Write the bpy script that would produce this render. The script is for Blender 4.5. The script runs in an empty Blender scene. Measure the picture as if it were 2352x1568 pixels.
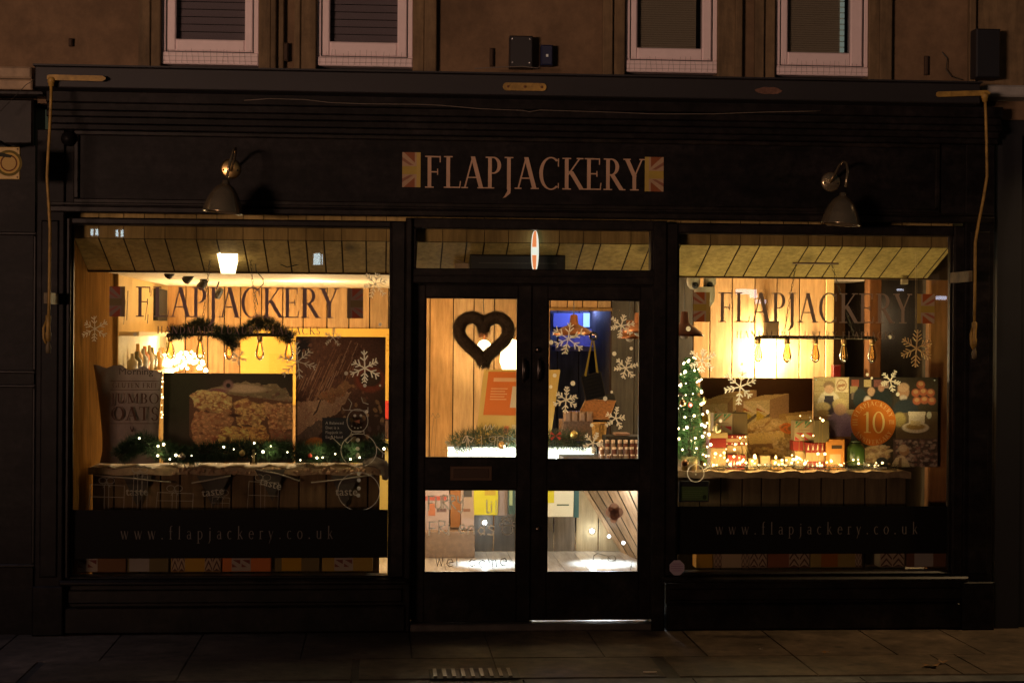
import bpy, math, random
import numpy as np
from mathutils import Vector, Matrix
random.seed(11); RNG = np.random.default_rng(5)
S = bpy.context.scene; C = S.collection; PI = math.pi

# ------------------------------------------------------------------ camera
FV, CU, CVV = 3888.0, 1176.0, 784.0            # focal length and centre in a 2352 px wide picture
CAM = Vector((-0.93, -10.4, 1.82))
YAW, PITCH, ROLL = math.atan(0.077), math.radians(-0.2), 0.0068
fw = Vector((math.sin(YAW)*math.cos(PITCH), math.cos(YAW)*math.cos(PITCH), math.sin(PITCH)))
rt = fw.cross(Vector((0, 0, 1))).normalized(); up = rt.cross(fw).normalized()
r2 = rt*math.cos(ROLL) + up*math.sin(ROLL); u2 = up*math.cos(ROLL) - rt*math.sin(ROLL)
cam = bpy.data.cameras.new('camera'); camo = bpy.data.objects.new('camera', cam); C.objects.link(camo)
cam.sensor_width = 36; cam.lens = 36*FV/2352; cam.clip_start = 0.1; cam.clip_end = 400
m = Matrix((r2, u2, -fw)).transposed().to_4x4(); m.translation = CAM; camo.matrix_world = m
S.camera = camo
def P(u, v, Y):
    d = fw*FV + r2*(u-CU) - u2*(v-CVV)
    return CAM + d*((Y-CAM.y)/d.y)
def G(u, v, z=0.0):
    d = fw*FV + r2*(u-CU) - u2*(v-CVV)
    return CAM + d*((z-CAM.z)/d.z)
def RX(u0, v0, u1, v1, Y):
    "upright rectangle of the place on the plane Y: x0, x1, z0, z1"
    x0 = (P(u0, v0, Y).x+P(u0, v1, Y).x)/2; x1 = (P(u1, v0, Y).x+P(u1, v1, Y).x)/2
    z1 = (P(u0, v0, Y).z+P(u1, v0, Y).z)/2; z0 = (P(u0, v1, Y).z+P(u1, v1, Y).z)/2
    return x0, x1, z0, z1

# ------------------------------------------------------------------ world, street light, exposure
w = bpy.data.worlds.new('World'); S.world = w; w.use_nodes = True
nt = w.node_tree; nt.nodes.clear()
sky = nt.nodes.new('ShaderNodeTexSky'); sky.sky_type = 'NISHITA'; sky.sun_disc = False
SUN_EL, SUN_AZ = math.radians(6), math.radians(-152)      # high, from the street side, left of the shop
sky.sun_elevation = math.radians(2); sky.sun_rotation = SUN_AZ
bg = nt.nodes.new('ShaderNodeBackground'); bg.inputs[1].default_value = 0.012
wo = nt.nodes.new('ShaderNodeOutputWorld'); nt.links.new(sky.outputs[0], bg.inputs[0]); nt.links.new(bg.outputs[0], wo.inputs[0])
sl = bpy.data.lights.new('sun', 'SUN'); sl.energy = 0.08; sl.angle = math.radians(8); sl.color = (1.0, .62, .46)
so = bpy.data.objects.new('sun', sl); C.objects.link(so)
sd = Vector((math.sin(SUN_AZ)*math.cos(SUN_EL), math.cos(SUN_AZ)*math.cos(SUN_EL), math.sin(SUN_EL)))   # towards the light
so.rotation_euler = sd.to_track_quat('Z', 'Y').to_euler(); so.location = sd*30
LK = dict(street_light=1, plinth_spot=.16, floor_spot=13, case_glow=1.5, fairy_glow=1.9, tree_glow=5, garland_glow=5, blue_light=2.5, shop_light=2.6, bulb_light=3.0, string_glow=3.2, gap_glow=1.9, display_lamp=3.2, opposite_window=1, wall_flood=1, soffit_spill=6)
def lamp(name, loc, watt, col=(1, .72, .38), r=.03, kind='POINT', rot=None, spot=None):
    l = bpy.data.lights.new(name, kind); l.energy = watt*LK.get(name, 3.0); l.color = col
    if kind in ('POINT', 'SPOT'): l.shadow_soft_size = r
    if spot: l.spot_size = spot; l.spot_blend = .6
    o = bpy.data.objects.new(name, l); C.objects.link(o); o.location = loc
    if rot: o.rotation_euler = rot
    return o
S.view_settings.view_transform = 'Standard'; S.view_settings.look = 'None'; S.view_settings.exposure = 0; S.view_settings.gamma = 1
S.render.engine = 'CYCLES'
cy = S.cycles; cy.use_denoising = True; cy.max_bounces = 7; cy.diffuse_bounces = 3; cy.glossy_bounces = 3
cy.transparent_max_bounces = 24; cy.transmission_bounces = 4; cy.sample_clamp_indirect = 3; cy.caustics_reflective = False; cy.caustics_refractive = False

# ------------------------------------------------------------------ materials
MATS = {}
def mat(name, col=(.5, .5, .5), rough=.6, metal=0, emit=None, es=0, noise=0, nscale=8, stretch=(1, 1, 1), bump=0, attr=False, coat=0, spec=.5, col2=None, emit_attr=0):
    if name in MATS: return MATS[name]
    m = bpy.data.materials.new(name); m.use_nodes = True; t = m.node_tree; b = t.nodes['Principled BSDF']; N = t.nodes.new; L = t.links.new
    b.inputs['Roughness'].default_value = rough; b.inputs['Metallic'].default_value = metal
    b.inputs['Specular IOR Level'].default_value = spec; b.inputs['Coat Weight'].default_value = coat
    src = None
    if attr:
        a = N('ShaderNodeAttribute'); a.attribute_name = 'Col'; src = a.outputs['Color']
        if emit_attr:
            L(src, b.inputs['Emission Color']); b.inputs['Emission Strength'].default_value = emit_attr
    else:
        rgb = N('ShaderNodeRGB'); rgb.outputs[0].default_value = (*col, 1); src = rgb.outputs[0]
    if noise or bump:
        tc = N('ShaderNodeTexCoord'); mp = N('ShaderNodeMapping'); mp.inputs['Scale'].default_value = stretch
        L(tc.outputs['Object'], mp.inputs[0])
        nz = N('ShaderNodeTexNoise'); nz.inputs['Scale'].default_value = nscale; nz.inputs['Detail'].default_value = 7; nz.inputs['Roughness'].default_value = .65
        L(mp.outputs[0], nz.inputs['Vector'])
        if noise:
            mr = N('ShaderNodeMapRange'); mr.inputs['From Min'].default_value = .3; mr.inputs['From Max'].default_value = .7
            if col2 is None:
                mr.inputs['To Min'].default_value = 1-noise; mr.inputs['To Max'].default_value = 1+noise*.6
                L(nz.outputs['Fac'], mr.inputs['Value'])
                vm = N('ShaderNodeVectorMath'); vm.operation = 'SCALE'; L(src, vm.inputs[0]); L(mr.outputs[0], vm.inputs['Scale']); src = vm.outputs[0]
            else:
                L(nz.outputs['Fac'], mr.inputs['Value']); mx = N('ShaderNodeMix'); mx.data_type = 'RGBA'
                L(mr.outputs[0], mx.inputs['Factor']); L(src, mx.inputs[6]); mx.inputs[7].default_value = (*col2, 1); src = mx.outputs[2]
        if bump:
            bp = N('ShaderNodeBump'); bp.inputs['Strength'].default_value = bump; bp.inputs['Distance'].default_value = .01
            L(nz.outputs['Fac'], bp.inputs['Height']); L(bp.outputs[0], b.inputs['Normal'])
    L(src, b.inputs['Base Color'])
    if emit:
        b.inputs['Emission Color'].default_value = (*emit, 1); b.inputs['Emission Strength'].default_value = es
    MATS[name] = m; return m
def glassmat(name, tint=(.96, .96, .94), rough=.0, ior=1.5, refl=1.0):
    if name in MATS: return MATS[name]
    m = bpy.data.materials.new(name); m.use_nodes = True; t = m.node_tree; t.nodes.clear(); N = t.nodes.new; L = t.links.new
    o = N('ShaderNodeOutputMaterial'); mx = N('ShaderNodeMixShader'); tr = N('ShaderNodeBsdfTransparent'); gl = N('ShaderNodeBsdfGlossy'); fr = N('ShaderNodeFresnel')
    tr.inputs[0].default_value = (*tint, 1); gl.inputs['Roughness'].default_value = rough; fr.inputs[0].default_value = ior
    mu = N('ShaderNodeMath'); mu.operation = 'MULTIPLY'; mu.inputs[1].default_value = refl; mu.use_clamp = True
    L(fr.outputs[0], mu.inputs[0]); L(mu.outputs[0], mx.inputs[0]); L(tr.outputs[0], mx.inputs[1]); L(gl.outputs[0], mx.inputs[2]); L(mx.outputs[0], o.inputs[0])
    MATS[name] = m; return m

paint = mat('black_paint', (.0075, .0062, .0062), .5, noise=.6, nscale=3.5, bump=.06, spec=.14)
frame_p = mat('frame_paint', (.0115, .0092, .0078), .4, noise=.55, nscale=4, bump=.05, spec=.22)
boxp = mat('awning_box_paint', (.013, .0115, .0135), .6, noise=.3, nscale=3, stretch=(.4, 1, 2))
stone = mat('stone', (.165, .104, .056), .9, noise=.35, nscale=2.2, bump=.5, col2=None)
stone2 = mat('stone_trim', (.175, .118, .060), .85, noise=.3, nscale=5, stretch=(4, 4, .5), bump=.3)
upvc = mat('white_frame', (.86, .72, .74), .4, noise=.05, nscale=20)
darkglass = mat('dark_window_glass', (.02, .02, .024), .08)
blindm = mat('blind_slats', (.42, .36, .40), .6)
wood = mat('boards', attr=True, rough=.7, noise=.35, nscale=9, stretch=(3, 3, .35), bump=.15, spec=.08)
sidewood = mat('side_boards', attr=True, rough=.9, noise=.45, nscale=9, stretch=(3, 3, .35), bump=.15, spec=0)
def knots(m, sc):
    t = m.node_tree; N = t.nodes.new; L = t.links.new; b = t.nodes['Principled BSDF']; src = b.inputs['Base Color'].links[0].from_socket
    tc = N('ShaderNodeTexCoord'); mp = N('ShaderNodeMapping'); mp.inputs['Scale'].default_value = sc; L(tc.outputs['Object'], mp.inputs[0])
    v = N('ShaderNodeTexVoronoi'); v.inputs['Scale'].default_value = 3.2; v.inputs['Randomness'].default_value = 1; L(mp.outputs[0], v.inputs['Vector'])
    mr = N('ShaderNodeMapRange'); mr.inputs['From Min'].default_value = .03; mr.inputs['From Max'].default_value = .22; mr.inputs['To Min'].default_value = .42; mr.inputs['To Max'].default_value = 1; L(v.outputs['Distance'], mr.inputs['Value'])
    n2 = N('ShaderNodeTexNoise'); n2.inputs['Scale'].default_value = 1.7; n2.inputs['Detail'].default_value = 4; L(tc.outputs['Object'], n2.inputs['Vector'])
    m2 = N('ShaderNodeMapRange'); m2.inputs['From Min'].default_value = .35; m2.inputs['From Max'].default_value = .65; m2.inputs['To Min'].default_value = .72; m2.inputs['To Max'].default_value = 1.15; L(n2.outputs['Fac'], m2.inputs['Value'])
    mu = N('ShaderNodeMath'); mu.operation = 'MULTIPLY'; L(mr.outputs[0], mu.inputs[0]); L(m2.outputs[0], mu.inputs[1])
    hs = N('ShaderNodeHueSaturation'); hs.inputs['Saturation'].default_value = 1.1; L(src, hs.inputs['Color']); L(mu.outputs[0], hs.inputs['Value']); L(hs.outputs[0], b.inputs['Base Color'])
knots(wood, (1, .6, .55)); knots(sidewood, (1, .6, .55))
def weather(m, sc, lo=.6, hi=1.15, scale=1.2, lo2=.8):
    t = m.node_tree; N = t.nodes.new; L = t.links.new; b = t.nodes['Principled BSDF']; src = b.inputs['Base Color'].links[0].from_socket; tc = N('ShaderNodeTexCoord')
    for s_, f, a in ((sc, scale, lo), ((1, 1, 1), scale*9, lo2)):
        mp = N('ShaderNodeMapping'); mp.inputs['Scale'].default_value = s_; L(tc.outputs['Object'], mp.inputs[0]); n = N('ShaderNodeTexNoise'); n.inputs['Scale'].default_value = f; n.inputs['Detail'].default_value = 9; n.inputs['Roughness'].default_value = .7; L(mp.outputs[0], n.inputs['Vector'])
        mr = N('ShaderNodeMapRange'); mr.inputs['From Min'].default_value = .36; mr.inputs['From Max'].default_value = .62; mr.inputs['To Min'].default_value = a; mr.inputs['To Max'].default_value = hi; L(n.outputs['Fac'], mr.inputs['Value'])
        vm = N('ShaderNodeVectorMath'); vm.operation = 'SCALE'; L(src, vm.inputs[0]); L(mr.outputs[0], vm.inputs['Scale']); src = vm.outputs[0]
    L(src, b.inputs['Base Color'])
weather(stone, (1.3, 1, .8), .75, 1.15, 1.2, .88); weather(stone2, (3, 3, .4), .6, 1.15, 1.6, .85); weather(paint, (.5, 1, 3), .5, 1.6, 2.5, .6); weather(frame_p, (2, 1, 2), .55, 1.5, 3, .6)
woodh = mat('boards_across', attr=True, rough=.6, noise=.35, nscale=9, stretch=(3, .5, 3), bump=.15)
plaster = mat('plaster', (.78, .68, .48), .8, noise=.08, nscale=3)
printm = mat('print', attr=True, rough=.55, spec=.25)
vinyl = mat('vinyl', attr=True, rough=.6, spec=.1)
matte = mat('matte', attr=True, rough=.75, noise=.15, nscale=30)
glossy = mat('glossy', attr=True, rough=.25)
metalm = mat('pale_metal', attr=True, rough=.3, metal=1)
pane_m = glassmat('shop_glass'); bulbglass = glassmat('bulb_glass', (.95, .78, .45), 0, 1.5, 2.2); jarglass = glassmat('jar_glass', (.9, .85, .75), .02, 1.5, 2.5)
blackm = mat('black_plastic', (.012, .012, .013), .45)
yellowp = mat('yellow_paint', (.36, .22, .045), .55, noise=.6, nscale=14, bump=.2)
yellowd = mat('worn_paint', (.16, .12, .06), .6, noise=.5, nscale=14)
brass = mat('brushed_shade', (.50, .40, .25), .22, metal=.82, noise=.25, nscale=4, stretch=(1, 1, 5))
brassp = mat('brass', (.75, .50, .20), .3, metal=1)
copper = mat('copper', (.26, .105, .05), .28, metal=.95)
def paintmat(name, col, tl=.55):
    if name in MATS: return MATS[name]
    m = bpy.data.materials.new(name); m.use_nodes = True; t = m.node_tree; t.nodes.clear(); N = t.nodes.new; L = t.links.new
    o = N('ShaderNodeOutputMaterial'); mx = N('ShaderNodeMixShader'); a = N('ShaderNodeBsdfDiffuse'); b = N('ShaderNodeBsdfTranslucent'); a.inputs[0].default_value = b.inputs[0].default_value = (*col, 1)
    mx.inputs[0].default_value = tl; L(a.outputs[0], mx.inputs[1]); L(b.outputs[0], mx.inputs[2]); L(mx.outputs[0], o.inputs[0]); MATS[name] = m; return m
chalk = paintmat('white_window_paint', (.62, .55, .48))
fir = mat('fir_needles', (.022, .055, .020), .55, noise=.6, nscale=25)
twig = mat('twig', (.15, .095, .045), .7, noise=.5, nscale=40)
wire = mat('dark_wire', (.02, .02, .015), .5)
tile = mat('parcel_tile', (.3, .2, .1), .5)

def tone(c, a, b):
    g = random.uniform(a, b); return tuple(q*g for q in c)
# ------------------------------------------------------------------ mesh helper
class MB:
    def __init__(s): s.v = []; s.f = []; s.c = []; s.k = 0
    def face(s, pts, col=(1, 1, 1)):
        n = len(s.v); s.v += [tuple(p) for p in pts]; s.f.append(tuple(range(n, n+len(pts)))); s.c.append(col); return s
    def box(s, x0, x1, y0, y1, z0, z1, col=(1, 1, 1), M=None):
        p = [Vector((x, y, z)) for x in (x0, x1) for y in (y0, y1) for z in (z0, z1)]
        if M is not None: p = [M @ q for q in p]
        n = len(s.v); s.v += [tuple(q) for q in p]
        for f in ((0, 1, 3, 2), (4, 6, 7, 5), (0, 4, 5, 1), (2, 3, 7, 6), (0, 2, 6, 4), (1, 5, 7, 3)):
            s.f.append(tuple(n+i for i in f)); s.c.append(col)
        return s
    def cbox(s, x0, x1, y0, y1, z0, z1, b=.004, col=(1, 1, 1)):
        "box whose front face edges are chamfered"
        n = len(s.v)
        for (y, i) in ((y1, 0), (y0+b, 0), (y0, b)):
            s.v += [(x0+i, y, z0+i), (x1-i, y, z0+i), (x1-i, y, z1-i), (x0+i, y, z1-i)]
        for k in (0, 4):
            for i in range(4):
                j = (i+1) % 4; s.f.append((n+k+i, n+k+j, n+k+4+j, n+k+4+i)); s.c.append(col)
        s.f.append((n+8, n+9, n+10, n+11)); s.c.append(col); s.f.append((n+3, n+2, n+1, n)); s.c.append(col); return s
    def prism(s, pts, y0, y1, col=(1, 1, 1)):
        "pts = (x, z) outline, y0 front, y1 back"
        n = len(s.v); k = len(pts)
        s.v += [(x, y0, z) for x, z in pts] + [(x, y1, z) for x, z in pts]
        s.f.append(tuple(range(n, n+k))); s.c.append(col); s.f.append(tuple(range(n+2*k-1, n+k-1, -1))); s.c.append(col)
        for i in range(k):
            j = (i+1) % k; s.f.append((n+i, n+k+i, n+k+j, n+j)); s.c.append(col)
        return s
    def flat(s, pts, y, col=(1, 1, 1)):
        s.k += 1; return s.face([(x, y-.00008*(s.k % 40), z) for x, z in pts], col)
    def tube(s, path, r, n=8, col=(1, 1, 1), cap=True):
        path = [Vector(p) for p in path]; R = r if isinstance(r, (list, tuple)) else [r]*len(path); rings = []
        ref = None
        for i, p in enumerate(path):
            t = (path[min(i+1, len(path)-1)]-path[max(i-1, 0)])
            t = t.normalized() if t.length > 1e-9 else Vector((0, 0, 1))
            a = ref if ref is not None else (Vector((0, 0, 1)) if abs(t.z) < .9 else Vector((1, 0, 0)))
            a = (a - t*a.dot(t)); a = a.normalized() if a.length > 1e-6 else t.orthogonal().normalized(); ref = a; b = t.cross(a)
            rings.append([p+(a*math.cos(2*PI*k/n)+b*math.sin(2*PI*k/n))*R[i] for k in range(n)])
        b0 = len(s.v)
        for q in rings: s.v += [tuple(x) for x in q]
        for i in range(len(path)-1):
            for k in range(n):
                s.f.append((b0+i*n+k, b0+i*n+(k+1) % n, b0+(i+1)*n+(k+1) % n, b0+(i+1)*n+k)); s.c.append(col)
        if cap:
            s.f.append(tuple(b0+k for k in range(n))[::-1]); s.c.append(col); e = b0+(len(path)-1)*n; s.f.append(tuple(e+k for k in range(n))); s.c.append(col)
        return s
    def lathe(s, prof, c, n=16, M=None, col=(1, 1, 1)):
        "prof = (radius, z) pairs"
        c = Vector(c); b0 = len(s.v)
        for (r, z) in prof:
            for k in range(n):
                p = Vector((r*math.cos(2*PI*k/n), r*math.sin(2*PI*k/n), z))
                if M is not None: p = M @ p
                s.v.append(tuple(c+p))
        for i in range(len(prof)-1):
            for k in range(n):
                s.f.append((b0+i*n+k, b0+i*n+(k+1) % n, b0+(i+1)*n+(k+1) % n, b0+(i+1)*n+k)); s.c.append(col)
        return s
    def ball(s, c, r, n=8, col=(1, 1, 1)):
        return s.lathe([(max(.0001, r*math.sin(PI*i/n)), -r*math.cos(PI*i/n)) for i in range(n+1)], c, n*2 if n < 6 else n+4, col=col)
    def build(s, name, m, parent=None, smooth=False, org=None):
        me = bpy.data.meshes.new(name)
        if parent is not None:
            q = parent; off = Vector((0, 0, 0))
            while q is not None: off += q.location; q = q.parent
            org = off
        if org is None:
            xs = [p[0] for p in s.v]; ys = [p[1] for p in s.v]; zs = [p[2] for p in s.v]
            org = Vector(((min(xs)+max(xs))/2, (min(ys)+max(ys))/2, min(zs)))
        org = Vector(org)
        me.from_pydata([(x-org.x, y-org.y, z-org.z) for x, y, z in s.v], [], s.f); me.update()
        ca = me.color_attributes.new('Col', 'FLOAT_COLOR', 'CORNER')
        arr = np.ones((len(me.loops), 4), dtype=np.float32); i = 0
        for f, c in zip(s.f, s.c):
            arr[i:i+len(f), :3] = c; i += len(f)
        ca.data.foreach_set('color', arr.ravel())
        if smooth: me.shade_smooth()
        me.materials.append(m)
        o = bpy.data.objects.new(name, me); C.objects.link(o)
        if parent is not None: o.parent = parent
        else: o.location = org
        return o
def tag(o, label, cat, group=None):
    o['label'] = label; o['category'] = cat
    if group: o['group'] = group
    return o
def thing(name, label, cat, loc=(0, 0, 0), group=None):
    o = bpy.data.objects.new(name, None); o.empty_display_size = .1; C.objects.link(o); o.location = loc; return tag(o, label, cat, group)
def struct(o, kind='structure'): o['kind'] = kind; return o
def dup(root, loc, label=None):
    r = root.copy(); C.objects.link(r); r.location = loc
    if label: r['label'] = label
    for ch in list(root.children):
        c = ch.copy(); C.objects.link(c); c.parent = r
        for g in ch.children:
            d = g.copy(); C.objects.link(d); d.parent = c
    return r

# ------------------------------------------------------------------ serif letters (unit cap height)
T, t_ = .118, .038
def _bar(x, y0, y1, w=T): return [(x-w/2, y0), (x+w/2, y0), (x+w/2, y1), (x-w/2, y1)]
def _h(x0, x1, y, w=t_): return [(x0, y-w/2), (x1, y-w/2), (x1, y+w/2), (x0, y+w/2)]
def _d(x0, y0, x1, y1, w=T): return [(x0-w/2, y0), (x0+w/2, y0), (x1+w/2, y1), (x1-w/2, y1)]
def _s(x, y, w=.28): return _h(x-w/2, x+w/2, y+(.018 if y < .5 else -.018), .036)
def _ring(cx, cy, rx, ry, a0, a1, tx=T, ty=t_, n=22):
    out = []
    for i in range(n):
        a = math.radians(a0+(a1-a0)*i/n); b = math.radians(a0+(a1-a0)*(i+1)/n)
        o = lambda q, R, Q: (cx+R*math.cos(q), cy+Q*math.sin(q))
        out.append([o(a, rx, ry), o(b, rx, ry), o(b, rx-tx, ry-ty), o(a, rx-tx, ry-ty)])
    return out
_stem = [_bar(.17, 0, 1), _s(.17, 0), _s(.17, 1)]
_bowl = [_h(.17, .27, .978), _h(.17, .27, .485)] + _ring(.27, .732, .26, .268, -90, 90)
GL = {
 'F': (.60, _stem+[_h(.17, .52, .978), _bar(.51, .80, 1, .035), _h(.17, .43, .50), _bar(.43, .41, .6, .035)]),
 'L': (.60, _stem+[_h(.17, .54, .022), [(.52, 0), (.555, 0), (.58, .22), (.55, .22)]]),
 'E': (.62, _stem+[_h(.17, .52, .978), _bar(.51, .80, 1, .035), _h(.17, .43, .51), _bar(.43, .42, .6, .035), _h(.17, .54, .022), [(.52, 0), (.555, 0), (.58, .22), (.55, .22)]]),
 'A': (.74, [_d(.10, 0, .36, 1, .05), _d(.63, 0, .36, 1, .135), _h(.18, .52, .34), _s(.10, 0, .22), _s(.64, 0, .26)]),
 'P': (.58, _stem+_bowl),
 'R': (.68, _stem+_bowl+[_d(.62, 0, .30, .5, .15), _s(.66, 0, .16)]),
 'J': (.40, [_bar(.2, .02, 1), _s(.2, 1), [(.1325, .02), (.2675, .02), (.25, -.14), (.16, -.06)], [(.25, -.14), (.16, -.06), (.06, -.24), (.0, -.30), (.10, -.27)]]),
 'C': (.76, _ring(.42, .5, .38, .52, 52, 308)+[_bar(.66, .72, .98, .035), _bar(.66, .03, .2, .03)]),
 'K': (.72, _stem+[_d(.2, .44, .60, 1, .055), _d(.66, 0, .30, .58, .15), _s(.60, 1, .22), _s(.68, 0, .2)]),
 'Y': (.68, [_d(.36, .44, .10, 1, .14), _d(.36, .44, .60, 1, .05), _bar(.35, 0, .5), _s(.35, 0), _s(.11, 1, .24), _s(.60, 1, .18)]),
 'H': (.78, _stem+[_bar(.61, 0, 1), _s(.61, 0), _s(.61, 1), _h(.17, .61, .52)]),
 'N': (.80, [_bar(.15, 0, 1, .05), _bar(.66, 0, 1, .05), _d(.63, 0, .16, 1, .15), _s(.15, 0, .22), _s(.1, 1, .2), _s(.66, 1, .22)]),
 'D': (.78, _stem+[_h(.17, .33, .978), _h(.17, .33, .022)]+_ring(.33, .5, .38, .5, -90, 90)),
 'M': (.98, [_bar(.14, 0, 1, .05), _bar(.82, 0, 1), _d(.47, .05, .15, 1, .14), _d(.47, .05, .82, 1, .05), _s(.14, 0, .22), _s(.82, 0, .26), _s(.1, 1, .2), _s(.86, 1, .2)]),
 'U': (.78, [_bar(.17, .3, 1), _bar(.62, .3, 1, .05), _s(.17, 1), _s(.62, 1, .22)]+_ring(.373, .32, .271, .33, 180, 360, .12, .06)),
 'X': (.74, [_d(.62, 0, .13, 1, .14), _d(.11, 0, .60, 1, .05), _s(.11, 0, .22), _s(.62, 0, .26), _s(.13, 1, .26), _s(.6, 1, .22)]),
 'S': (.54, _ring(.27, .74, .2, .27, 20, 270, .1, .05)+_ring(.25, .25, .22, .27, -165, 90, .1, .05)),
 'O': (.84, _ring(.42, .5, .38, .52, 0, 360, n=40)),
 'B': (.64, _stem+_bowl+[_h(.17, .3, .022)]+_ring(.29, .255, .29, .257, -90, 90)),
 'T': (.66, [_bar(.33, 0, 1), _s(.33, 0), _h(.04, .62, .978), _bar(.05, .8, 1, .035), _bar(.61, .8, 1, .035)]),
 'G': (.80, _ring(.42, .5, .38, .52, 52, 300)+[_bar(.66, .74, .98, .035), _bar(.66, .04, .42), _s(.66, .42, .24)]),
 'I': (.34, _stem), 'V': (.70, [_d(.34, 0, .1, 1, .14), _d(.34, 0, .60, 1, .05), _s(.1, 1, .24), _s(.6, 1, .2)]),
 'W': (.98, [_d(.30, 0, .1, 1, .13), _d(.30, 0, .5, 1, .05), _d(.68, 0, .48, 1, .13), _d(.68, 0, .88, 1, .05)]),
 '1': (.46, [_bar(.25, 0, 1), _s(.25, 0, .34), [(.19, .93), (.19, .88), (.06, .84), (.06, .87)]]),
 '0': (.70, _ring(.35, .5, .30, .52, 0, 360, .11, .045, 36)),
 'w': (.72, [_d(.24, 0, .09, .62, .085), _d(.24, 0, .38, .62, .035), _d(.50, 0, .36, .62, .085), _d(.50, 0, .64, .62, .035)]),
 'f': (.36, [_bar(.16, 0, .8, .085), _h(.05, .3, .60, .04), _s(.16, 0, .22)]+_ring(.26, .8, .142, .22, 60, 180, .085, .04, 8)),
 'l': (.30, [_bar(.15, 0, 1, .085), _s(.15, 0, .22)]), '.': (.26, [_bar(.12, 0, .1, .1)]),
 'a': (.48, [_bar(.36, .04, .42, .085), _h(.34, .46, .03)]+_ring(.24, .42, .163, .21, 0, 150, .07, .04, 8)+_ring(.23, .18, .16, .19, 40, 330, .08, .04, 12)),
 'p': (.56, [_bar(.14, -.32, .62, .085), _s(.14, -.32, .22)]+_ring(.28, .31, .21, .32, -150, 150, .085, .04, 16)),
 'j': (.28, [_bar(.16, -.1, .62, .085), _bar(.16, .76, .86, .09), [(.12, -.1), (.2, -.1), (.1, -.3), (-.02, -.33), (.06, -.27)]]),
 'c': (.46, _ring(.26, .31, .21, .32, 50, 310, .085, .04, 14)), 'o': (.54, _ring(.27, .31, .22, .32, 0, 360, .085, .04, 18)),
 'e': (.48, _ring(.26, .31, .21, .32, 0, 320, .085, .04, 16)+[_h(.08, .46, .36, .04)]),
 'k': (.54, [_bar(.14, 0, 1, .085), _s(.14, 0, .22), _d(.18, .26, .4, .62, .05), _d(.44, 0, .24, .36, .09)]),
 'r': (.38, [_bar(.14, 0, .62, .085), _s(.14, 0, .22)]+_ring(.26, .44, .16, .19, 40, 150, .07, .05, 6)),
 'y': (.50, [_d(.26, 0, .1, .62, .085), _d(.1, -.33, .42, .62, .04)]),
 'u': (.56, [_bar(.14, .15, .62, .085), _bar(.42, 0, .62, .085)]+_ring(.27, .2, .172, .21, 180, 340, .08, .05, 8)),
 ' ': (.34, []),
}
def text_polys(txt, track=0.0):
    x = 0; out = []
    for ch in txt:
        adv, polys = GL[ch]; out += [[(x+a, b) for a, b in p] for p in polys]; x += adv+track
    return out, x-track
def serif(mb, txt, x0, x1, zb, h, y, col, track=0.0, thick=0, slope=0.0):
    polys, wd = text_polys(txt, track); sx = (x1-x0)/wd
    for i, p in enumerate(polys):
        q = [(x0+a*sx, zb+b*h+slope*(a*sx)) for a, b in p]
        if (sum(q[i][0]*q[(i+1) % len(q)][1]-q[(i+1) % len(q)][0]*q[i][1] for i in range(len(q)))) < 0: q = q[::-1]
        if thick: mb.prism(q, y-thick-.00011*(i % 30), y, col)
        else: mb.flat(q, y, col)
def serif_arc(mb, txt, cx, cz, r, a0, a1, h, y, col, inward=False):
    polys, wd = text_polys(txt, .12)
    for p in polys:
        q = []
        for a, b in p:
            th = math.radians(a0+(a1-a0)*a/wd); rr = r+b*h if not inward else r-b*h
            q.append((cx+rr*math.cos(th), cz+rr*math.sin(th)))
        mb.flat(q, y, col)
def sans(txt, x, z, h, y, m, name='lettering', parent=None, align='CENTER', rot=0, width=None, thick=0.0):
    "Blender's own built-in letters, turned into a mesh standing in a plane of constant y"
    cu = bpy.data.curves.new('t', 'FONT'); cu.body = txt; cu.align_x = align; cu.size = 1; cu.resolution_u = 2
    o = bpy.data.objects.new('t', cu); C.objects.link(o); bpy.context.view_layer.update()
    me = bpy.data.meshes.new_from_object(o.evaluated_get(bpy.context.evaluated_depsgraph_get()))
    bpy.data.objects.remove(o)
    n = len(me.vertices); a = np.zeros(n*3); me.vertices.foreach_get('co', a); a = a.reshape(-1, 3)*h
    if width and n: a[:, 0] *= width/max(1e-6, (a[:, 0].max()-a[:, 0].min()))
    c, s = math.cos(rot), math.sin(rot)
    off = Vector((0, 0, 0)); q = parent
    while q is not None: off += q.location; q = q.parent
    b = np.stack([x+a[:, 0]*c-a[:, 1]*s-off.x, np.full(n, y-off.y), z+a[:, 0]*s+a[:, 1]*c-off.z], 1)
    if parent is None: b -= np.array([x, y, z])
    me.vertices.foreach_set('co', b.ravel()); me.update(); me.name = name; me.materials.clear(); me.materials.append(m)
    o = bpy.data.objects.new(name, me); C.objects.link(o); o.parent = parent
    if parent is None: o.location = (x, y, z)
    return o

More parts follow.
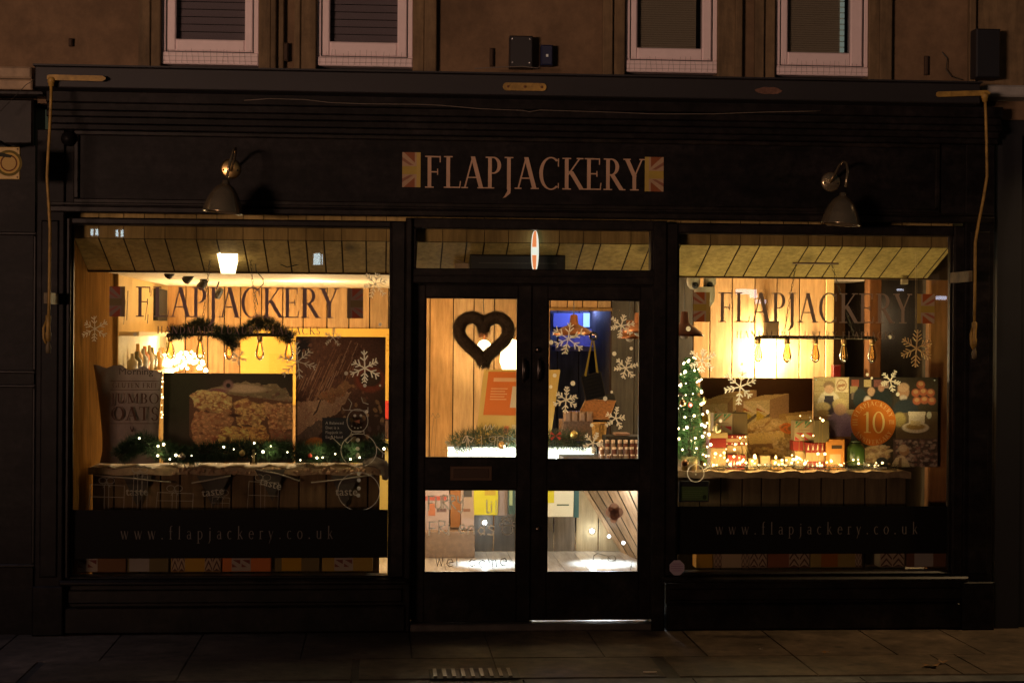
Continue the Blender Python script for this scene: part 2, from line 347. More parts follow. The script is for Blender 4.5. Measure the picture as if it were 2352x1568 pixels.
# ------------------------------------------------------------------ printed pictures (drawn on a fine grid of faces)
class Cv:
    def __init__(s, w, h, bg):
        s.w, s.h = w, h; s.a = np.zeros((h, w, 3)); s.a[:] = bg
        s.X, s.Y = np.meshgrid((np.arange(w)+.5)/w, (np.arange(h)+.5)/h)
    def mix(s, m, col): s.a = s.a*(1-m[..., None])+np.array(col)*m[..., None]
    def ell(s, cx, cy, rx, ry, col, soft=.12, rot=0, a=1):
        c, q = math.cos(rot), math.sin(rot); x = (s.X-cx); y = (s.Y-cy); X = x*c+y*q; Y = -x*q+y*c
        d = np.sqrt((X/rx)**2+(Y/ry)**2); s.mix(np.clip((1-d)/soft+.5, 0, 1)*a, col)
    def poly(s, pts, col, a=1):
        ins = np.zeros_like(s.X, bool); n = len(pts)
        for i in range(n):
            x0, y0 = pts[i]; x1, y1 = pts[(i+1) % n]
            if y0 == y1: continue
            c = ((y0 > s.Y) != (y1 > s.Y)) & (s.X < (x1-x0)*(s.Y-y0)/(y1-y0)+x0); ins ^= c
        s.mix(ins*a*1.0, col)
    def chunk(s, pts, col, top=None, j=.012, specks=26, cols=((.22, .08, .04), (.30, .12, .05)), sh=.45):
        q = []
        for i in range(len(pts)):
            a, b = pts[i], pts[(i+1) % len(pts)]; L = math.hypot(a[0]-b[0], a[1]-b[1]); n = max(2, int(L/.03))
            for k in range(n): t = k/n; q.append((a[0]+(b[0]-a[0])*t+random.gauss(0, j*.6), a[1]+(b[1]-a[1])*t+random.gauss(0, j)))
        old = s.a.copy(); s.poly(q, (1, 1, 1)); m = np.abs(s.a-old).sum(2) > 1e-9; s.a = old
        xs = [p[0] for p in pts]; ys = [p[1] for p in pts]; x0, x1, y0, y1 = min(xs), max(xs), min(ys), max(ys)
        shade = 1-sh*np.clip((s.Y-y0)/(y1-y0), 0, 1)*.6-.25*np.clip((s.X-x0)/(x1-x0), 0, 1); w = Cv(s.w, s.h, col); w.a *= shade[..., None]
        for _ in range(specks*3): r = random.uniform(.006, .02); w.ell(random.uniform(x0, x1), random.uniform(y0, y1), r, r*s.w/s.h*random.uniform(.4, 1.1), random.choice(cols), .6, random.uniform(0, 3), random.uniform(.3, .8))
        for _ in range(specks*3): r = random.uniform(.004, .012); w.ell(random.uniform(x0, x1), random.uniform(y0, y1), r, r*s.w/s.h*random.uniform(.4, 1.1), tuple(min(1, c*1.35) for c in col), .6, random.uniform(0, 3), .6)
        s.a = np.where(m[..., None], w.a, s.a)
    def speck(s, n, box, rr, cols, a=.8):
        for _ in range(n):
            x = random.uniform(box[0], box[2]); y = random.uniform(box[1], box[3]); r = random.uniform(*rr)
            s.ell(x, y, r, r*random.uniform(.5, 1.3)*s.w/s.h, random.choice(cols), .5, random.uniform(0, 3), a)
    def grain(s, amp, sc=1):
        g = RNG.normal(0, amp, (s.h//sc+1, s.w//sc+1)); g = np.kron(g, np.ones((sc, sc)))[:s.h, :s.w]; s.a = s.a*(1+g[..., None])
    def mesh(s, name, x0, x1, z0, z1, y, m, parent, tilt=0):
        W, H = s.w, s.h; q = parent; off = Vector((0, 0, 0))
        while q is not None: off += q.location; q = q.parent
        gx, gz = np.meshgrid(np.linspace(x0, x1, W+1), np.linspace(z1, z0, H+1))
        gy = y+(gz-z0)*tilt
        v = np.stack([gx-off.x, gy-off.y, gz-off.z], -1).reshape(-1, 3)
        i = (np.arange(H)[:, None]*(W+1)+np.arange(W)[None]).ravel(); f = np.stack([i, i+W+1, i+W+2, i+1], 1)
        me = bpy.data.meshes.new(name); me.from_pydata(v.tolist(), [], f.tolist()); me.update()
        ca = me.color_attributes.new('Col', 'FLOAT_COLOR', 'CORNER'); c = np.ones((H*W, 4, 4), np.float32)
        c[:, :, :3] = np.clip(s.a, 0, 1).reshape(-1, 1, 3); ca.data.foreach_set('color', c.ravel())
        me.materials.append(m); o = bpy.data.objects.new(name, me); C.objects.link(o); o.parent = parent; return o
# ================================================================== ground
def px_rect(mb, u0, v0, u1, v1, y0, y1, col=(1, 1, 1), b=0):
    x0, x1, z0, z1 = RX(u0, v0, u1, v1, y0)
    (mb.cbox(x0, x1, y0, y1, z0, z1, b, col) if b else mb.box(x0, x1, y0, y1, z0, z1, col)); return x0, x1, z0, z1
# paving slabs: one sheet with a slightly sunk joint between slabs (each slab its own tone)
pm = mat('paving', attr=True, rough=.62, noise=.35, nscale=5, bump=.35, spec=.35)
mb = MB(); mb.box(-16, 16, -1.45, 1.2, -.06, -.006, (.05, .042, .034))
jx = [G(u, 1441).x for u in (-180, 60, 293, 476, 708, 939, 1107, 1343, 1560, 1741, 1963, 2150, 2400)]; lo_ = jx[0]; 
while jx[0] > -12: jx.insert(0, jx[0]-.9)
while jx[-1] < 12: jx.append(jx[-1]+.85)
jx2 = [x_+.33*((i*7) % 3-1) for i, x_ in enumerate(jx)]; jx2 = sorted(jx2)
for (ya, yb, J) in ((-.86, .18, jx), (-1.42, -.86, jx2)):
    for x0, x1 in zip(J[:-1], J[1:]):
        if x1-x0 < .08: continue
        g = random.uniform(.85, 1.12); zt = random.uniform(-.0012, .0012); j = .0025; c = (.13*g, .096*g, .068*g); b = .003
        n = len(mb.v); X0, X1, Y0, Y1 = x0+j, x1-j, ya+j, yb-j
        mb.v += [(X0, Y0, -.006), (X1, Y0, -.006), (X1, Y1, -.006), (X0, Y1, -.006), (X0+b, Y0+b, zt), (X1-b, Y0+b, zt), (X1-b, Y1-b, zt), (X0+b, Y1-b, zt)]
        for f in ((4, 5, 6, 7), (0, 1, 5, 4), (1, 2, 6, 5), (2, 3, 7, 6), (3, 0, 4, 7)): mb.f.append(tuple(n+i for i in f)); mb.c.append(c)
weather(pm, (1, 1, 1), .6, 1.25, 1.3, .7); knots(pm, (1.6, 1.6, 1))
struct(mb.build('pavement', pm, org=(0, 0, 0)))
mb = MB()
x = -12
while x < 12:
    mb.box(x+.004, x+.906, -1.60, -1.452, -.14, -.004, (.15*random.uniform(.85, 1.15),)*3); x += .91
struct(mb.build('kerb', pm, org=(0, 0, 0)))
mb = MB(); mb.face([(-60, -30, -.13), (60, -30, -.13), (60, -1.60, -.13), (-60, -1.60, -.13)])
struct(mb.build('road', mat('asphalt', (.045, .045, .047), .85, noise=.4, nscale=40, bump=.5)))
mb = MB(); mb.face([(-60, 1.2, -.02), (60, 1.2, -.02), (60, 60, -.02), (-60, 60, -.02)])
struct(mb.build('ground', mat('earth', (.06, .05, .04), .9)))
# drain grating set in the paving
dr = thing('drain_grating', 'rusty iron drain grating with slots set in the paving below the shop door', 'drain', (G(1092, 1560).x, -1.27, 0))
X = dr.location.x; mb = MB(); mb.box(X-.24, X+.24, -1.45, -1.20, .001, .006, (.05, .04, .03)); mb.build('frame', mat('iron', (.03, .026, .02), .6, metal=.6), dr)
mb = MB()
for k in range(9): mb.box(X-.22+k*.05, X-.2+k*.05, -1.43, -1.215, .0065, .014, (1, 1, 1))
mb.build('bars', mat('worn_iron', (.17, .15, .12), .45, metal=.5), dr)
def litter(u, v, s, name, label, cat, col, rot=0):
    p = G(u, v, .003); mb = MB(); n = 9; c = []
    for k in range(n):
        a = 2*PI*k/n+rot; r = s*(1 if k % 2 else .45)*random.uniform(.8, 1.2); c.append((p.x+r*math.cos(a)*1.3, p.y+r*math.sin(a), .004+random.uniform(0, .018)))
    for k in range(n): mb.face([(p.x, p.y, .012), c[k], c[(k+1) % n]], col)
    tag(mb.build(name, matte), label, cat)
litter(2140, 1530, .055, 'fallen_leaf', 'large curled brown leaf lying by the kerb at the right', 'leaf', (.30, .15, .05))
litter(2162, 1522, .03, 'fallen_leaf', 'small upright pale leaf just behind the large brown leaf', 'leaf', (.34, .2, .1), 1)
litter(1898, 1457+42, .022, 'fallen_leaf', 'small brown leaf in the middle of a paving slab under the right window', 'leaf', (.32, .16, .05), 2)
litter(1813, 1421, .014, 'paper_scrap', 'tiny white paper scrap against the wall foot below the right window', 'litter', (.7, .66, .6))
litter(1748, 1492, .014, 'paper_scrap', 'tiny pale scrap on the pavement left of the small brown leaf', 'litter', (.55, .5, .42))
a, b = G(1478, 1543, .005), G(1507, 1541, .005)
tag(MB().box(a.x, b.x, a.y-.012, a.y+.012, .003, .008, (.75, .6, .5)).build('paper_strip', matte), 'thin pale strip of paper lying just right of the drain grating', 'litter')

# ================================================================== shop building
bld = thing('shop_building', 'stone building with a black painted shopfront and four white upper windows', 'building')
ZB = 0.0
# -- stone upper wall with openings (plane Y = 0)
WIN = [(370, 594, 405, 563, 92, 117, 147, 0), (727, 948, 758, 913, 98, 128, 151, 0), (1437, 1648, 1463, 1612, 112, 136, 165, 1), (1782, 1995, 1808, 1952, 122, 149, 172, 1)]
zc = P(1176, 172, 0).z; ZT = 6.0
wx = []
for (u0, u1, *_r) in WIN: wx += [(P(u0, 80, 0).x, P(u1, 80, 0).x)]
mb = MB(); xs = [-5.2]+[q for ab in wx for q in ab]+[5.4]
for i in range(0, len(xs), 2): mb.box(xs[i], xs[i+1], 0, .3, 3.2, ZT)
for (a, b) in wx: mb.box(a, b, 0, .3, 3.2, zc-.02)
mb.build('wall', stone, bld)
# ashlar joints / buttress strips beside the windows
mb = MB()
def vstrip(u0, u1, y0, z0=None, z1=ZT):
    a, b = P(u0, 80, y0).x, P(u1, 80, y0).x; mb.cbox(a, b, y0, -.001, (z0 or zc-.06), z1, .006)
for u0, u1, y0 in ((318, 345, -.035), (345, 369, -.02), (595, 622, -.02), (622, 634, -.045), (640, 652, -.045), (676, 690, -.035), (690, 726, -.02), (949, 975, -.02), (975, 1003, -.05),
                   (1385, 1408, -.045), (1408, 1436, -.02), (1649, 1690, -.02), (1690, 1706, -.05), (1735, 1756, -.045), (1756, 1781, -.02), (1996, 2022, -.02), (2022, 2050, -.05), (2228, 2243, -.05), (2243, 2360, -.012)):
    vstrip(u0, u1, y0)
mb.build('window_surround', stone2, bld)
# -- upper windows
blind_w = mat('blind_cream', (.62, .55, .40), .6); litm = mat('lit_gap', (.5, .6, .6), .6, emit=(.75, 1, .85), es=.22)  # right-hand blinds are a plain cream
for (u0, u1, g0, g1, vg, vf, vb, right) in WIN:
    lab = {370: 'white upper window with dark slatted blind, leftmost'}.get(u0)
    wr = bpy.data.objects.new('window', None); C.objects.link(wr); wr.parent = bld
    x0, x1 = P(u0, 80, .02).x, P(u1, 80, .02).x; gx0, gx1 = P(g0, 80, .05).x, P(g1, 80, .05).x
    zg = P((g0+g1)/2, vg, .05).z; zf = P((g0+g1)/2, vf, .03).z; zs = P((g0+g1)/2, vb, .02).z-.005
    f = MB(); f.cbox(x0, x1, .012, .10, zs, zf-.012, .006)                           # sill block
    f.box(x0, x1, .03, .10, zf-.012, zf-.006)                                          # groove
    f.cbox(x0, x0+.028, .022, .10, zf-.006, ZT, .004); f.cbox(x1-.028, x1, .022, .10, zf-.006, ZT, .004)
    f.cbox(x0+.034, gx0, .03, .10, zf-.004, ZT, .008); f.cbox(gx1, x1-.034, .03, .10, zf-.004, ZT, .008); f.cbox(gx0, gx1, .031, .10, zf-.004, zg, .008)
    f.build('frame', upvc, wr)
    f = MB(); f.box(x0+.0285, x0+.0335, .03, .032, zf-.004, ZT); f.box(x1-.0335, x1-.0285, .03, .032, zf-.004, ZT); f.box(x0+.0285, x1-.0285, .0275, .0295, zf-.014, zf-.005); f.build('groove_shade', blackm, wr)  # black strips stand in for the shade in the frame gaps
    q = MB().box(gx0, gx1, .062, .066, zg, ZT); q.build('pane', glassmat('upper_glass', (.75, .75, .75), .02, 1.5, 1.0), wr)
    s = MB(); z = zg+.01
    pitch = .046 if not right else .014
    while z < 4.4:
        if right: s.box(gx0, gx1-.03, .09, .094, z, z+pitch*.86)
        else: s.face([(gx0, .088, z), (gx1, .088, z), (gx1, .096, z+pitch*.94), (gx0, .096, z+pitch*.94)])
        z += pitch
    s.build('blind', blind_w if right else blindm, wr)
    MB().box(x0, x1, .14, .16, zs, ZT).build('room_dark', blackm, wr)
    if u0 == 1782:
        s = MB(); z = zg+.012; a = P(1929, 80, .088).x; b = P(1939, 80, .088).x
        while z < 4.4: s.box(a, b, .086, .0885, z, z+.03); z += .036
        s.build('lit_gap', litm, wr)
    # bird netting across the sill
    s = MB()
    for k in range(int((x1-x0)/.035)):
        xx = x0+.02+k*.035; s.tube([(xx, .004, zs+.005), (xx+random.uniform(-.012, .012), .0, zs+random.uniform(.07, .10))], .0006, 4)
    for k in (0.018, .045): s.tube([(x0, .002, zs+k), (x1, .002, zs+k+.004)], .0006, 4)
    s.build('netting', wire, wr)
# -- awning box, mouldings, fascia
X0 = P(80, 180, -.36).x; X1 = P(2252, 210, -.36).x
zt, zb = P(1200, 168, -.36).z, P(1200, 220, -.36).z
mb = MB(); mb.cbox(X0, X1, -.36, -.001, zb, zt-.012, .006); mb.box(X0-.01, X1+.01, -.372, -.002, zt-.010, zt)
mb.build('awning_box', boxp, bld)
mb = MB(); xe0, xe1 = P(112, 400, -.1).x, P(2290, 400, -.1).x
def hm(v0, v1, y0, m_=None): mb.cbox(xe0, xe1, y0, -.001, P(1200, v1, y0).z, P(1200, v0, y0).z-.0015, .005)
for v0, v1, y0 in ((226, 252, -.20), (252, 270, -.17), (270, 284, -.185), (284, 300, -.14), (300, 314, -.11)): hm(v0, v1, y0)
mb.build('cornice', paint, bld)
mb = MB(); zf1, zf0 = P(1200, 314, -.03).z, P(1200, 490, -.03).z
mb.box(xe0, xe1, -.03, -.001, zf0, zf1-.002); mb.build('fascia', paint, bld)
mb = MB(); a, b = P(188, 400, -.05).x, P(2142, 400, -.05).x; za, zb_ = P(1200, 468, -.05).z, P(1200, 326, -.05).z
for (p0, p1, q0, q1) in ((a-.05, b+.05, zb_, zb_+.03), (a-.05, b+.05, za-.03, za), (a-.05, a-.02, za+.0005, zb_-.0005), (b+.02, b+.05, za+.0005, zb_-.0005)):
    mb.cbox(p0, p1, -.052, -.0305, q0, q1, .006)
mb.cbox(xe0, xe1, -.075, -.0315, P(1200, 500, -.07).z, P(1200, 485, -.07).z, .008)
mb.cbox(xe0, xe1, -.058, -.032, P(1200, 483, -.07).z, P(1200, 477, -.07).z, .004)
mb.build('fascia_moulding', frame_p, bld)
# -- side pilasters
for i, (u0, u1) in enumerate(((82, 146), (2216, 2282))):
    mb = MB(); x0, x1 = P(u0, 800, -.05).x, P(u1, 800, -.05).x; zt_ = P(1200, 226, -.05).z
    mb.cbox(x0, x1, -.05, -.0, 0, zf1-.003, .006)
    mb.cbox(x0+.03, x1-.03, -.062, -.0505, .35, P(1200, 520, 0).z, .008)
    mb.cbox(x0-.01, x1+.01, -.075, -.0631, 0, .30, .008)
    mb.build('pilaster', paint, bld)
# scroll above the left pilaster
# ================================================================== shop windows
glY = .05
def shop_window(u0, v0, u1, v1, fu0, fu1, fv0, fv1):
    "glass u0..u1, v0..v1; outer frame fu0..fu1, fv0..fv1"
    r = bpy.data.objects.new('shop_window', None); C.objects.link(r); r.parent = bld
    x0, x1, z0, z1 = RX(u0, v0, u1, v1, glY); X0, X1, Z0, Z1 = RX(fu0, fv0, fu1, fv1, -.02)
    f = MB()
    f.cbox(X0, x0, -.02, .10, Z0, Z1, .010); f.cbox(x1, X1, -.02, .10, Z0, Z1, .010)
    f.cbox(x0, x1, -.019, .10, z1, Z1, .010); f.cbox(x0, x1, -.019, .10, Z0, z0, .010)
    # inner bead
    f.cbox(x0, x0+.012, .02, .048, z0, z1, .003); f.cbox(x1-.012, x1, .02, .048, z0, z1, .003)
    f.build('frame', frame_p, r)
    s = MB(); s.cbox(X0-.02, X1+.02, -.075, .0, Z0-.035, Z0-.001, .012); s.build('sill', frame_p, r)
    p = MB(); p.box(x0, x1, glY, glY+.006, z0, z1); p.build('pane', pane_m, r)
    return r, x0, x1, z0, z1
wl, lx0, lx1, lz0, lz1 = shop_window(165, 521, 897, 1319, 148, 930, 503, 1328)
wr_, rx0, rx1, rz0, rz1 = shop_window(1552, 540, 2181, 1309, 1530, 2215, 515, 1322)
def flag(mb, x0, x1, z0, z1, y, left=True, cols=None):
    A, B, W = cols or ((.24, .075, .02), (.30, .20, .03), (.40, .27, .17))
    w, h = x1-x0, z1-z0
    f = (lambda a: x0+a*w) if left else (lambda a: x1-a*w)
    def q(pts, c):
        p = [(f(a), z0+b*h) for a, b in pts]; mb.flat(p if left else p[::-1], y, c)
    q([(0, 0), (1, 0), (1, 1), (0, 1)], W)
    q([(0, .37), (1, .37), (1, .6), (0, .6)], B); q([(.78, 0), (1, 0), (1, 1), (.78, 1)], (B[0]*1.15, B[1]*1.15, B[2]*1.5))
    q([(.08, 1), (.68, 1), (.68, .70)], A); q([(.08, 0), (.68, 0), (.68, .28)], A)
    q([(0, .93), (0, .80), (.42, .64), (.6, .64)], A) if False else None
    q([(0, .86), (0, .76), (.40, .63), (.62, .63)], (A[0]*.8+.06, A[1]*.8+.05, A[2]+.04)); q([(0, .24), (0, .14), (.62, .35), (.40, .35)], (A[0]*.8+.06, A[1]*.8+.05, A[2]+.04))
# fascia sign
sg = mat('sign_gold', attr=True, rough=.28, spec=.8, coat=.3, noise=.12, nscale=10)
mb = MB(); y = -.032; a0, a1, zz, _ = RX(972, 357, 1478, 431, y)
ztop = P(972, 357, y).z; zbot = P(972, 429, y).z
serif(mb, 'FLAPJACKERY', P(974, 430, y).x, P(1480, 430, y).x, (P(974, 429, y).z+P(1476, 440, y).z)/2, (P(974, 356, y).z-P(974, 429, y).z), y, (.56, .36, .235), thick=.003)
for u0, u1, lf, va, vb in ((924, 966, True, 350, 430), (1481, 1524, False, 361, 440)):
    x0, x1, z0, z1 = RX(u0, va, u1, vb, y); zm = (P(974, 356, y).z-zbot)*.04
    flag(mb, x0, x1, z0, z1, y-.001, lf, ((.26, .075, .02), (.42, .30, .05), (.44, .29, .17)))
mb.build('lettering', sg, bld)
# window lettering (vinyl on the outside of the panes)
yv = glY-.0015
def win_sign(parent, f0, f1, t0, t1, fr0, fr1, vt, vb, h0, h1, hv0, hv1, col, fcols, w0, w1, wv, wh):
    mb = MB(); zb = (P(t0, vb, yv).z+P(t1, vb, yv).z)/2; zt = (P(t0, vt, yv).z+P(t1, vt, yv).z)/2
    serif(mb, 'FLAPJACKERY', P(t0, vb, yv).x, P(t1, vb, yv).x, zb, zt-zb, yv, col)
    for a, b, lf in ((f0, f1, True), (fr0, fr1, False)):
        flag(mb, P(a, vb, yv).x, P(b, vb, yv).x, zb, zt, yv, lf, fcols)
    zb2 = (P(h0, hv1, yv).z+P(h1, hv1, yv).z)/2; zt2 = (P(h0, hv0, yv).z+P(h1, hv0, yv).z)/2
    serif(mb, 'HANDMADE LUXURY FLAPJACKS', P(h0, hv1, yv).x, P(h1, hv1, yv).x, zb2, zt2-zb2, yv, (col[0]*.75, col[1]*.75, col[2]*.75), track=.12)
    mb.build('lettering', vinyl, parent)
    mb = MB(); serif(mb, 'www.flapjackery.co.uk', P(w0, wv, yv).x, P(w1, wv, yv).x, (P(w0, wv, yv).z+P(w1, wv, yv).z)/2, wh/372, yv-.006, (.16, .14, .12), track=.38)
    mb.build('lettering', vinyl, parent)
VC = (.25, .175, .17)
win_sign(wl, 251, 287, 310, 778, 797, 834, 660, 729, 360, 736, 750, 767, VC, ((.26, .06, .03), (.17, .12, .05), (.22, .15, .11)), 276, 766, 1237, 30)
win_sign(wr_, 1592, 1630, 1648, 2094, 2106, 2146, 673, 741, 1690, 2056, 761, 777, (.42, .33, .22), ((.46, .12, .03), (.48, .34, .06), (.52, .38, .22)), 1642, 2108, 1226, 29)
for r, a in ((wl, (163, 1170, 893, 1281)), (wr_, (1553, 1162, 2180, 1271))):
    mb = MB(); x0, x1, z0, z1 = RX(*a, yv); mb.box(max(x0, (lx0 if r is wl else rx0)+.0125), min(x1, (lx1 if r is wl else rx1)-.0125), yv-.004, yv, z0, z1, (.0065, .006, .0055)); mb.build('black_band', vinyl, r)

# panels under the windows
for (u0, u1, v0) in ((146, 931, 1348), (1529, 2216, 1345)):
    mb = MB(); x0, x1 = P(u0, 1400, 0).x, P(u1, 1400, 0).x; z1 = P((u0+u1)/2, v0, 0).z+.02
    mb.box(x0, x1, .0, .12, 0, z1)
    mb.cbox(x0+.02, x1-.02, -.016, -.0005, P(1200, 1380, 0).z, z1-.03, .008)
    mb.cbox(x0, x1, -.045, -.0005, .005, P(1200, 1386, 0).z, .010)
    mb.build('stall_riser', frame_p, bld)
# central mullions and door frame
mb = MB()
dY = .10
for u0, u1, y0, vt in ((930, 945, -.03, 500), (1500, 1530, -.03, 505)):
    x0, x1 = P(u0, 900, y0).x, P(u1, 900, y0).x; mb.cbox(x0, x1, y0, .12, .001, P(1200, 503, y0).z, .008)
xa, xb = P(945, 900, .0).x, P(1500, 900, .0).x
tx0, tx1, tz0, tz1 = RX(956, 528, 1493, 619, .05)
mb.cbox(xa, tx0, .0, .10, tz0, tz1, .006); mb.cbox(tx1, xb, .0, .10, tz0, tz1, .006)
mb.cbox(xa, xb, .0, .10, tz1, P(1200, 503, 0).z, .006)
dz1 = P(1221, 656, dY-.04).z
mb.cbox(xa, xb, -.006, .10, dz1+.008, tz0, .006)
mb.cbox(xa, xb, -.012, .0-.0065, dz1+.05, dz1+.062, .003)
for q in ((xa-.01, xa+.02, .14, .16, .05, dz1+.03), (xb-.02, xb+.01, .14, .16, .05, dz1+.03), (xa+.0205, xb-.0205, .14, .16, dz1-.02, dz1+.03)): mb.box(*q)
for q in ((xa-.02, xa+.001, .0, .1395, .046, dz1+.03), (xb-.001, xb+.02, .0, .1395, .046, dz1+.03), (xa+.0015, xb-.0015, .101, .1395, dz1+.006, dz1+.05)): mb.box(*q)
mb.build('door_frame', frame_p, bld)
tp = MB().box(tx0, tx1, .05, .056, tz0, tz1).build('transom_pane', pane_m, bld)
mb = MB(); mb.cbox(xa, xb, -.02, .30, 0, .045, .008); mb.build('threshold', mat('threshold_stone', (.12, .10, .085), .35, noise=.4, nscale=12), bld)
# doors
def door(u0, u1, g, gl, hinge):
    r = bpy.data.objects.new('door', None); C.objects.link(r); r.parent = bld
    y0, y1 = dY-.04, dY+.01; x0, x1 = P(u0, 900, y0).x, P(u1, 900, y0).x; zb = .047 if hinge == 0 else .055
    a0, a1, b0, b1 = RX(*g, y0); c0, c1, d0, d1 = RX(*gl, y0); a0 = c0 = (a0+c0)/2; a1 = c1 = (a1+c1)/2
    f = MB(); f.cbox(x0+.002, a0, y0, y1, zb, dz1, .004); f.cbox(a1, x1-.002, y0, y1, zb, dz1, .004)
    f.cbox(a0, a1, y0+.0005, y1, b1, dz1, .004); f.cbox(a0, a1, y0+.0005, y1, d1, b0, .004); f.cbox(a0, a1, y0+.0005, y1, zb, d0, .004)
    f.box(*((x1-.03, x1+.015) if hinge == 0 else (x0+.016, x0+.02)), y1+.001, y1+.012, zb, dz1-.005)
    f.build('leaf', frame_p, r)
    f = MB()
    for (p, q, z0, z1) in ((a0, a1, b0, b1), (c0, c1, d0, d1)): f.cbox(p, q, y1-.022, y1-.016, z0, z1, .001)
    f.build('pane', pane_m, r)
    f = MB()
    for (p, q, z0, z1) in ((a0, a1, b0, b1), (c0, c1, d0, d1)):
        e = .008
        f.cbox(p, p+e, y0+.004, y1-.024, z0, z1, .002); f.cbox(q-e, q, y0+.004, y1-.024, z0, z1, .002); f.cbox(p+e, q-e, y0+.004, y1-.024, z1-e, z1, .002); f.cbox(p+e, q-e, y0+.004, y1-.024, z0, z0+e, .002)
    f.build('beading', frame_p, r)
    return r, y0
dl, yd = door(946, 1221, (975, 683, 1189, 1052), (975, 1123, 1187, 1315), 0)
drr, _ = door(1221, 1499, (1258, 688, 1471, 1056), (1255, 1124, 1467, 1315), 1)
for r, u in ((dl, 1204), (drr, 1239)):
    x = P(u, 850, yd).x; za, zb2 = P(u, 872, yd).z, P(u, 826, yd).z; h = MB()
    h.tube([(x, yd-.001, za), (x, yd-.035, za+.012), (x, yd-.045, (za+zb2)/2), (x, yd-.035, zb2-.012), (x, yd-.001, zb2)], [.009, .008, .010, .008, .009], 10)
    h.cbox(x-.012, x+.012, yd-.004, yd-.0005, za-.02, zb2+.02, .001)
    h.build('handle', mat('handle_dark', (.06, .05, .045), .3, metal=.8), r, True)
for v in (803, 1213):
    p = P(1234, v, yd); h = MB(); M = Matrix.Rotation(PI/2, 3, 'X')
    h.lathe([(.0001, .03), (.013, .028), (.017, .018), (.014, .008), (.018, .002), (.018, 0)], (p.x, yd-.0005, p.z), 16, M); h.build('lock', mat('lock_metal', (.25, .2, .15), .3, metal=1), drr, True)
x0, x1, z0, z1 = RX(1034, 1070, 1130, 1103, yd); h = MB(); h.cbox(x0, x1, yd-.006, yd-.0005, z0, z1, .003)
lb = h.build('letterbox', mat('letterbox_metal', (.14, .085, .055), .35, metal=.5), dl)
h = MB(); h.cbox(x0+.02, x1-.02, yd-.010, yd-.0065, z0+.016, z1-.016, .002); h.build('flap', mat('letterbox_flap', (.075, .045, .03), .4, metal=.5), lb)
# ================================================================== neighbours
nb = thing('neighbouring_shopfront', 'dark panelled neighbouring shopfront cut off by the left picture edge', 'building')
mb = MB(); xr = P(80, 700, 0).x-.003
mb.box(-6, xr, .0, .3, 0, 3.2)
mb.build('wall', paint, nb)
mb = MB(); 
for (za, zb2, y0) in ((P(40, 178, -.15).z, P(40, 150, -.15).z, -.12), (P(40, 205, -.12).z, P(40, 179, -.12).z, -.09)): mb.cbox(-6, xr-.002, y0, -.001, za, zb2-.003, .01)
mb.build('ledge', mat('ledge_stone', (.34, .25, .16), .8, noise=.35, nscale=9), nb)
mb = MB(); mb.cbox(-6, P(105, 230, -.1).x, -.13, -.002, P(40, 222, -.1).z, P(40, 207, -.1).z, .012); mb.cbox(-6, xr-.004, -.05, -.002, P(40, 330, -.1).z, P(40, 224, -.1).z, .012)
a, b = P(-160, 800, -.02).x, P(82, 800, -.02).x
for v0, v1 in ((540, 850), (890, 1295)):
    z1, z0 = P(40, v0, -.02).z, P(40, v1, -.02).z
    for (p0, p1, q0, q1) in ((a, b, z1, z1+.02), (a, b, z0-.02, z0), (b-.02, b, z0+.0005, z1-.0005)): mb.cbox(p0, p1, -.02, -.0005, q0, q1, .006)
mb.build('panel_moulding', frame_p, nb)
nr = thing('neighbouring_wall', 'near-black neighbouring front with a pale ledge at the right picture edge', 'building')
mb = MB(); xl = P(2284, 800, 0).x+.003; mb.box(xl, 8, .02, .3, 0, 3.2); mb.box(xl+.004, xl+.16, -.02, .0195, 0, 3.1)
mb.build('wall', mat('blue_black_paint', (.008, .0085, .011), .6, noise=.3, nscale=4), nr)
mb = MB(); mb.cbox(P(2268, 210, -.2).x, 8, -.2, -.001, P(2310, 222, -.2).z, P(2310, 195, -.2).z, .012); mb.build('ledge', mat('ledge_pale', (.30, .29, .27), .7, noise=.3, nscale=8), nr)

# square hanging sign of the neighbour
hs = thing('square_sign', 'square gold sign with a dark ring and curl, cut by the left picture edge', 'sign', (P(0, 412, -.5).x, -.5, P(0, 412, -.5).z))
x0, x1, z0, z1 = RX(-28, 338, 46, 412, -.5); mb = MB(); mb.cbox(x0, x1, -.51, -.49, z0, z1, .003); mb.build('panel', mat('gold_panel', (.50, .34, .10), .5, noise=.4, nscale=9), hs)
mb = MB(); c = ((x0+x1)/2, (z0+z1)/2)
for rr, cc in ((.075, (.12, .09, .02)), (.060, (.46, .30, .08)), (.048, (.13, .05, .02)), (.040, (.44, .30, .10))):
    mb.flat([(c[0]+.03+rr*math.cos(2*PI*k/28), c[1]+rr*math.sin(2*PI*k/28)) for k in range(28)], -.5115, cc)
mb.flat([(x0+.02, z1-.02), (x0+.02, z1-.05), (c[0]+.04, c[1]+.03), (c[0]+.05, c[1]+.045)], -.5125, (.03, .03, .02))
for (dx, dz) in ((.012, .012), (.012, z1-z0-.012), (x1-x0-.012, .012), (x1-x0-.012, z1-z0-.012)):
    mb.flat([(x0+dx+.005*math.cos(k), z0+dz+.005*math.sin(k)) for k in (0, 1.2, 2.4, 3.6, 4.8)], -.512, (.10, .04, .02))
mb.build('emblem', vinyl, hs)
mb = MB(); mb.tube([(x0+.03, -.5, z1), (x0+.03, -.5, z1+.05), (x0+.03, 0.0, z1+.05)], .008, 8); mb.build('bracket', blackm, hs)

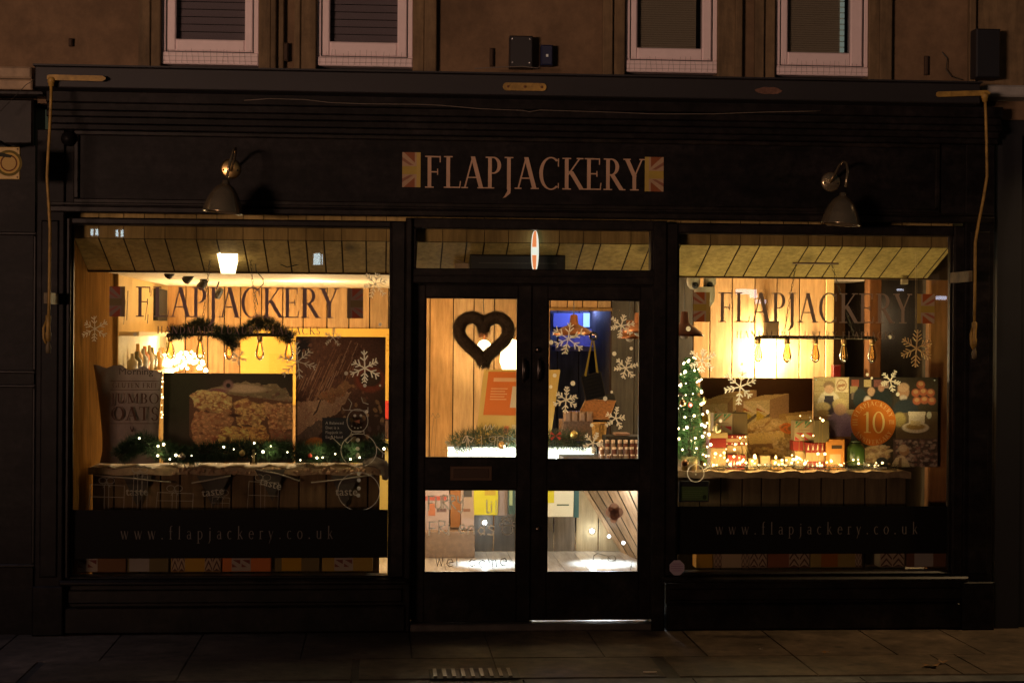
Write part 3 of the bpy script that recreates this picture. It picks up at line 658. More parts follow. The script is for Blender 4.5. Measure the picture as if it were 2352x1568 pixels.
# ================================================================== things on the front
def tubething(name, label, cat, pts, Y, r, m, grp=None): pass
def awning_arm(side, label):
    pts = {0: [(118, 186), (117, 235), (114, 300), (110, 364), (108, 405), (112, 470), (115, 526), (114, 600), (113, 690), (111, 745)],
           1: [(2262, 222), (2264, 260), (2266, 330), (2267, 405), (2259, 455), (2247, 515), (2240, 557), (2239, 650), (2238, 760)]}[side]
    Y = -.40; base = P(*pts[-1], Y); r = thing('awning_winding_arm', label, 'awning arm', tuple(base), 'awning winding arms')
    n = 3 if side == 0 else 4
    mb = MB(); mb.tube([P(a, b, Y) for a, b in pts], .0090, 10); mb.build('rod', yellowp if side else yellowp, r, True)
    # blade across the top, fixed to the box
    a, b = ((108, 186), (243, 186)) if side == 0 else ((2150, 216), (2274, 214))
    va, vb = ((-170+341, 0)) if False else (0, 0)
    x0, x1 = P(a[0], a[1], Y).x, P(b[0], b[1], Y).x
    zc0 = P(a[0], 178 if side == 0 else 217, Y).z; zc1 = P(b[0], 181 if side == 0 else 214, Y).z; h = .016
    mb = MB(); k = .012
    mb.prism([(x0, zc0-h*.6), (x0+k, zc0-h), (x1-k*1.6, zc1-h), (x1, zc1-h*.3), (x1, zc1+h*.3), (x1-k*1.6, zc1+h), (x0+k, zc0+h), (x0, zc0+h*.6)], Y-.006, Y+.002); mb.build('blade', yellowp, r)
    top = P(*pts[0], Y); mb = MB(); mb.lathe([(.0001, -.035), (.017, -.03), (.017, -.012), (.021, -.01), (.021, .012), (.015, .02), (.0001, .024)], top, 14); mb.build('socket', yellowp, r, True)
    mb = MB(); mb.box(top.x-.01, top.x+.01, Y+.002, -.3605, top.z-.012, top.z+.012); mb.build('bracket', blackm, r)
    # hooked lower end: clamp, crank handle and grip
    e = base; mb = MB(); mb.lathe([(.0001, -.10), (.014, -.095), (.017, -.05), (.012, -.04), (.013, 0), (.016, .02), (.016, .05), (.011, .055)], e, 12)
    mb.tube([(e.x-.012, Y, e.z+.02), (e.x-.026, Y-.01, e.z-.02), (e.x-.024, Y-.012, e.z-.08), (e.x-.01, Y-.01, e.z-.11)], .007, 8); mb.build('crank', yellowp, r, True)
    mb = MB(); mb.lathe([(.0001, -.17), (.013, -.165), (.015, -.13), (.010, -.11), (.010, -.10)], e, 12); mb.build('grip', yellowd, r, True)
    s = P(pts[-1][0]-7, pts[-1][1]-(125 if side else 60), Y); mb = MB(); mb.cbox(s.x-.012, s.x+.012, Y+.012, -.052, s.z-.03, s.z+.035, .003); mb.build('wall_clip', yellowd, r)
    return r
awning_arm(0, 'yellow awning winding rod bent near its top, left of the left shop window')
awning_arm(1, 'yellow awning winding rod cranked inwards, right of the right shop window')
x0, x1, z0, z1 = RX(1155, 191, 1255, 209, -.365); mb = MB(); h = (z1-z0)/2; c = (z0+z1)/2
pts = [(x0+h+h*math.cos(a), c+h*math.sin(a)) for a in np.linspace(PI/2, 3*PI/2, 9)]+[(x1-h+h*math.cos(a), c+h*math.sin(a)) for a in np.linspace(-PI/2, PI/2, 9)]
mb.prism(pts, -.372, -.3605); br = mb.build('awning_bracket', yellowp); tag(br, 'short rounded yellow plate in the middle of the awning box', 'bracket')
for k in (-1, 0, 1):
    mb = MB(); mb.lathe([(.008, .006), (.0001, .008)], ((x0+x1)/2+k*.10, -.372, c), 10, Matrix.Rotation(PI/2, 3, 'X'))
    o = mb.build('bolt', mat('rusty', (.14, .06, .02), .7), None, org=br.location); o.location = (0, 0, 0); o.parent = br
x0, x1, z0, z1 = RX(1733, 199, 1796, 218, -.362); mb = MB()
pts = [((x0+x1)/2+(x1-x0)/2*math.cos(a)*random.uniform(.85, 1.05), (z0+z1)/2+(z1-z0)/2*math.sin(a)*random.uniform(.7, 1.05)) for a in np.linspace(0, 2*PI, 18)[:-1]]
mb.prism(pts, -.3625, -.3603); tag(mb.build('rust_patch', mat('peeled', (.15, .075, .05), .9, noise=.5, nscale=30)), 'oval patch of peeled rusty paint on the right half of the awning box', 'patch')
# electric cable under the box
pc = [(560, 231), (620, 227), (700, 229), (760, 236), (840, 239), (960, 240), (1010, 242), (1100, 250), (1200, 254), (1218, 257), (1240, 253), (1400, 258), (1500, 262), (1640, 262), (1750, 258), (1850, 256), (1885, 255)]
mb = MB(); mb.tube([P(a, b, -.215) for a, b in pc], .0026, 6); tag(mb.build('cable', mat('grey_cable', (.15, .125, .10), .5), smooth=True), 'thin pale cable sagging under the awning box above the fascia', 'cable')
mb = MB(); p = P(430, 0, 0)
mb.tube([P(-5, 262, -.21), P(60, 195, -.20), P(85, 180, -.2)], .002, 5); tag(mb.build('thin_wire', wire), 'thin dark wire across the stone ledge at the top left', 'wire')
# boxes on the stone wall
def wallbox(name, label, cat, u0, v0, u1, v1, dep, m, extra=None):
    x0, x1, z0, z1 = RX(u0, v0, u1, v1, -dep); r = thing(name, label, cat, ((x0+x1)/2, -.001, z0))
    mb = MB(); mb.cbox(x0, x1, -dep, -.002, z0, z1, .008); mb.build('housing', m, r)
    if extra: extra(r, x0, x1, z0, z1)
    return r
def ex1(r, x0, x1, z0, z1):
    for a, b in ((x0+.018, z0+.03), (x0+.018, z1-.02), (x1-.018, z0+.03), (x1-.018, z1-.02)):
        mb = MB(); mb.lathe([(.006, .004), (.0001, .006)], (a, -.10, b), 8, Matrix.Rotation(PI/2, 3, 'X')); mb.build('screw', mat('screw_metal', (.3, .3, .3), .4, metal=1), r)
wallbox('junction_box', 'black square junction box with corner screws, on the wall above the shop name', 'electrical box', 1171, 82, 1224, 155, .10, mat('box_black', (.022, .02, .022), .5), ex1)
def ex2(r, x0, x1, z0, z1):
    mb = MB(); mb.box((x0+x1)/2-.006, (x0+x1)/2+.008, -.082, -.0805, (z0+z1)/2-.012, (z0+z1)/2+.004); mb.build('indicator', mat('indicator', (.7, .8, .8), .4), r)
wallbox('sensor_box', 'small dark blue sensor with a white mark, right of the black junction box', 'sensor', 1243, 103, 1270, 150, .08, mat('box_blue', (.015, .02, .06), .5), ex2)
wallbox('wall_bracket', 'narrow rusty metal strip left of the black junction box', 'bracket', 1125, 110, 1134, 152, .03, mat('rusty2', (.05, .028, .015), .8))
wallbox('wall_bracket', 'narrow dark metal strip beside a curled wire at the upper right', 'bracket', 2125, 128, 2134, 172, .03, mat('rusty2'))
wallbox('wall_bracket', 'short dark metal strip on the stone above the left end of the awning box', 'bracket', 157, 88, 166, 106, .03, mat('rusty2'))
wallbox('wall_bracket', 'dark metal strip between the two left upper windows', 'bracket', 652, 98, 662, 140, .05, mat('rusty2'))
wallbox('bell_box', 'tall rounded black alarm box at the right end of the awning box', 'alarm', 2243, 66, 2298, 178, .16, mat('box_dark2', (.013, .014, .018), .5))
mb = MB(); mb.tube([P(2164, 120, -.01), P(2176, 135, -.02), P(2173, 160, -.03), P(2185, 176, -.03), P(2210, 184, -.03)], .003, 6); tag(mb.build('loose_wire', wire), 'curled loose wire on the stone near the upper right corner', 'wire')
mb = MB(); mb.tube([P(1090, 158, -.30), P(1140, 155, -.3), P(1200, 153, -.3), P(1235, 157, -.3), P(1240, 152, -.29)], .003, 6); tag(mb.build('pale_wire', mat('grey_cable')), 'short pale wire lying on top of the awning box below the junction box', 'wire')
p = P(157, 318, -.07); mb = MB(); mb.lathe([(.0001, .05), (.03, .045), (.045, .02), (.045, 0)], (p.x, -.05, p.z), 20, Matrix.Rotation(PI/2, 3, 'X')); o = mb.build('boss', paint, bld, True)

# gooseneck shop lamps
def goose(label, plate, arc, top, bot, halfw, shiny):
    pc_ = P(*plate, -.03); r = thing('gooseneck_lamp', label, 'wall lamp', tuple(pc_), 'gooseneck lamps over the shop windows')
    M = Matrix.Rotation(PI/2, 3, 'X'); mb = MB(); mb.lathe([(.0001, .016), (.05, .014), (.060, .008), (.062, 0)], (pc_.x, -.031, pc_.z), 28, M); mb.build('wall_plate', brassp if shiny else brass, r, True)
    for k in (-1, 1): mb = MB(); mb.ball((pc_.x+k*.042, -.046, pc_.z-.01), .006, 6); mb.build('screw', blackm, r)
    mb = MB(); mb.tube([P(u, v, y) for u, v, y in arc], .0085, 10); mb.build('arm', brass, r, True)
    t = P(*top, -.42); b = P(*bot, -.42); ax = (t-b); L = ax.length; ax.normalize(); M = ax.to_track_quat('Z', 'Y').to_matrix()
    R = halfw/372*.965; pr = [(.014, L), (.020, L-.004), (.022, L*.90), (.030, L*.86), (R*.46, L*.78), (R*.66, L*.60), (R*.80, L*.42), (R*.91, L*.22), (R*.985, L*.05), (R, 0), (R*1.02, -.006), (R*.99, -.004), (R*.95, L*.08), (R*.84, L*.27), (R*.68, L*.48), (R*.4, L*.71)]
    mb = MB(); mb.lathe(pr, b, 40, M); mb.build('lamp_shade', brass, r, True)
    mb = MB(); mb.lathe([(.0001, -.03), (.02, -.022), (.03, 0), (.028, .02), (.014, .05), (.013, L*.6)], b+ax*.05, 14, M); mb.build('bulb', mat('unlit_bulb', (.5, .48, .42), .3), r, True)
    return r
goose('brass gooseneck lamp hanging over the left window with a bright round wall plate', (530, 388),
      [(530, 392, -.045), (537, 372, -.12), (541, 350, -.20), (541, 341, -.28), (536, 347, -.36), (528, 375, -.41), (521, 408, -.42)], (519, 414), (511, 486), 45, True)
goose('brass gooseneck lamp with a dull wall plate over the right window', (1908, 418),
      [(1908, 418, -.045), (1918, 400, -.12), (1928, 380, -.20), (1937, 371, -.27), (1945, 375, -.34), (1947, 395, -.40), (1942, 430, -.42)], (1937, 442), (1931, 514), 46, False)
# ================================================================== shop room
def wcol(): 
    g = random.uniform(.78, 1.12); h = random.uniform(-.03, .03); return (.54*g+h, .335*g, .175*g-h*.4)
def boards(mb, x0, x1, z0, z1, y, bw, col=wcol, gap=.009, th=.012, jitter=.2):
    x = x0
    while x < x1-.01:
        e = min(x1, x+bw*random.uniform(1-jitter, 1+jitter)); e = x1 if x1-e < bw*.3 else e
        mb.cbox(x+gap/2, e-gap/2, y, y+th, z0, z1, .003, col()); x = e
YB = 4.7; FZ = .05; CZ = P(640, 659, YB).z; CZ2 = CZ+.16; XM = P(1222, 800, YB).x
xL = P(165, 900, .12).x-.02; xR = P(2700, 900, .12).x
mb = MB(); mb.box(xL-.3, xR, .30, 7.6, -.005, FZ-.002)
struct(mb.build('shop_subfloor', blackm)); 
# floor planks run from the door into the shop
fl = mat('floor_planks', attr=True, rough=.22, noise=.35, nscale=6, stretch=(3, .35, 3), bump=.04, spec=.5)
mb = MB(); x = xL-.3
while x < xR:
    g = random.uniform(.8, 1.1); mb.box(x+.002, x+.178, .302, 7.5, FZ-.002, FZ+random.uniform(0, .0006), (.50*g, .43*g, .36*g)); x += .18
struct(mb.build('floor', fl, org=(0, 0, 0)))
# ceiling
mb = MB(); mb.box(xL-.3, XM, .66, 7.6, CZ, CZ+.05); mb.box(XM+.001, xR, .66, 7.6, CZ2, CZ2+.05); mb.box(XM-.02, XM, .66, 7.6, CZ+.051, CZ2+.05); struct(mb.build('ceiling', plaster, org=(0, 0, 0)))
# back wall with a doorway (1265..1402) and an opening on the right (from 1915)
U = lambda u, Y=YB: P(u, 800, Y).x
zd = P(1330, 714, YB).z
mb = MB(); mb.box(xL-.3, U(1264), YB+.013, YB+.1, FZ, CZ, (.05, .03, .02)); mb.box(U(1403), U(1914), YB+.013, YB+.1, FZ, CZ2, (.05, .03, .02)); mb.box(U(1264), U(1403), YB+.013, YB+.1, zd+.004, CZ2, (.05, .03, .02))
boards(mb, xL-.02, U(1263), FZ, CZ, YB, .175)
boards(mb, U(1264), U(1403), zd+.03, CZ2, YB, .15)
boards(mb, U(1592), U(1895), FZ, CZ2, YB, .175)
mb.cbox(U(1895.5), U(1914), YB-.02, YB+.012, FZ, CZ2, .004, (.80, .58, .28))
grey = lambda: tone((.085, .075, .065), .85, 1.1)
boards(mb, U(1404), U(1591), FZ, CZ2, YB, .175, grey)
mb.cbox(U(1262), U(1405), YB-.02, YB+.011, zd, zd+.028, .004, (.28, .17, .08)); 
mb.build('back_wall', wood, bld)
# back room seen through the doorway
mb = MB(); bl = lambda: tone((.15, .15, .20), .85, 1.15)
boards(mb, U(1180, 6.4), U(1480, 6.4), 0, 2.6, 6.4, .22, bl)
mb.box(U(1264)-.02, U(1264), YB+.1, 6.4, 0, 2.6, (.06, .05, .05)); mb.box(U(1405), U(1405)+.02, YB+.1, 6.4, 0, 2.6, (.07, .06, .06))
z0, z1 = P(1330, 806, 5.9).z, P(1330, 795, 5.9).z; mb.box(U(1275, 5.9), U(1403, 5.9), 5.9, 6.2, z0, z1, (.30, .28, .55))
z0, z1 = P(1330, 794, 6.1).z, P(1330, 755, 6.1).z; mb.box(U(1285, 6.1), U(1403, 6.1), 6.15, 6.25, z0, z1, (.16, .14, .26))
mb.build('back_room_wall', wood, bld)
bp = thing('blue_light_panel', 'bright blue lit panel in the back room, above the copper lamp in the right door', 'light panel', (U(1370, 6.3), 6.35, P(1370, 752, 6.3).z))
x0, x1, z0, z1 = RX(1340, 719, 1403, 751, 6.3); mb = MB()
for k in range(3): mb.box(x0+(x1-x0)*k/3+.003, x0+(x1-x0)*(k+1)/3-.003, 6.33, 6.34, z0, z1)
mb.build('diffuser', mat('blue_panel', (.3, .4, .8), .5, emit=(.22, .42, 1.0), es=1.9), bp)
x0, x1, z0, z1 = RX(1272, 719, 1339, 751, 6.3); mb = MB(); mb.box(x0, x1, 6.33, 6.34, z0, z1); mb.build('side_panel', mat('blue_panel2', (.1, .12, .4), .5, emit=(.10, .14, .85), es=.28), bp)
lamp('blue_light', (U(1350, 6.0), 6.0, 2.1), 5, (.3, .4, 1), .1)
# rooms to the right: dark opening, post, far wall
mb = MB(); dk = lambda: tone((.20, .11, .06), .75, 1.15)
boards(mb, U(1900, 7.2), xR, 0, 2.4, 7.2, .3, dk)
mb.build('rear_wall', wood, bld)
mb = MB(); mb.cbox(U(1988), U(2017), YB-.1, YB+.05, FZ, CZ2, .01, (.17, .08, .04)); mb.build('post', wood, bld)
# left side wall: boards running back
def sboards(mb, x, y0, y1, z0, z1, bw, th=.012, sgn=1, col=wcol):
    y = y0
    while y < y1-.01:
        e = min(y1, y+bw*random.uniform(.85, 1.15)); mb.box(min(x, x+sgn*th), max(x, x+sgn*th), y+.002, e-.002, z0, z1, col()); y = e
mb = MB(); xw = P(167, 900, .12).x
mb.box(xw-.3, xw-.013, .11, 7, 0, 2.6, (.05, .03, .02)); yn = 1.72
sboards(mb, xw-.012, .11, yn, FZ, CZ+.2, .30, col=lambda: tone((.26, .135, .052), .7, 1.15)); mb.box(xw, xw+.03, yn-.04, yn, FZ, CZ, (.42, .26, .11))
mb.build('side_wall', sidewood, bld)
mb = MB(); mb.box(xw-.012, xw, yn+.002, YB-.001, FZ, CZ-.001, (1, 1, 1)); mb.build('side_wall_plaster', mat('warm_plaster', (.66, .44, .17), .75, noise=.15, nscale=3), bld)
# right return post at the window edge
mb = MB(); a, b = P(2134, 900, .68).x, P(2180, 900, .68).x
mb.cbox(a, b+.2, .68, .76, FZ, 2.25, .01, (.33, .17, .08)); mb.box(xR-.2, xR, .11, 7.4, 0, 2.6, (.04, .03, .02)); mb.box(b+.1, xR, .68, .73, 0, 2.6, (.04, .03, .02)); mb.build('right_wall', wood, bld)
# sloping boarded soffit behind the glass heads, beam under it
ya, yb_ = .13, .62
sa, sb = P(1850, 566, ya).z, P(1850, 636, yb_).z
mb = MB(); x = xw; xe = P(2178, 560, .13).x+.03; k = 0
sc = lambda: tone((.44, .33, .15), .86, 1.1)
nx = xw
while nx < xe-.02:
    e = min(xe, nx+random.choice((.125, .15, .11, .19, .16))); c = sc()
    mb.face([(nx+.0045, ya, sa), (e-.0045, ya, sa), (e-.0045, yb_, sb), (nx+.0045, yb_, sb)][::-1], c)
    mb.face([(nx+.002, ya-.002, sa+.004), (e-.002, ya-.002, sa+.004), (e-.002, ya-.002, sa+.16), (nx+.002, ya-.002, sa+.16)], tuple(q*.9 for q in c)); nx = e
mb.face([(xw, ya+.004, sa+.01), (xe, ya+.004, sa+.01), (xe, yb_+.004, sb+.01), (xw, yb_+.004, sb+.01)], (.05, .03, .015))
mb.build('soffit', wood, bld)
mb = MB(); mb.cbox(xw, xe+.3, yb_, yb_+.04, sb-.012, CZ2+.12, .003, (.07, .045, .025)); mb.box(xw-.2, xR, .105, .64, sa+.17, sa+.20, (.05, .04, .03)); mb.build('beam', wood, bld)

# ================================================================== interior lamps
hotm = lambda es, c=(1, .80, .45): mat('glow_%s_%d' % ('%02d%02d' % (c[1]*100, c[2]*100), es*10), c, .5, emit=c, es=es)
WARM = (1, .72, .38)
# globe wall lamp seen in the left door
def sconce(label, u, v, Y, watt, R=.075, col=WARM, shape='globe', es=6):
    p = P(u, v, Y); r = thing('wall_light', label, 'wall lamp', tuple(p))
    if shape == 'globe':
        mb = MB(); mb.lathe([(.0001, -R), (R*.5, -R*.86), (R*.86, -R*.5), (R, 0), (R*.86, R*.5), (R*.5, R*.86), (.0001, R)], p, 20)
    else:
        mb = MB(); mb.lathe([(.0001, -R*1.6), (R*.55, -R*1.55), (R*.9, -R*.6), (R*.8, R*.7), (R*.5, R*1.3), (.0001, R*1.4)], p, 20)
    mb.build('glass_shade', hotm(es), r, True)
    mb = MB(); mb.tube([(p.x, p.y, p.z+R), (p.x, p.y, p.z+R+.05), (p.x, YB-.002, p.z+R+.08)], .012, 8); mb.box(p.x-.04, p.x+.04, YB-.03, YB-.001, p.z+R+.02, p.z+R+.15); mb.build('bracket', copper, r)
    lamp('bulb_light', (p.x, p.y-.0, p.z), watt, (1, .80, .48), R*1.02); return r
sconce('glowing round wall light seen through the middle of the heart wreath', 1112, 796, YB-.16, 34, .062)
sconce('tall bright paper-white wall light at the right edge of the left door pane', 1172, 815, YB-.55, 15, .10, shape='tall')
# downlight box lamp in the right window
p = P(1772, 800, YB-.22); r = thing('wall_light', 'wall light with dark square top shining on the boards in the right window', 'wall lamp', tuple(p))
mb = MB(); x0, x1, z0, z1 = RX(1757, 737, 1786, 771, YB-.22); mb.cbox(x0, x1, YB-.28, YB-.16, z0, z1, .006); mb.box((x0+x1)/2-.02, (x0+x1)/2+.02, YB-.16, YB-.001, z0+.03, z0+.08); mb.build('housing', mat('dark_bronze', (.09, .06, .03), .5, metal=.4), r)
mb = MB(); R = .045; c = P(1771, 784, YB-.22); mb.lathe([(.0001, -R), (R*.6, -R*.8), (R, 0), (R*.7, R*.75), (.0001, R)], c, 18); mb.build('bulb', hotm(7), r, True)
lamp('bulb_light', (c.x, YB-.14, P(1771, 812, YB).z), 34, (1, .80, .48), .035); lamp('bulb_light', (c.x, YB-.6, P(1771, 830, YB).z), 7, (1, .68, .32), .05)
# left glow: lit pile of string lights behind the posters
p = P(420, 838, 3.9)
# pale lamp under the left soffit
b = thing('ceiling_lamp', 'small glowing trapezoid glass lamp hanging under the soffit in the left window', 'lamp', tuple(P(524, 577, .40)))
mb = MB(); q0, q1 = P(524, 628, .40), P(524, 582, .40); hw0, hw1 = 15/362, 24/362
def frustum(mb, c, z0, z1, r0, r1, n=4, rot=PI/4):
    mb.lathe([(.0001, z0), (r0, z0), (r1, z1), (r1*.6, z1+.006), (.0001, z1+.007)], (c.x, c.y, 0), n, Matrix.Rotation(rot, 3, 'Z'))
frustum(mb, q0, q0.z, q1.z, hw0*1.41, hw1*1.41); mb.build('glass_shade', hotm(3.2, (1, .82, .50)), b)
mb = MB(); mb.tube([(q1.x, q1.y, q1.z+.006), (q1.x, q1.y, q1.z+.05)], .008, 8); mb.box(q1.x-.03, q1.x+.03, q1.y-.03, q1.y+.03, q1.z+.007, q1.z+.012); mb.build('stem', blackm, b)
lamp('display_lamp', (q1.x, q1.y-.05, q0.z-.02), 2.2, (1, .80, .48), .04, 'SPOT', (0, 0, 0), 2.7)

def bulbthing(parent, p, h=.13, lit=0.0, R=.030):
    "edison bulb hanging with its cap at p"
    mb = MB(); mb.lathe([(.016, 0), (.018, -.01), (.018, -.035), (.014, -.04)], p, 12); o = mb.build('bulb_holder', copper if not lit else brassp, parent, True)
    mb = MB(); mb.lathe([(.013, -.04), (.016, -.055), (R*.8, -.085), (R, -.115), (R*.82, -.14), (R*.4, -.155), (.0001, -.16)], p, 16); g = mb.build('bulb', bulbglass, parent, True)
    mb = MB()
    for k in range(4):
        a = k*PI/2+.4; mb.tube([(p[0]+.003*math.cos(a), p[1]+.003*math.sin(a), p[2]-.05), (p[0]+.012*math.cos(a), p[1]+.012*math.sin(a), p[2]-.125), (p[0], p[1], p[2]-.13)], .0012, 4)
    mb.build('filament', mat('filament%d' % int(lit*10), (.5, .25, .06), .5, emit=(1, .5, .12), es=.6+lit), g)
def chain(mb, a, b, n=None):
    a, b = Vector(a), Vector(b); d = (b-a); n = n or max(3, int(d.length/.026)); d.normalize()
    for k in range(n):
        c = a+(b-a)*((k+.5)/n); s = Vector((1, 0, 0)) if k % 2 else Vector((0, 1, 0)); s = (s-d*s.dot(d)).normalized(); L = (b-a).length/n*.62; q = []
        for i in range(9):
            t = 2*PI*i/8; q.append(c+d*L*math.cos(t)+s*.0065*math.sin(t))
        mb.tube(q, .0016, 4, cap=False)
def rail_light(label, mount, ym, rail, yr, chains, bulbs, vb, lit):
    p = P((rail[0]+rail[1])/2, rail[2], yr); r = thing('pipe_rail_light', label, 'hanging lamp', tuple(p), 'pipe rail lights hanging in the windows')
    x0, x1 = P(rail[0], rail[2], yr).x, P(rail[1], rail[2], yr).x; z = p.z
    mb = MB(); mb.tube([(x0, yr, z-.02), (x0+.008, yr, z-.004), (x0+.03, yr, z), (x1-.03, yr, z), (x1-.008, yr, z-.004), (x1, yr, z-.02)], .012, 10); mb.build('rail', mat('dark_pipe', (.06, .045, .03), .35, metal=.8), r, True)
    a, b_, c, d = RX(mount[0], mount[1], mount[2], mount[3], ym); mb = MB(); mb.cbox(a, b_, ym-.02, ym+.04, c, d, .004); mb.build('ceiling_mount', mat('mount_red', (.10, .045, .03), .5), r)
    for (u0, v0, u1) in chains:
        mb = MB(); chain(mb, P(u0, v0, ym+.01), (P(u1, rail[2], yr).x, yr, z+.01)); mb.build('chain', mat('chain', (.05, .035, .02), .4, metal=.6), r)
    for u in bulbs: bulbthing(r, (P(u, rail[2], yr).x, yr, z-.008), lit=lit)
    return r
rail_light('dark pipe rail with five hanging filament bulbs in the right window', (1820, 595, 1925, 607), .40, (1735, 2012, 775), .62, [(1828, 607, 1800), (1910, 607, 1962)], [1742, 1808, 1873, 1938, 2003], 0, .5)
rail_light('pipe rail wrapped in fir garland with five hanging bulbs in the left window', (480, 574, 576, 583), .40, (384, 672, 768), .75, [(484, 584, 462), (574, 584, 592)], [392, 460, 527, 597, 664], 0, 4)
# pendants over the counter
def pendant(label, u, vtop, vrim, halfw, Y, m, cordv=640):
    t = P(u, vtop, Y); b_ = P(u, vrim, Y); r = thing('pendant_lamp', label, 'pendant lamp', tuple(b_), 'pendant lamps over the counter')
    R = halfw*(Y+10.4)/3888; H = t.z-b_.z
    mb = MB(); mb.lathe([(.012, H), (.028, H*.98), (.036, H*.55), (.05, H*.48), (R*.5, H*.40), (R*.85, H*.18), (R, 0), (R*.97, 0), (R*.82, H*.15), (R*.45, H*.36)], b_, 32); mb.build('lamp_shade', m, r, True)
    mb = MB(); mb.tube([(t.x, t.y, t.z), (t.x, t.y, CZ)], .004, 6); mb.build('cord', blackm, r)
    mb = MB(); mb.ball((b_.x, b_.y, b_.z+.01), .035, 8); mb.build('bulb', mat('unlit_bulb'), r, True)
pendant('copper pendant lamp shade behind the snowflake at the upper left of the right door pane', 1318, 722, 770, 50, 2.9, copper)
pendant('copper pendant lamp shade half hidden at the right edge of the right door pane', 1466, 718, 765, 44, 2.7, copper)
pendant('copper pendant lamp farther back behind the small upper snowflake in the right door', 1446, 735, 778, 26, 3.5, copper)
pendant('dark pendant lamp shade at the upper left edge of the right window', 1572, 715, 772, 45, 2.4, mat('dark_copper', (.10, .04, .03), .35, metal=.8))
# track spots in the left window
for u, v, Y, lab in ((393, 625, 1.6, 'first'), (434, 637, 2.1, 'second'), (466, 652, 2.7, 'third'), (503, 672, 3.3, 'fourth')):
    p = P(u, v, Y); r = thing('spot_light', 'small black ceiling spot, %s from the left in the row in the left window' % lab, 'spot light', tuple(p), 'black ceiling spots in the left window')
    mb = MB(); M = Matrix.Rotation(math.radians(35+u % 20), 3, 'Y') @ Matrix.Rotation(.6, 3, 'X'); mb.lathe([(.0001, .045), (.022, .04), (.030, .0), (.034, -.04), (.0001, -.042)], p, 12, M)
    mb.build('head', blackm, r); mb = MB(); mb.tube([(p.x, p.y, p.z), (p.x-.02, p.y, p.z+.03), (p.x, p.y, CZ)], .006, 6); mb.build('stem', blackm, r)
p = P(256, 568, .45); r = thing('camera', 'small black camera on the dark soffit in the upper left corner of the left window', 'camera', tuple(p))
mb = MB(); mb.lathe([(.0001, -.035), (.026, -.03), (.028, .02), (.0001, .03)], p, 14); mb.build('body', blackm, r, True); mb = MB(); mb.ball((p.x+.01, p.y-.02, p.z-.03), .009, 6); mb.build('lens', mat('indicator'), r)
# loose cable in the left window
mb = MB(); mb.tube([P(a, b, .5) for a, b in ((592, 700), (585, 672), (605, 652), (604, 640), (588, 622), (587, 606), (600, 596), (630, 601), (660, 614), (690, 606), (712, 597))], .003, 6); tag(mb.build('lamp_cable', wire, smooth=True), 'dark lamp cable looping under the soffit to the rail light in the left window', 'cable')
# white dome cameras in the right window
def dome(u, v, R, lens, label):
    Y = 1.0; p = P(u, v, Y); r = thing('dome_camera', label, 'camera', tuple(p), 'white dome cameras in the right window')
    R = R*(Y+10.4)/3888; mb = MB(); mb.lathe([(R*.95, R*1.0), (R, R*.2), (R*.9, -R*.35), (R*.55, -R*.8), (.0001, -R)], p, 20); mb.build('housing', mat('camera_white', (.75, .66, .52), .4), r, True)
    if lens: mb = MB(); mb.ball((p.x+lens[0]*R, p.y-R*.75, p.z-R*.35), R*.5, 8); mb.build('lens', blackm, r, True)
    mb = MB(); mb.tube([(p.x, p.y, p.z+R*.9), (p.x, p.y, CZ)], .008, 6); mb.build('stem', blackm, r)
dome(1593, 650, 16, (.1, 0), 'left one of the two small white dome cameras under the soffit in the right window')
dome(1630, 649, 15, (-.1, 0), 'right one of the two small white dome cameras under the soffit in the right window')
dome(1618, 684, 25, None, 'large white dome below the two small cameras in the right window')
# transom: black heater and light box
x0, x1, z0, z1 = RX(1079, 577, 1299, 632, .30); r = thing('air_heater', 'long black heater unit seen through the glass above the doors', 'heater', ((x0+x1)/2, .3, z0))
mb = MB(); mb.cbox(x0, x1, .30, .50, z0, z1-.02, .012); mb.box(x0+.08, x1-.08, .33, .48, z1-.02, z1); mb.build('casing', mat('heater_black', (.012, .014, .013), .5), r)
mb = MB()
for k in range(60):
    xx = x0+.06+(x1-x0-.12)*k/59; mb.box(xx, xx+.004, .298, .2995, (z0+z1)/2-.004, (z0+z1)/2+.004)
mb.build('vent_slots', mat('slot_grey', (.10, .10, .09), .5), r)
mb = MB(); mb.tube([P(a, b, .4) for a, b in ((1072, 605), (1050, 598), (1033, 585), (1031, 574), (1042, 569), (1060, 572), (1078, 583), (1085, 600))], .004, 6, cap=True); tag(mb.build('white_cable', mat('cable_white', (.35, .27, .17), .5), smooth=True), 'pale cable loop left of the black heater above the doors', 'cable')
x0, x1, z0, z1 = RX(1044, 602, 1078, 624, .45); tag(MB().cbox(x0, x1, .45, .50, z0, z1, .004, (.42, .33, .2)).build('small_card', matte), 'small pale card standing beside the black heater', 'card')
r = thing('oval_lightbox', 'narrow glowing orange and white oval sign seen edge-on above the doors', 'light sign', tuple(P(1229, 620, .09)))
x0, x1, z0, z1 = RX(1220.5, 530, 1237, 622, .09); cx, cz, hx, hz = (x0+x1)/2, (z0+z1)/2, (x1-x0)/2, (z1-z0)/2
mb = MB(); mb.prism([(cx+hx*math.copysign(abs(math.cos(a))**.8, math.cos(a)), cz+hz*math.sin(a)) for a in np.linspace(0, 2*PI, 33)[:-1]], .072, .115)
mb.build('housing', mat('lightbox', (.8, .8, .7), .5, emit=(.9, 1, .9), es=.9), r)
mb = MB(); oc = (1.0, .33, .12)
def ov(z): return hx*max(.0, 1-abs((z-cz)/hz)**2)**.4
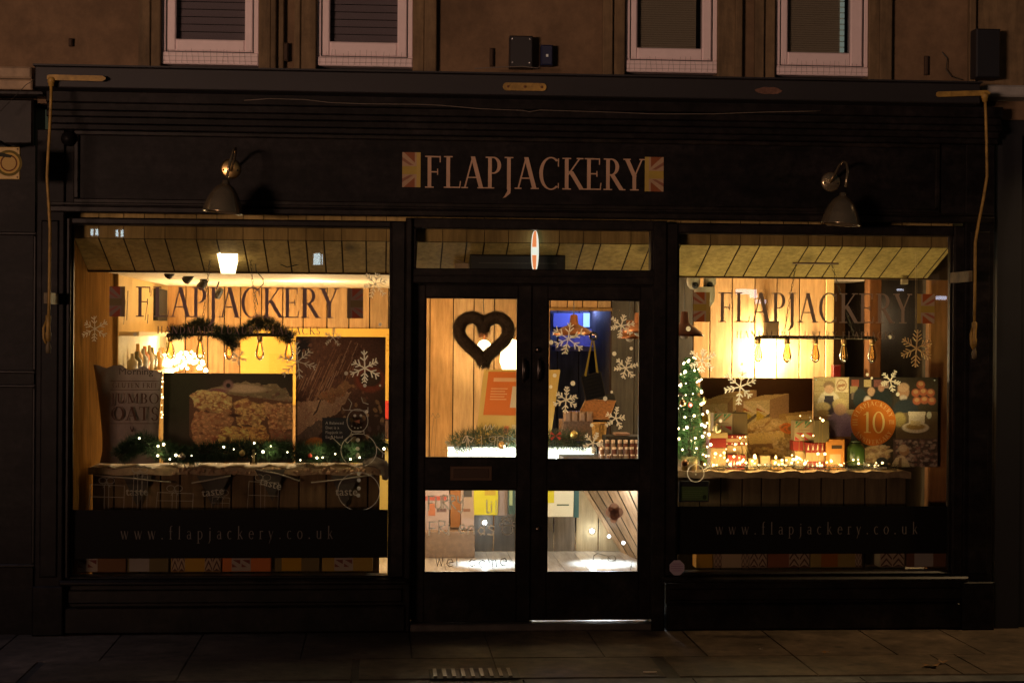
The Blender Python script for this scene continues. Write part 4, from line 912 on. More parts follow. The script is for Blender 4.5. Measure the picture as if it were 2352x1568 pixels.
for za, zb2 in ((cz-hz*.97, cz-hz*.22), (cz+hz*.18, cz+hz*.97)):
    n = 10; L = [(cx-ov(za+(zb2-za)*k/n)*.88, za+(zb2-za)*k/n) for k in range(n+1)]; Rr = [(cx+.1*hx+ov(q[1])*.25, q[1]+(.006 if 0 < i < n else 0)) for i, q in enumerate(L)]
    mb.face([(a, .0705, b) for a, b in L+Rr[::-1]][::-1], oc)
mb.build('orange_print', mat('lightbox_print', attr=True, rough=.5, emit_attr=.75), r)

# ================================================================== left display
Yc = .38
def ctr(u0, u1, vt, vb, tag_, label, wtone, overhang=12):
    x0, x1, z0, z1 = RX(u0, vt, u1, vb, Yc); r = thing('display_counter', label, 'display counter', ((x0+x1)/2, Yc, .06), 'boarded display counters in the windows')
    col = lambda: tone(wtone, .8, 1.1)
    mb = MB(); boards(mb, x0, x1, .06, z1-.012, Yc, .15, col); mb.box(x0, x1, Yc+.013, Yc+.45, .06, z1-.014, (.03, .02, .015)); mb.build('front', wood, r)
    mb = MB(); n = 60
    top = []
    for k in range(n+1):
        xx = x0-.02+(x1-x0+.04)*k/n; top.append((xx, z1+.012+.006*math.sin(k*.9)+.003*math.sin(k*2.3)))
    mb.prism([(a, z1-.030+.005*math.sin(i*.7)) for i, (a, b) in enumerate(top)]+top[::-1], Yc-.035, Yc+.46, (.30, .20, .11)); mb.build('top', woodh, r)
    return x0, x1, z0, z1
lcx0, lcx1, lcz0, lcz1 = ctr(212, 872, 1078, 1168, 'l', 'rough boarded display counter with a live-edge top in the left window', (.17, .115, .07))
rcx0, rcx1, rcz0, rcz1 = ctr(1556, 2082, 1086, 1162, 'r', 'boarded display counter under the fairy lights in the right window', (.19, .14, .085))
# bark edge lumps along the left counter top
mb = MB()
for k in range(90):
    xx = random.uniform(lcx0+.5, lcx1-.03); mb.ball((xx, Yc-.04, lcz1-.01+random.uniform(-.015, .02)), random.uniform(.006, .014), 5)
bk = mb.build('bark_edge', mat('bark', (.33, .19, .11), .7, noise=.5, nscale=30), bpy.data.objects['display_counter'])
# rolled sack arm at the right end
p = P(873, 1072, Yc-.08); mb = MB(); mb.tube([P(835, 1062, Yc-.02), P(860, 1060, Yc-.05), P(880, 1068, Yc-.05), P(887, 1085, Yc-.05), P(884, 1100, Yc-.04)], [.02, .035, .036, .032, .018], 14); tag(mb.build('sack_roll', mat('grey_cloth', (.17, .13, .10), .8, noise=.3, nscale=20, bump=.3), smooth=True), 'rounded grey cloth roll drooping over the right end of the left counter', 'cloth')

# sack of oats
sk = thing('oat_sack', 'large cream paper sack of jumbo oats standing at the left of the left window', 'sack', tuple(P(300, 1068, .45)))
L_ = [(215, 838), (219, 870), (226, 905), (230, 935), (233, 975), (236, 1010), (236, 1035), (230, 1062)]; R_ = [(375, 850), (372, 870), (370, 900), (367, 940), (365, 975), (364, 1000), (364, 1030), (366, 1062)]
mb = MB(); n = 14; ys = .52; rowsv = []
zz = np.linspace(0, 1, 20)
for t in zz:
    i = t*(len(L_)-1); k = min(int(i), len(L_)-2); f = i-k
    pl = P(L_[k][0]*(1-f)+L_[k+1][0]*f, L_[k][1]*(1-f)+L_[k+1][1]*f, ys); pr_ = P(R_[k][0]*(1-f)+R_[k+1][0]*f, R_[k][1]*(1-f)+R_[k+1][1]*f, ys)
    row = []
    dep = .10*min(1, t*3)*(1 if t < .95 else .8)+.006
    for j in range(2*n):
        a = 2*PI*j/(2*n); cx = (pl.x+pr_.x)/2; hx = (pr_.x-pl.x)/2; x = cx-hx*math.cos(a)
        y = ys-dep*abs(math.sin(a))**.6*math.copysign(1, math.sin(a)); wz = pl.z+(pr_.z-pl.z)*(1-math.cos(a))/2
        wr = .008*math.sin(x*55+t*9)*(1 if t < .3 else .4)+.005*math.sin(x*90-t*22)
        if t == 0: wz += .012*math.sin(x*38)+.007*math.sin(x*90+1)
        row.append((x, y+wr, wz))
    rowsv.append(row)
b0 = 0
for row in rowsv: mb.v += row
for i in range(len(rowsv)-1):
    for j in range(2*n): mb.f.append((i*2*n+j, i*2*n+(j+1) % (2*n), (i+1)*2*n+(j+1) % (2*n), (i+1)*2*n+j)); mb.c.append((.40, .33, .28))
mb.build('bag', mat('sack_paper', (.30, .225, .195), .6, noise=.15, nscale=12, bump=.15), sk, True)
mb = MB(); yt = ys-.125; BR = (.10, .045, .03)
def tx(t, u0, u1, vb, vt, col=BR, tr=.05): serif(mb, t, P(u0, vb, yt).x, P(u1, vb, yt).x, P((u0+u1)/2, vb, yt).z, P((u0+u1)/2, vt, yt).z-P((u0+u1)/2, vb, yt).z, yt, col, tr)
tx('JUMBO', 254, 366, 926, 903); tx('OATS', 254, 366, 965, 934); tx('GLUTEN FREE', 258, 364, 890, 879, (.16, .09, .06))
for v in (875, 895, 972): 
    a, b_ = P(254, v, yt), P(366, v, yt); mb.flat([(a.x, a.z-.0015), (b_.x, b_.z-.0015), (b_.x, b_.z+.0015), (a.x, a.z+.0015)], yt, BR)
mb.flat([(P(303+4*math.cos(k), 984+7*math.sin(k*1.7), yt).x, P(303, 984+7*math.sin(k*1.7), yt).z) for k in np.linspace(0, 6, 9)], yt, BR)
mb.build('lettering', vinyl, sk)
tx_m = mat('sack_ink', (.08, .05, .035), .6); p = P(312, 860, yt-.001); sans('Morning', p.x, p.z, .06, yt-.001, tx_m, 'brand_script', sk, width=.21)

# posters -------------------------------------------------------------
def poster(label, u0, v0, u1, v1, Y, cv, pname='printed_face', cat='poster', edge=(.05, .04, .03), name='poster'):
    x0, x1, z0, z1 = RX(u0, v0, u1, v1, Y); r = thing(name, label, cat, ((x0+x1)/2, Y, z0))
    MB().box(x0, x1, Y, Y+.012, z0, z1, edge).build('board', matte, r)
    cv.mesh(pname, x0+.001, x1-.001, z0+.001, z1-.001, Y-.0015, printm, r); return r, x0, x1, z0, z1
BG = (.012, .010, .007)
c = Cv(230, 158, BG)
c.ell(.55, .5, .62, .5, (.05, .036, .02), .9); c.ell(.10, .2, .2, .4, (.03, .03, .012), .9)
GO, GD, CRB = (.62, .40, .13), (.42, .24, .08), ((.24, .07, .035), (.34, .13, .05), (.16, .06, .03))
c.chunk([(.28, .20), (.60, .10), (.95, .16), (.99, .28), (.60, .30), (.26, .29)], (.26, .19, .10), cols=((.12, .05, .04), (.2, .12, .06)), sh=.3)
c.ell(.62, .17, .17, .045, (.46, .33, .2), .5, .05); c.ell(.50, .13, .04, .055, (.22, .12, .10), .5); c.ell(.50, .135, .017, .025, (.02, .015, .012), .5); c.ell(.42, .2, .07, .03, (.22, .09, .08), .6)
c.chunk([(.30, .29), (.62, .30), (1, .26), (1, .31), (.62, .36), (.3, .34)], (.30, .21, .12), j=.006, specks=8)
c.poly([(.20, .28), (.52, .24), (1, .32), (1, .92), (.55, .97), (.30, .90), (.20, .70)], (.13, .06, .03))
ch = dict(cols=CRB, specks=44, sh=.35)
c.chunk([(.20, .27), (.27, .18), (.45, .19), (.53, .27), (.53, .40), (.36, .44), (.24, .37)], (.66, .44, .17), **ch)
c.chunk([(.24, .42), (.38, .44), (.53, .41), (.54, .56), (.44, .66), (.38, .84), (.26, .84), (.21, .62)], (.48, .25, .11), **ch)
c.chunk([(.535, .32), (.64, .28), (.77, .33), (.80, .48), (.75, .60), (.56, .57)], (.60, .37, .13), **ch)
c.chunk([(.77, .31), (1, .34), (1, .60), (.92, .66), (.81, .58)], (.50, .28, .12), **ch)
c.chunk([(.45, .60), (.55, .58), (.66, .66), (.64, .95), (.47, .93), (.40, .84)], (.70, .45, .13), **ch)
c.chunk([(.60, .59), (.80, .60), (.83, .76), (.73, .93), (.66, .92), (.67, .68)], (.62, .35, .10), **ch); c.chunk([(.82, .62), (1, .66), (1, .86), (.84, .90)], (.26, .14, .07), cols=CRB, specks=20)
c.ell(.55, .47, .05, .02, (.05, .02, .01), .8); c.ell(.50, .74, .02, .05, (.10, .05, .02), .8)
c.ell(.94, .9, .12, .14, (.03, .02, .012), .8); c.a = np.clip(c.a*1.45, 0, .9); c.grain(.12)
r, cx0, cx1, cz0, cz1 = poster('dark wide poster of golden crumbly cake squares in the left window', 375, 857, 672, 1062, .60, c)
c = Cv(150, 205, (.04, .020, .013))
c.ell(.35, .22, .6, .32, (.13, .055, .032), 1.0); c.ell(.05, .08, .12, .1, (.015, .01, .01), .6); c.speck(260, (0, .02, .8, .5), (.006, .02), [(.17, .07, .04), (.07, .03, .02), (.22, .10, .06)], .7)
for k in range(46):
    x = random.uniform(-.05, .62); y = .56-x*.6+random.uniform(-.14, .14); L = random.uniform(.10, .26)
    c.poly([(x, y), (x+.009, y), (x+.009+L*.55, y-L*.9), (x+L*.55, y-L*.9)], random.choice([(.34, .17, .09), (.26, .12, .07), (.42, .25, .16)]), .75)
c.ell(.83, .34, .17, .10, (.20, .05, .025), .25); c.ell(.83, .33, .12, .06, (.035, .022, .012), .3); c.ell(.84, .35, .09, .04, (.06, .035, .02), .5)
c.chunk([(0, .52), (.30, .50), (.52, .42), (.62, .44), (.48, .60), (.20, .70), (0, .80)], (.44, .27, .16), cols=((.24, .1, .06), (.3, .17, .1)), specks=30, j=.008); c.chunk([(.2, .47), (.55, .36), (.68, .38), (.40, .53)], (.34, .17, .08), cols=CRB, specks=16)
c.poly([(.27, .50), (.29, .49), (.24, .60), (.19, .63), (.20, .61), (.225, .59)], (.06, .03, .02)); c.chunk([(0, .80), (.22, .68), (.38, .66), (.20, .86), (0, .95)], (.13, .085, .06), cols=((.06, .04, .03), (.2, .13, .08)), j=.006)
for k in range(46): c.ell(random.uniform(.5, .98), random.uniform(.5, .97), random.uniform(.016, .034), random.uniform(.010, .022), random.choice([(.26, .15, .07), (.14, .08, .045), (.36, .23, .12), (.08, .05, .04)]), .3, random.uniform(0, 3), .85)
c.ell(.22, .87, .12, .07, (.42, .15, .035), .2); c.ell(.25, .86, .05, .03, (.55, .25, .06), .6); c.a = np.clip(c.a*1.3, 0, .9); c.grain(.15)
poster('dark tall poster of a drizzled flapjack and dried fruit in the left window', 679, 773, 885, 1062, .66, c)
# black card with white writing
x0, x1, z0, z1 = RX(740, 959, 803, 1045, .50); r = thing('slate_card', 'small black card with white handwriting about a balanced diet, leaning by the snowman drawing', 'sign', ((x0+x1)/2, .5, z0))
MB().box(x0, x1, .50, .508, z0, z1, (.010, .010, .016)).build('card', matte, r); wm = mat('white_ink', (.42, .40, .40), .6)
for i, t in enumerate(('A Balanced', 'Diet is a', 'Flapjack in', 'Each Hand')): sans(t, x0+.02, z1-.042-i*.030, .026, .4985, wm, 'lettering', r, 'LEFT', width=None)
# yellow printed banner on the back wall, brighter things round it
x0, x1, z0, z1 = RX(552, 754, 905, 930, YB-.03); r = thing('yellow_banner', 'bright yellow printed board on the back wall behind the posters of the left window', 'banner', ((x0+x1)/2, YB-.03, z0))
MB().box(x0, x1, YB-.03, YB-.015, z0, z1, (.72, .43, .075)).build('board', printm, r)
mb = MB()
for k in range(11):
    zz_ = P(640, 815+k*4.6, YB-.031).z; a = P(618+(k == 10)*20, 800, YB-.031).x; q = a
    while q < P(676, 800, YB-.031).x:
        L = random.uniform(.03, .09); mb.flat([(q, zz_), (q+L, zz_), (q+L, zz_+.007), (q, zz_+.007)], YB-.0315, (.62, .33, .03)); q += L+.012
for k in range(4):
    zz_ = P(890, 770+k*12, YB-.031).z; a = P(888, 800, YB-.031).x; mb.flat([(a, zz_), (a+.035, zz_), (a+.035, zz_+.012), (a, zz_+.012)], YB-.0315, (.62, .30, .03))
mb.build('printed_lines', printm, r)
x0, x1, z0, z1 = RX(820, 921, 905, 962, 3.6); tag(MB().cbox(x0, x1, 3.6, 3.75, z0, z1, .01, (.60, .05, .03)).build('red_box', printm), 'red box glimpsed between the dark poster and the frame of the left window', 'box')
x0, x1, z0, z1 = RX(820, 962, 905, 1008, 3.6); tag(MB().cbox(x0, x1, 3.62, 3.75, z0, z1, .01, (.10, .05, .03)).build('brown_box', printm), 'dark brown box under the red box beside the dark poster', 'box')
x0, x1, z0, z1 = RX(800, 1010, 905, 1330, 3.5); tag(MB().cbox(x0, x1, 3.5, 3.75, .052, z1, .01, (.62, .47, .13)).build('yellow_cabinet', printm), 'pale yellow cabinet glimpsed at the right edge of the left window', 'cabinet')
# black picture post and pipe on the back-left wall
z1, z0 = P(364, 664, 4.0).z, P(364, 736, 4.0).z; tag(MB().cbox(xw+.001, xw+.04, 3.75, 4.35, z0, z1, .003, (.005, .004, .004)).build('black_board', matte), 'narrow black board in the far left corner behind the window lettering', 'panel')
# wall cabinet with bottles on the left side wall
zs_ = P(300, 762, 2.6).z; cb = thing('wall_cabinet', 'cream wall cabinet with bottles in the far left of the left window', 'cabinet', (xw+.1, 3, zs_-.35))
mb = MB(); mb.cbox(xw+.001, xw+.16, yn+.08, YB-.12, zs_-.03, zs_, .004, (.80, .62, .34)); mb.box(xw+.001, xw+.16, YB-.155, YB-.12, zs_-.30, zs_-.031, (.80, .62, .34)); mb.box(xw+.001, xw+.16, yn+.08, YB-.12, zs_-.33, zs_-.301, (.7, .5, .25)); mb.box(xw+.001, xw+.006, yn+.08, YB-.16, zs_-.30, zs_-.031, (.66, .58, .38))
mb.build('carcass', matte, cb)
for k in range(13):
    y = yn+.25+k*.19; c_ = [(.45, .36, .2), (.10, .08, .03), (.55, .30, .08), (.35, .33, .25), (.6, .2, .06)][k % 5]; h = random.uniform(.14, .22); b0 = (xw+.09+random.uniform(-.02, .02), y, zs_-.298)
    mb = MB(); mb.lathe([(.0001, 0), (.038, .003), (.040, h*.6), (.015, h*.75), (.013, h), (.0001, h)], b0, 14, col=c_); bt = tag(mb.build('bottle', glossy, smooth=True), ['pale', 'dark', 'amber', 'greyish', 'orange'][k % 5]+' glass bottle on the wall cabinet shelf in the far left of the left window', 'bottle', 'bottles in the wall cabinet')
# string lights glowing behind the sack and cake poster
def leds(parent, pts, R, m):
    mb = MB(); mb.ball((0, 0, 0), R, 5); first = mb.build('led', m, parent, True, org=None); me = first.data
    off = Vector(); q = parent
    while q is not None: off += q.location; q = q.parent
    c0 = Vector((0, 0, 0)); me.transform(Matrix.Translation(off)); first.location = Vector(pts[0])-off
    for p in pts[1:]:
        d = first.copy(); C.objects.link(d); d.parent = parent; d.location = Vector(p)-off; k_ = random.choice((.6, .75, .9, 1, 1.15, 1.35)); d.scale = (k_, k_, k_)
def stringlight(label, pts, R, m, wm_=wire, path=None, n='string_lights'):
    r = thing(n, label, 'string lights', tuple(pts[0])); mb = MB(); mb.tube(path or pts, .0015, 4); mb.build('wire', wm_, r); leds(r, pts, R, m); return r
ledm = hotm(14, (1, .78, .42)); ledw = hotm(9, (1, .84, .55)); ledc = hotm(6, (1, .70, .30))
pts = []
for k in range(60):
    t = k/59; u = 378+98*((k*37) % 60)/60; v = 858-28*random.random()-(26*random.random() if u < 460 else 8*random.random()); pts.append(P(u, v, 3.7+random.uniform(-.15, .15)))
pts.sort(key=lambda p: p.x); stringlight('dense bright tangle of string lights glowing behind the oat sack and cake poster', pts, .013, ledm)
for u, v, w_ in ((395, 830, 18), (440, 845, 14)): lamp('string_glow', tuple(P(u, v, 3.75)), w_, WARM, .12)
lamp('string_glow', tuple(P(373, 900, 1.6)), .35, WARM, .05)
# lit stand for it: shelf
x0, x1, z0, z1 = RX(372, 866, 480, 1100, 3.75); tag(MB().cbox(x0, x1, 3.55, 4.0, .052, z1, .01, (.55, .4, .2)).build('side_cabinet', matte), 'low cabinet carrying the glowing tangle of string lights', 'cabinet')
pts = [P(372+1.5*math.sin(k*2), v, .75) for k, v in enumerate((868, 876, 888, 905, 912, 930, 946, 952, 958))]
stringlight('vertical strand of lights in the gap between the oat sack and the cake poster', pts, .0062, hotm(7, (1, .75, .35)))
lamp('gap_glow', tuple(P(640, 905, 3.4)), 12, WARM, .1)

# fir garlands ----------------------------------------------------------
def garland(label, path, dens, rr, L, m, grp=None, jit=.02):
    path = [Vector(p) for p in path]; mid = path[len(path)//2]; r = thing('fir_garland', label, 'garland', tuple(path[0]))
    mb = MB(); mb.tube(path, .004, 5); mb.build('stem', wire, r); mb = MB()
    for i in range(len(path)-1):
        a, b_ = path[i], path[i+1]; d = (b_-a); n = int(3.2*dens*d.length)
        for k in range(n):
            c_ = a+d*random.random(); rad = Vector((random.gauss(0, 1), random.gauss(0, 1), random.gauss(0, 1))); rad = (rad-d.normalized()*rad.dot(d.normalized())*.6).normalized()
            s = c_+rad*rr*random.random()**.7
            dirv = (rad+d.normalized()*random.uniform(-.6, .6)+Vector((0, 0, random.uniform(-.2, .3)))).normalized()
            w_ = dirv.orthogonal().normalized()*.0021; l = L*random.uniform(.5, 1.2); mb.face([s-w_, s+w_, s+dirv*l])
    mb.build('needles', m, r); return r
firb = mat('fir_dark', (.020, .030, .010), .55, noise=.5, nscale=25)
def wob(u0, u1, v, Y, n, au=6, seed=0, up_=None): 
    rr = random.Random(seed); return [P(u0+(u1-u0)*k/n, (v if up_ is None else up_(k/n))+rr.uniform(-au, au), Y+rr.uniform(-.02, .02)) for k in range(n+1)]
garland('bushy fir garland wrapped round the pipe rail in the left window', [P(a, b, .73) for a, b in ((392, 764), (420, 766), (445, 750), (470, 742), (490, 762), (520, 765), (550, 768), (575, 752), (600, 738), (625, 748), (650, 768), (672, 778))], 2600, .035, .042, firb)
garland('drooping tuft of fir below the middle of the rail in the left window', [P(a, b, .72) for a, b in ((515, 768), (530, 785), (542, 798))], 3200, .028, .036, firb)
lg = [P(a, b, .36) for a, b in ((272, 1050), (300, 1025), (330, 1012), (352, 1030), (385, 1036), (430, 1048), (480, 1034), (520, 1038), (560, 1030), (600, 1036), (645, 1030), (700, 1044), (740, 1040), (790, 1036), (830, 1040), (868, 1020), (886, 1012))]
garland('long dark fir garland with tiny lights lying along the left display counter', lg, 2600, .050, .045, fir)
sp = [(412-92, 1006), (363, 1024), (376, 1020), (362, 1046), (404, 1045), (440, 1046), (390, 1054), (514, 1026), (604, 1037), (622, 1024), (660, 1038), (690, 1056), (728, 1051), (741, 1050), (805, 1054), (826, 1050), (882, 1030), (537, 1031), (584, 1017), (770, 1042)]
sp = sorted(sp); stringlight('sparse warm white lights threaded through the garland on the left counter', [P(a, b, .30) for a, b in sp], .0062, ledw)
for u in (365, 620, 735, 815): lamp('garland_glow', tuple(P(u, 1036, .28)), .10, (1, .8, .4), .01)
def bauble(u, v, Y, R, col, label, metal=True):
    p = P(u, v, Y); R = R*(Y+10.4)/3888; r = thing('bauble', label, 'bauble', (p.x, p.y, p.z-R)); mb = MB(); mb.ball(p, R, 9, col); mb.build('ball', metalm if metal else glossy, r, True)
    mb = MB(); mb.lathe([(R*.22, R*.95), (R*.22, R*1.15), (.0001, R*1.16)], p, 8); mb.build('cap', brassp, r)
bauble(418, 1048, .29, 8, (.55, .5, .42), 'pale round bauble in the fir garland left of the cake poster')
bauble(556, 1040, .29, 7, (.6, .45, .2), 'small gold bauble in the fir garland below the cake poster'); bauble(712, 1046, .3, 5, (.5, .06, .04), 'tiny red berry bauble in the garland between the two dark posters', False)
# glass jar candle
p = P(582, 1066, .33); r = thing('glass_jar', 'slim glass jar with a bright gleam standing on the left counter', 'jar', tuple(p)); mb = MB(); mb.lathe([(.022, 0), (.024, .005), (.024, .10), (.020, .105)], p, 16); mb.build('jar', jarglass, r, True)
mb = MB(); mb.lathe([(.0001, .004), (.010, .004), (.010, .09), (.0001, .095)], p, 10); mb.build('candle', mat('wax', (.6, .5, .3), .5), r, True)
# bunting
def bunt(parent_name, label, u0, v0, u1, v1, Y, txt, tu, tv, rot, col=(.050, .040, .032)):
    um = (u0+u1)/2; q = [P(u0, v0, Y), P(u1, v0, Y), P(um+(6 if rot < 0 else 0), v1, Y)]; r = thing('bunting_flag', label, 'bunting', tuple(q[2]), 'dark bunting flags on the left counter')
    mb = MB(); mb.prism([(q[2].x, q[2].z), (q[1].x, q[1].z), (q[0].x, q[0].z)], Y-.002, Y, col); mb.build('cloth', matte, r)
    a = P(tu, tv, Y); sans(txt, a.x, a.z, .072, Y-.0035, mat('bunting_ink', (.42, .38, .33), .7), 'lettering', r, rot=rot)
bunt('b', 'faint dark bunting flag, leftmost on the front of the left counter', 282, 1092, 348, 1164, Yc-.05, 'taste', 315, 1137, 0)
bunt('b', 'dark bunting flag tilted up to the right, second from the left on the counter front', 452, 1092, 528, 1166, Yc-.05, 'taste', 490, 1137, .12)
bunt('b', 'dark bunting flag tilted down to the right, third from the left on the counter front', 585, 1078, 655, 1150, Yc-.05, 'taste', 620, 1118, -.28)
bunt('b', 'dark bunting flag inside the snowman drawing, rightmost on the counter front', 760, 1092, 824, 1164, Yc-.05, 'taste', 796, 1137, .0)
mb = MB()
for pts in (((215, 1091), (300, 1098), (392, 1107)), ((440, 1109), (480, 1102), (530, 1092)), ((590, 1078), (640, 1088), (688, 1104)), ((715, 1108), (780, 1101), (858, 1090))): mb.tube([P(a, b, Yc-.055) for a, b in pts], .005, 6)
tag(mb.build('swag_cord', mat('cord_white', (.30, .25, .20), .8), smooth=True), 'pale cord swagged along the front of the left counter', 'cord')
# tubs and cartons at the foot of the windows
def chev(mb, x0, x1, z0, z1, y, base, ink, n=2):
    mb.flat([(x0, z0), (x1, z0), (x1, z1), (x0, z1)], y, base); w_ = (x1-x0)/n; H = z1-z0
    for k in range(n):
        a = x0+k*w_
        for j in range(-1, 4):
            z = z0+j*H*.42; q = [(a+.05*w_, z), (a+w_*.5, z+H*.40), (a+w_*.5, z+H*.56), (a+.05*w_, z+H*.14)]; q2 = [(a+w_*.95, z), (a+w_*.95, z+H*.14), (a+w_*.5, z+H*.56), (a+w_*.5, z+H*.40)]
            for s_ in (q, q2):
                s_ = [(X, min(max(Z, z0), z1)) for X, Z in s_]; mb.flat(s_, y-.0006, ink)
def carton(u0, u1, col, label, lab=None, zb=None, v=(1270, 1320), Y=.17):
    x0, x1, z0, z1 = RX(u0, v[0], u1, v[1], Y); z0 = zb; r = thing('carton', label, 'carton', ((x0+x1)/2, Y, z0))
    MB().cbox(x0+.002, x1-.002, Y, Y+.12, z0, z1+.02, .003, col).build('box', printm, r)
    if lab:
        mb = MB(); y = Y-.0012
        for (kind, a, b_) in lab:
            X0, X1 = P(a, 1300, Y).x, P(b_, 1300, Y).x; Z0, Z1 = z0+.004, z1+.015
            if kind == 'c': chev(mb, X0, X1, Z0, Z1, y, (.46, .33, .22), (.13, .06, .04))
            elif kind == 'f':
                zm = (z0+z1)/2-.018; mb.flat([(X0, Z0), (X1, Z0), (X1, Z1), (X0, Z1)], y, (.42, .34, .28)); w_ = X1-X0
                for s_ in (0, .5):
                    mb.flat([(X0+w_*(s_+.05), zm+.035), (X0+w_*(s_+.45), zm+.035), (X0+w_*(s_+.45), zm+.008)], y-.0006, (.20, .06, .05)); mb.flat([(X0+w_*(s_+.02), zm-.01), (X0+w_*(s_+.30), zm-.01), (X0+w_*(s_+.02), zm+.012)], y-.0006, (.22, .07, .05))
            else: mb.flat([(X0, Z0), (X1, Z0), (X1, Z1), (X0, Z1)], y, kind)
        mb.build('label', vinyl, r)
lzb = lz0+.001; W_ = (.40, .34, .30); OR = (.62, .17, .035); YE = (.52, .28, .025); OL = (.17, .12, .04); BRN = (.20, .085, .025)
carton(168, 290, BRN, 'brown carton with a white flag label, leftmost at the foot of the left window', [('f', 178, 224)], lzb)
carton(292, 388, OL, 'olive carton with a plain white label at the foot of the left window', [(W_, 297, 343)], lzb)
carton(392, 508, YE, 'yellow carton with chevron patterned ends at the foot of the left window', [('c', 394, 425), ('c', 470, 507)], lzb)
carton(510, 623, OR, 'orange carton with a white and red flag label at the foot of the left window', [('f', 532, 576)], lzb)
carton(630, 735, OL, 'olive carton with a plain yellow label at the foot of the left window', [((.50, .27, .02), 647, 692)], lzb)
carton(739, 857, (.42, .26, .045), 'golden carton with a flag label, rightmost at the foot of the left window', [('f', 768, 811)], lzb)
rzb = rz0+.001
carton(1598, 1638, YE, 'plain yellow carton, leftmost at the foot of the right window', None, rzb)
carton(1639, 1720, (.50, .36, .22), 'cream carton with chevron ends at the foot of the right window', [('c', 1640, 1658), ('c', 1702, 1720)], rzb)
carton(1721, 1762, (.46, .33, .22), 'narrow chevron patterned carton at the foot of the right window', [('c', 1722, 1761)], rzb)
carton(1763, 1860, (.26, .09, .04), 'red-brown carton with a chevron end at the foot of the right window', [('c', 1812, 1859)], rzb)
carton(1861, 1980, (.34, .23, .06), 'gold carton with an orange label at the foot of the right window', [((.36, .12, .02), 1886, 1924), ('c', 1964, 1979)], rzb)
carton(2020, 2078, (.38, .30, .20), 'chevron patterned carton standing right of the gap at the foot of the right window', [('c', 2022, 2077)], rzb)
carton(2082, 2176, (.17, .07, .035), 'brown carton with a white label, rightmost at the foot of the right window', [(W_, 2100, 2143)], rzb)
# ================================================================== right display
c = Cv(170, 135, (.055, .028, .012))
CRm, KB, GR = (.58, .42, .24), (.30, .17, .08), (.10, .14, .06)
c.poly([(0, 0), (1, 0), (1, .42), (0, .42)], (.06, .032, .014)); c.poly([(.15, .45), (1, .40), (1, 1), (0, 1)], (.20, .11, .045))
def pbox(x, y, w_, h, d):
    c.poly([(x, y), (x+w_, y-.02), (x+w_+d, y-.09), (x+d, y-.07)], (.42, .27, .11)); c.poly([(x+w_, y-.02), (x+w_+d, y-.09), (x+w_+d, y+h-.12), (x+w_, y+h)], KB)
    c.poly([(x, y), (x+w_, y-.02), (x+w_, y+h), (x, y+h)], (.50, .36, .17))
    for s_ in (0, w_/2):
        a = x+s_; e = w_/2
        c.poly([(a, y+.02), (a+e, y+.12), (a+e, y+.16), (a, y+.06)], CRm); c.poly([(a, y+.10), (a+e*.8, y+.18), (a, y+.26)], (.46, .30, .05)); c.poly([(a, y+.24), (a+e, y+.13), (a+e, y+.17), (a, y+.29)], (.14, .10, .06)); c.poly([(a+.0, y+.07), (a+e*.7, y+.12), (a, y+.10)], (.36, .12, .04))
pbox(.10, .22, .22, .32, .18); pbox(.38, .26, .24, .30, .17)
pbox(.02, .30, .22, .62, .05)
c.poly([(.70, .40), (1, .36), (1, .95), (.72, .90)], (.36, .21, .07)); c.poly([(.76, .42), (1, .40), (1, .60), (.80, .58)], (.52, .34, .12)); c.poly([(.78, .6), (1, .62), (1, .66), (.8, .64)], (.22, .12, .05))
for a in (.56, .60, .64, .50): c.ell(a+.02, .52+.25*(a-.5), .12, .045, (.30, .16, .06), .2, -.5); c.ell(a+.02, .50+.25*(a-.5), .12, .03, (.52, .34, .14), .4, -.5)
c.poly([(.42, .62), (.74, .58), (.76, .72), (.44, .74)], (.55, .36, .13)); c.poly([(.42, .74), (.76, .72), (.74, .80), (.44, .84)], (.26, .14, .06))
for a, b_ in ((.77, .55), (.80, .57), (.83, .56)): 
    c.ell(a, b_, .07, .05, (.60, .16, .04), .25); c.ell(a, b_, .052, .033, (.25, .12, .05), .3)
c.poly([(.62, .66), (.66, .65), (.82, .95), (.77, .97)], (.55, .36, .15)); c.speck(170, (.66, .66, .86, .96), (.008, .018), [(.50, .34, .13), (.62, .46, .22), (.30, .19, .07)], .85)
c.speck(110, (.34, .78, .72, .98), (.01, .02), [(.60, .42, .14), (.5, .3, .1)], .7); c.speck(90, (.45, .48, .72, .62), (.006, .012), [(.40, .24, .1), (.58, .4, .2)], .7); c.a = np.clip((c.a*1.5-.03), 0, .9); c.grain(.10)
poster('brown poster of gift boxes and baked bars at the back of the right window', 1608, 868, 1866, 1074, .80, c)
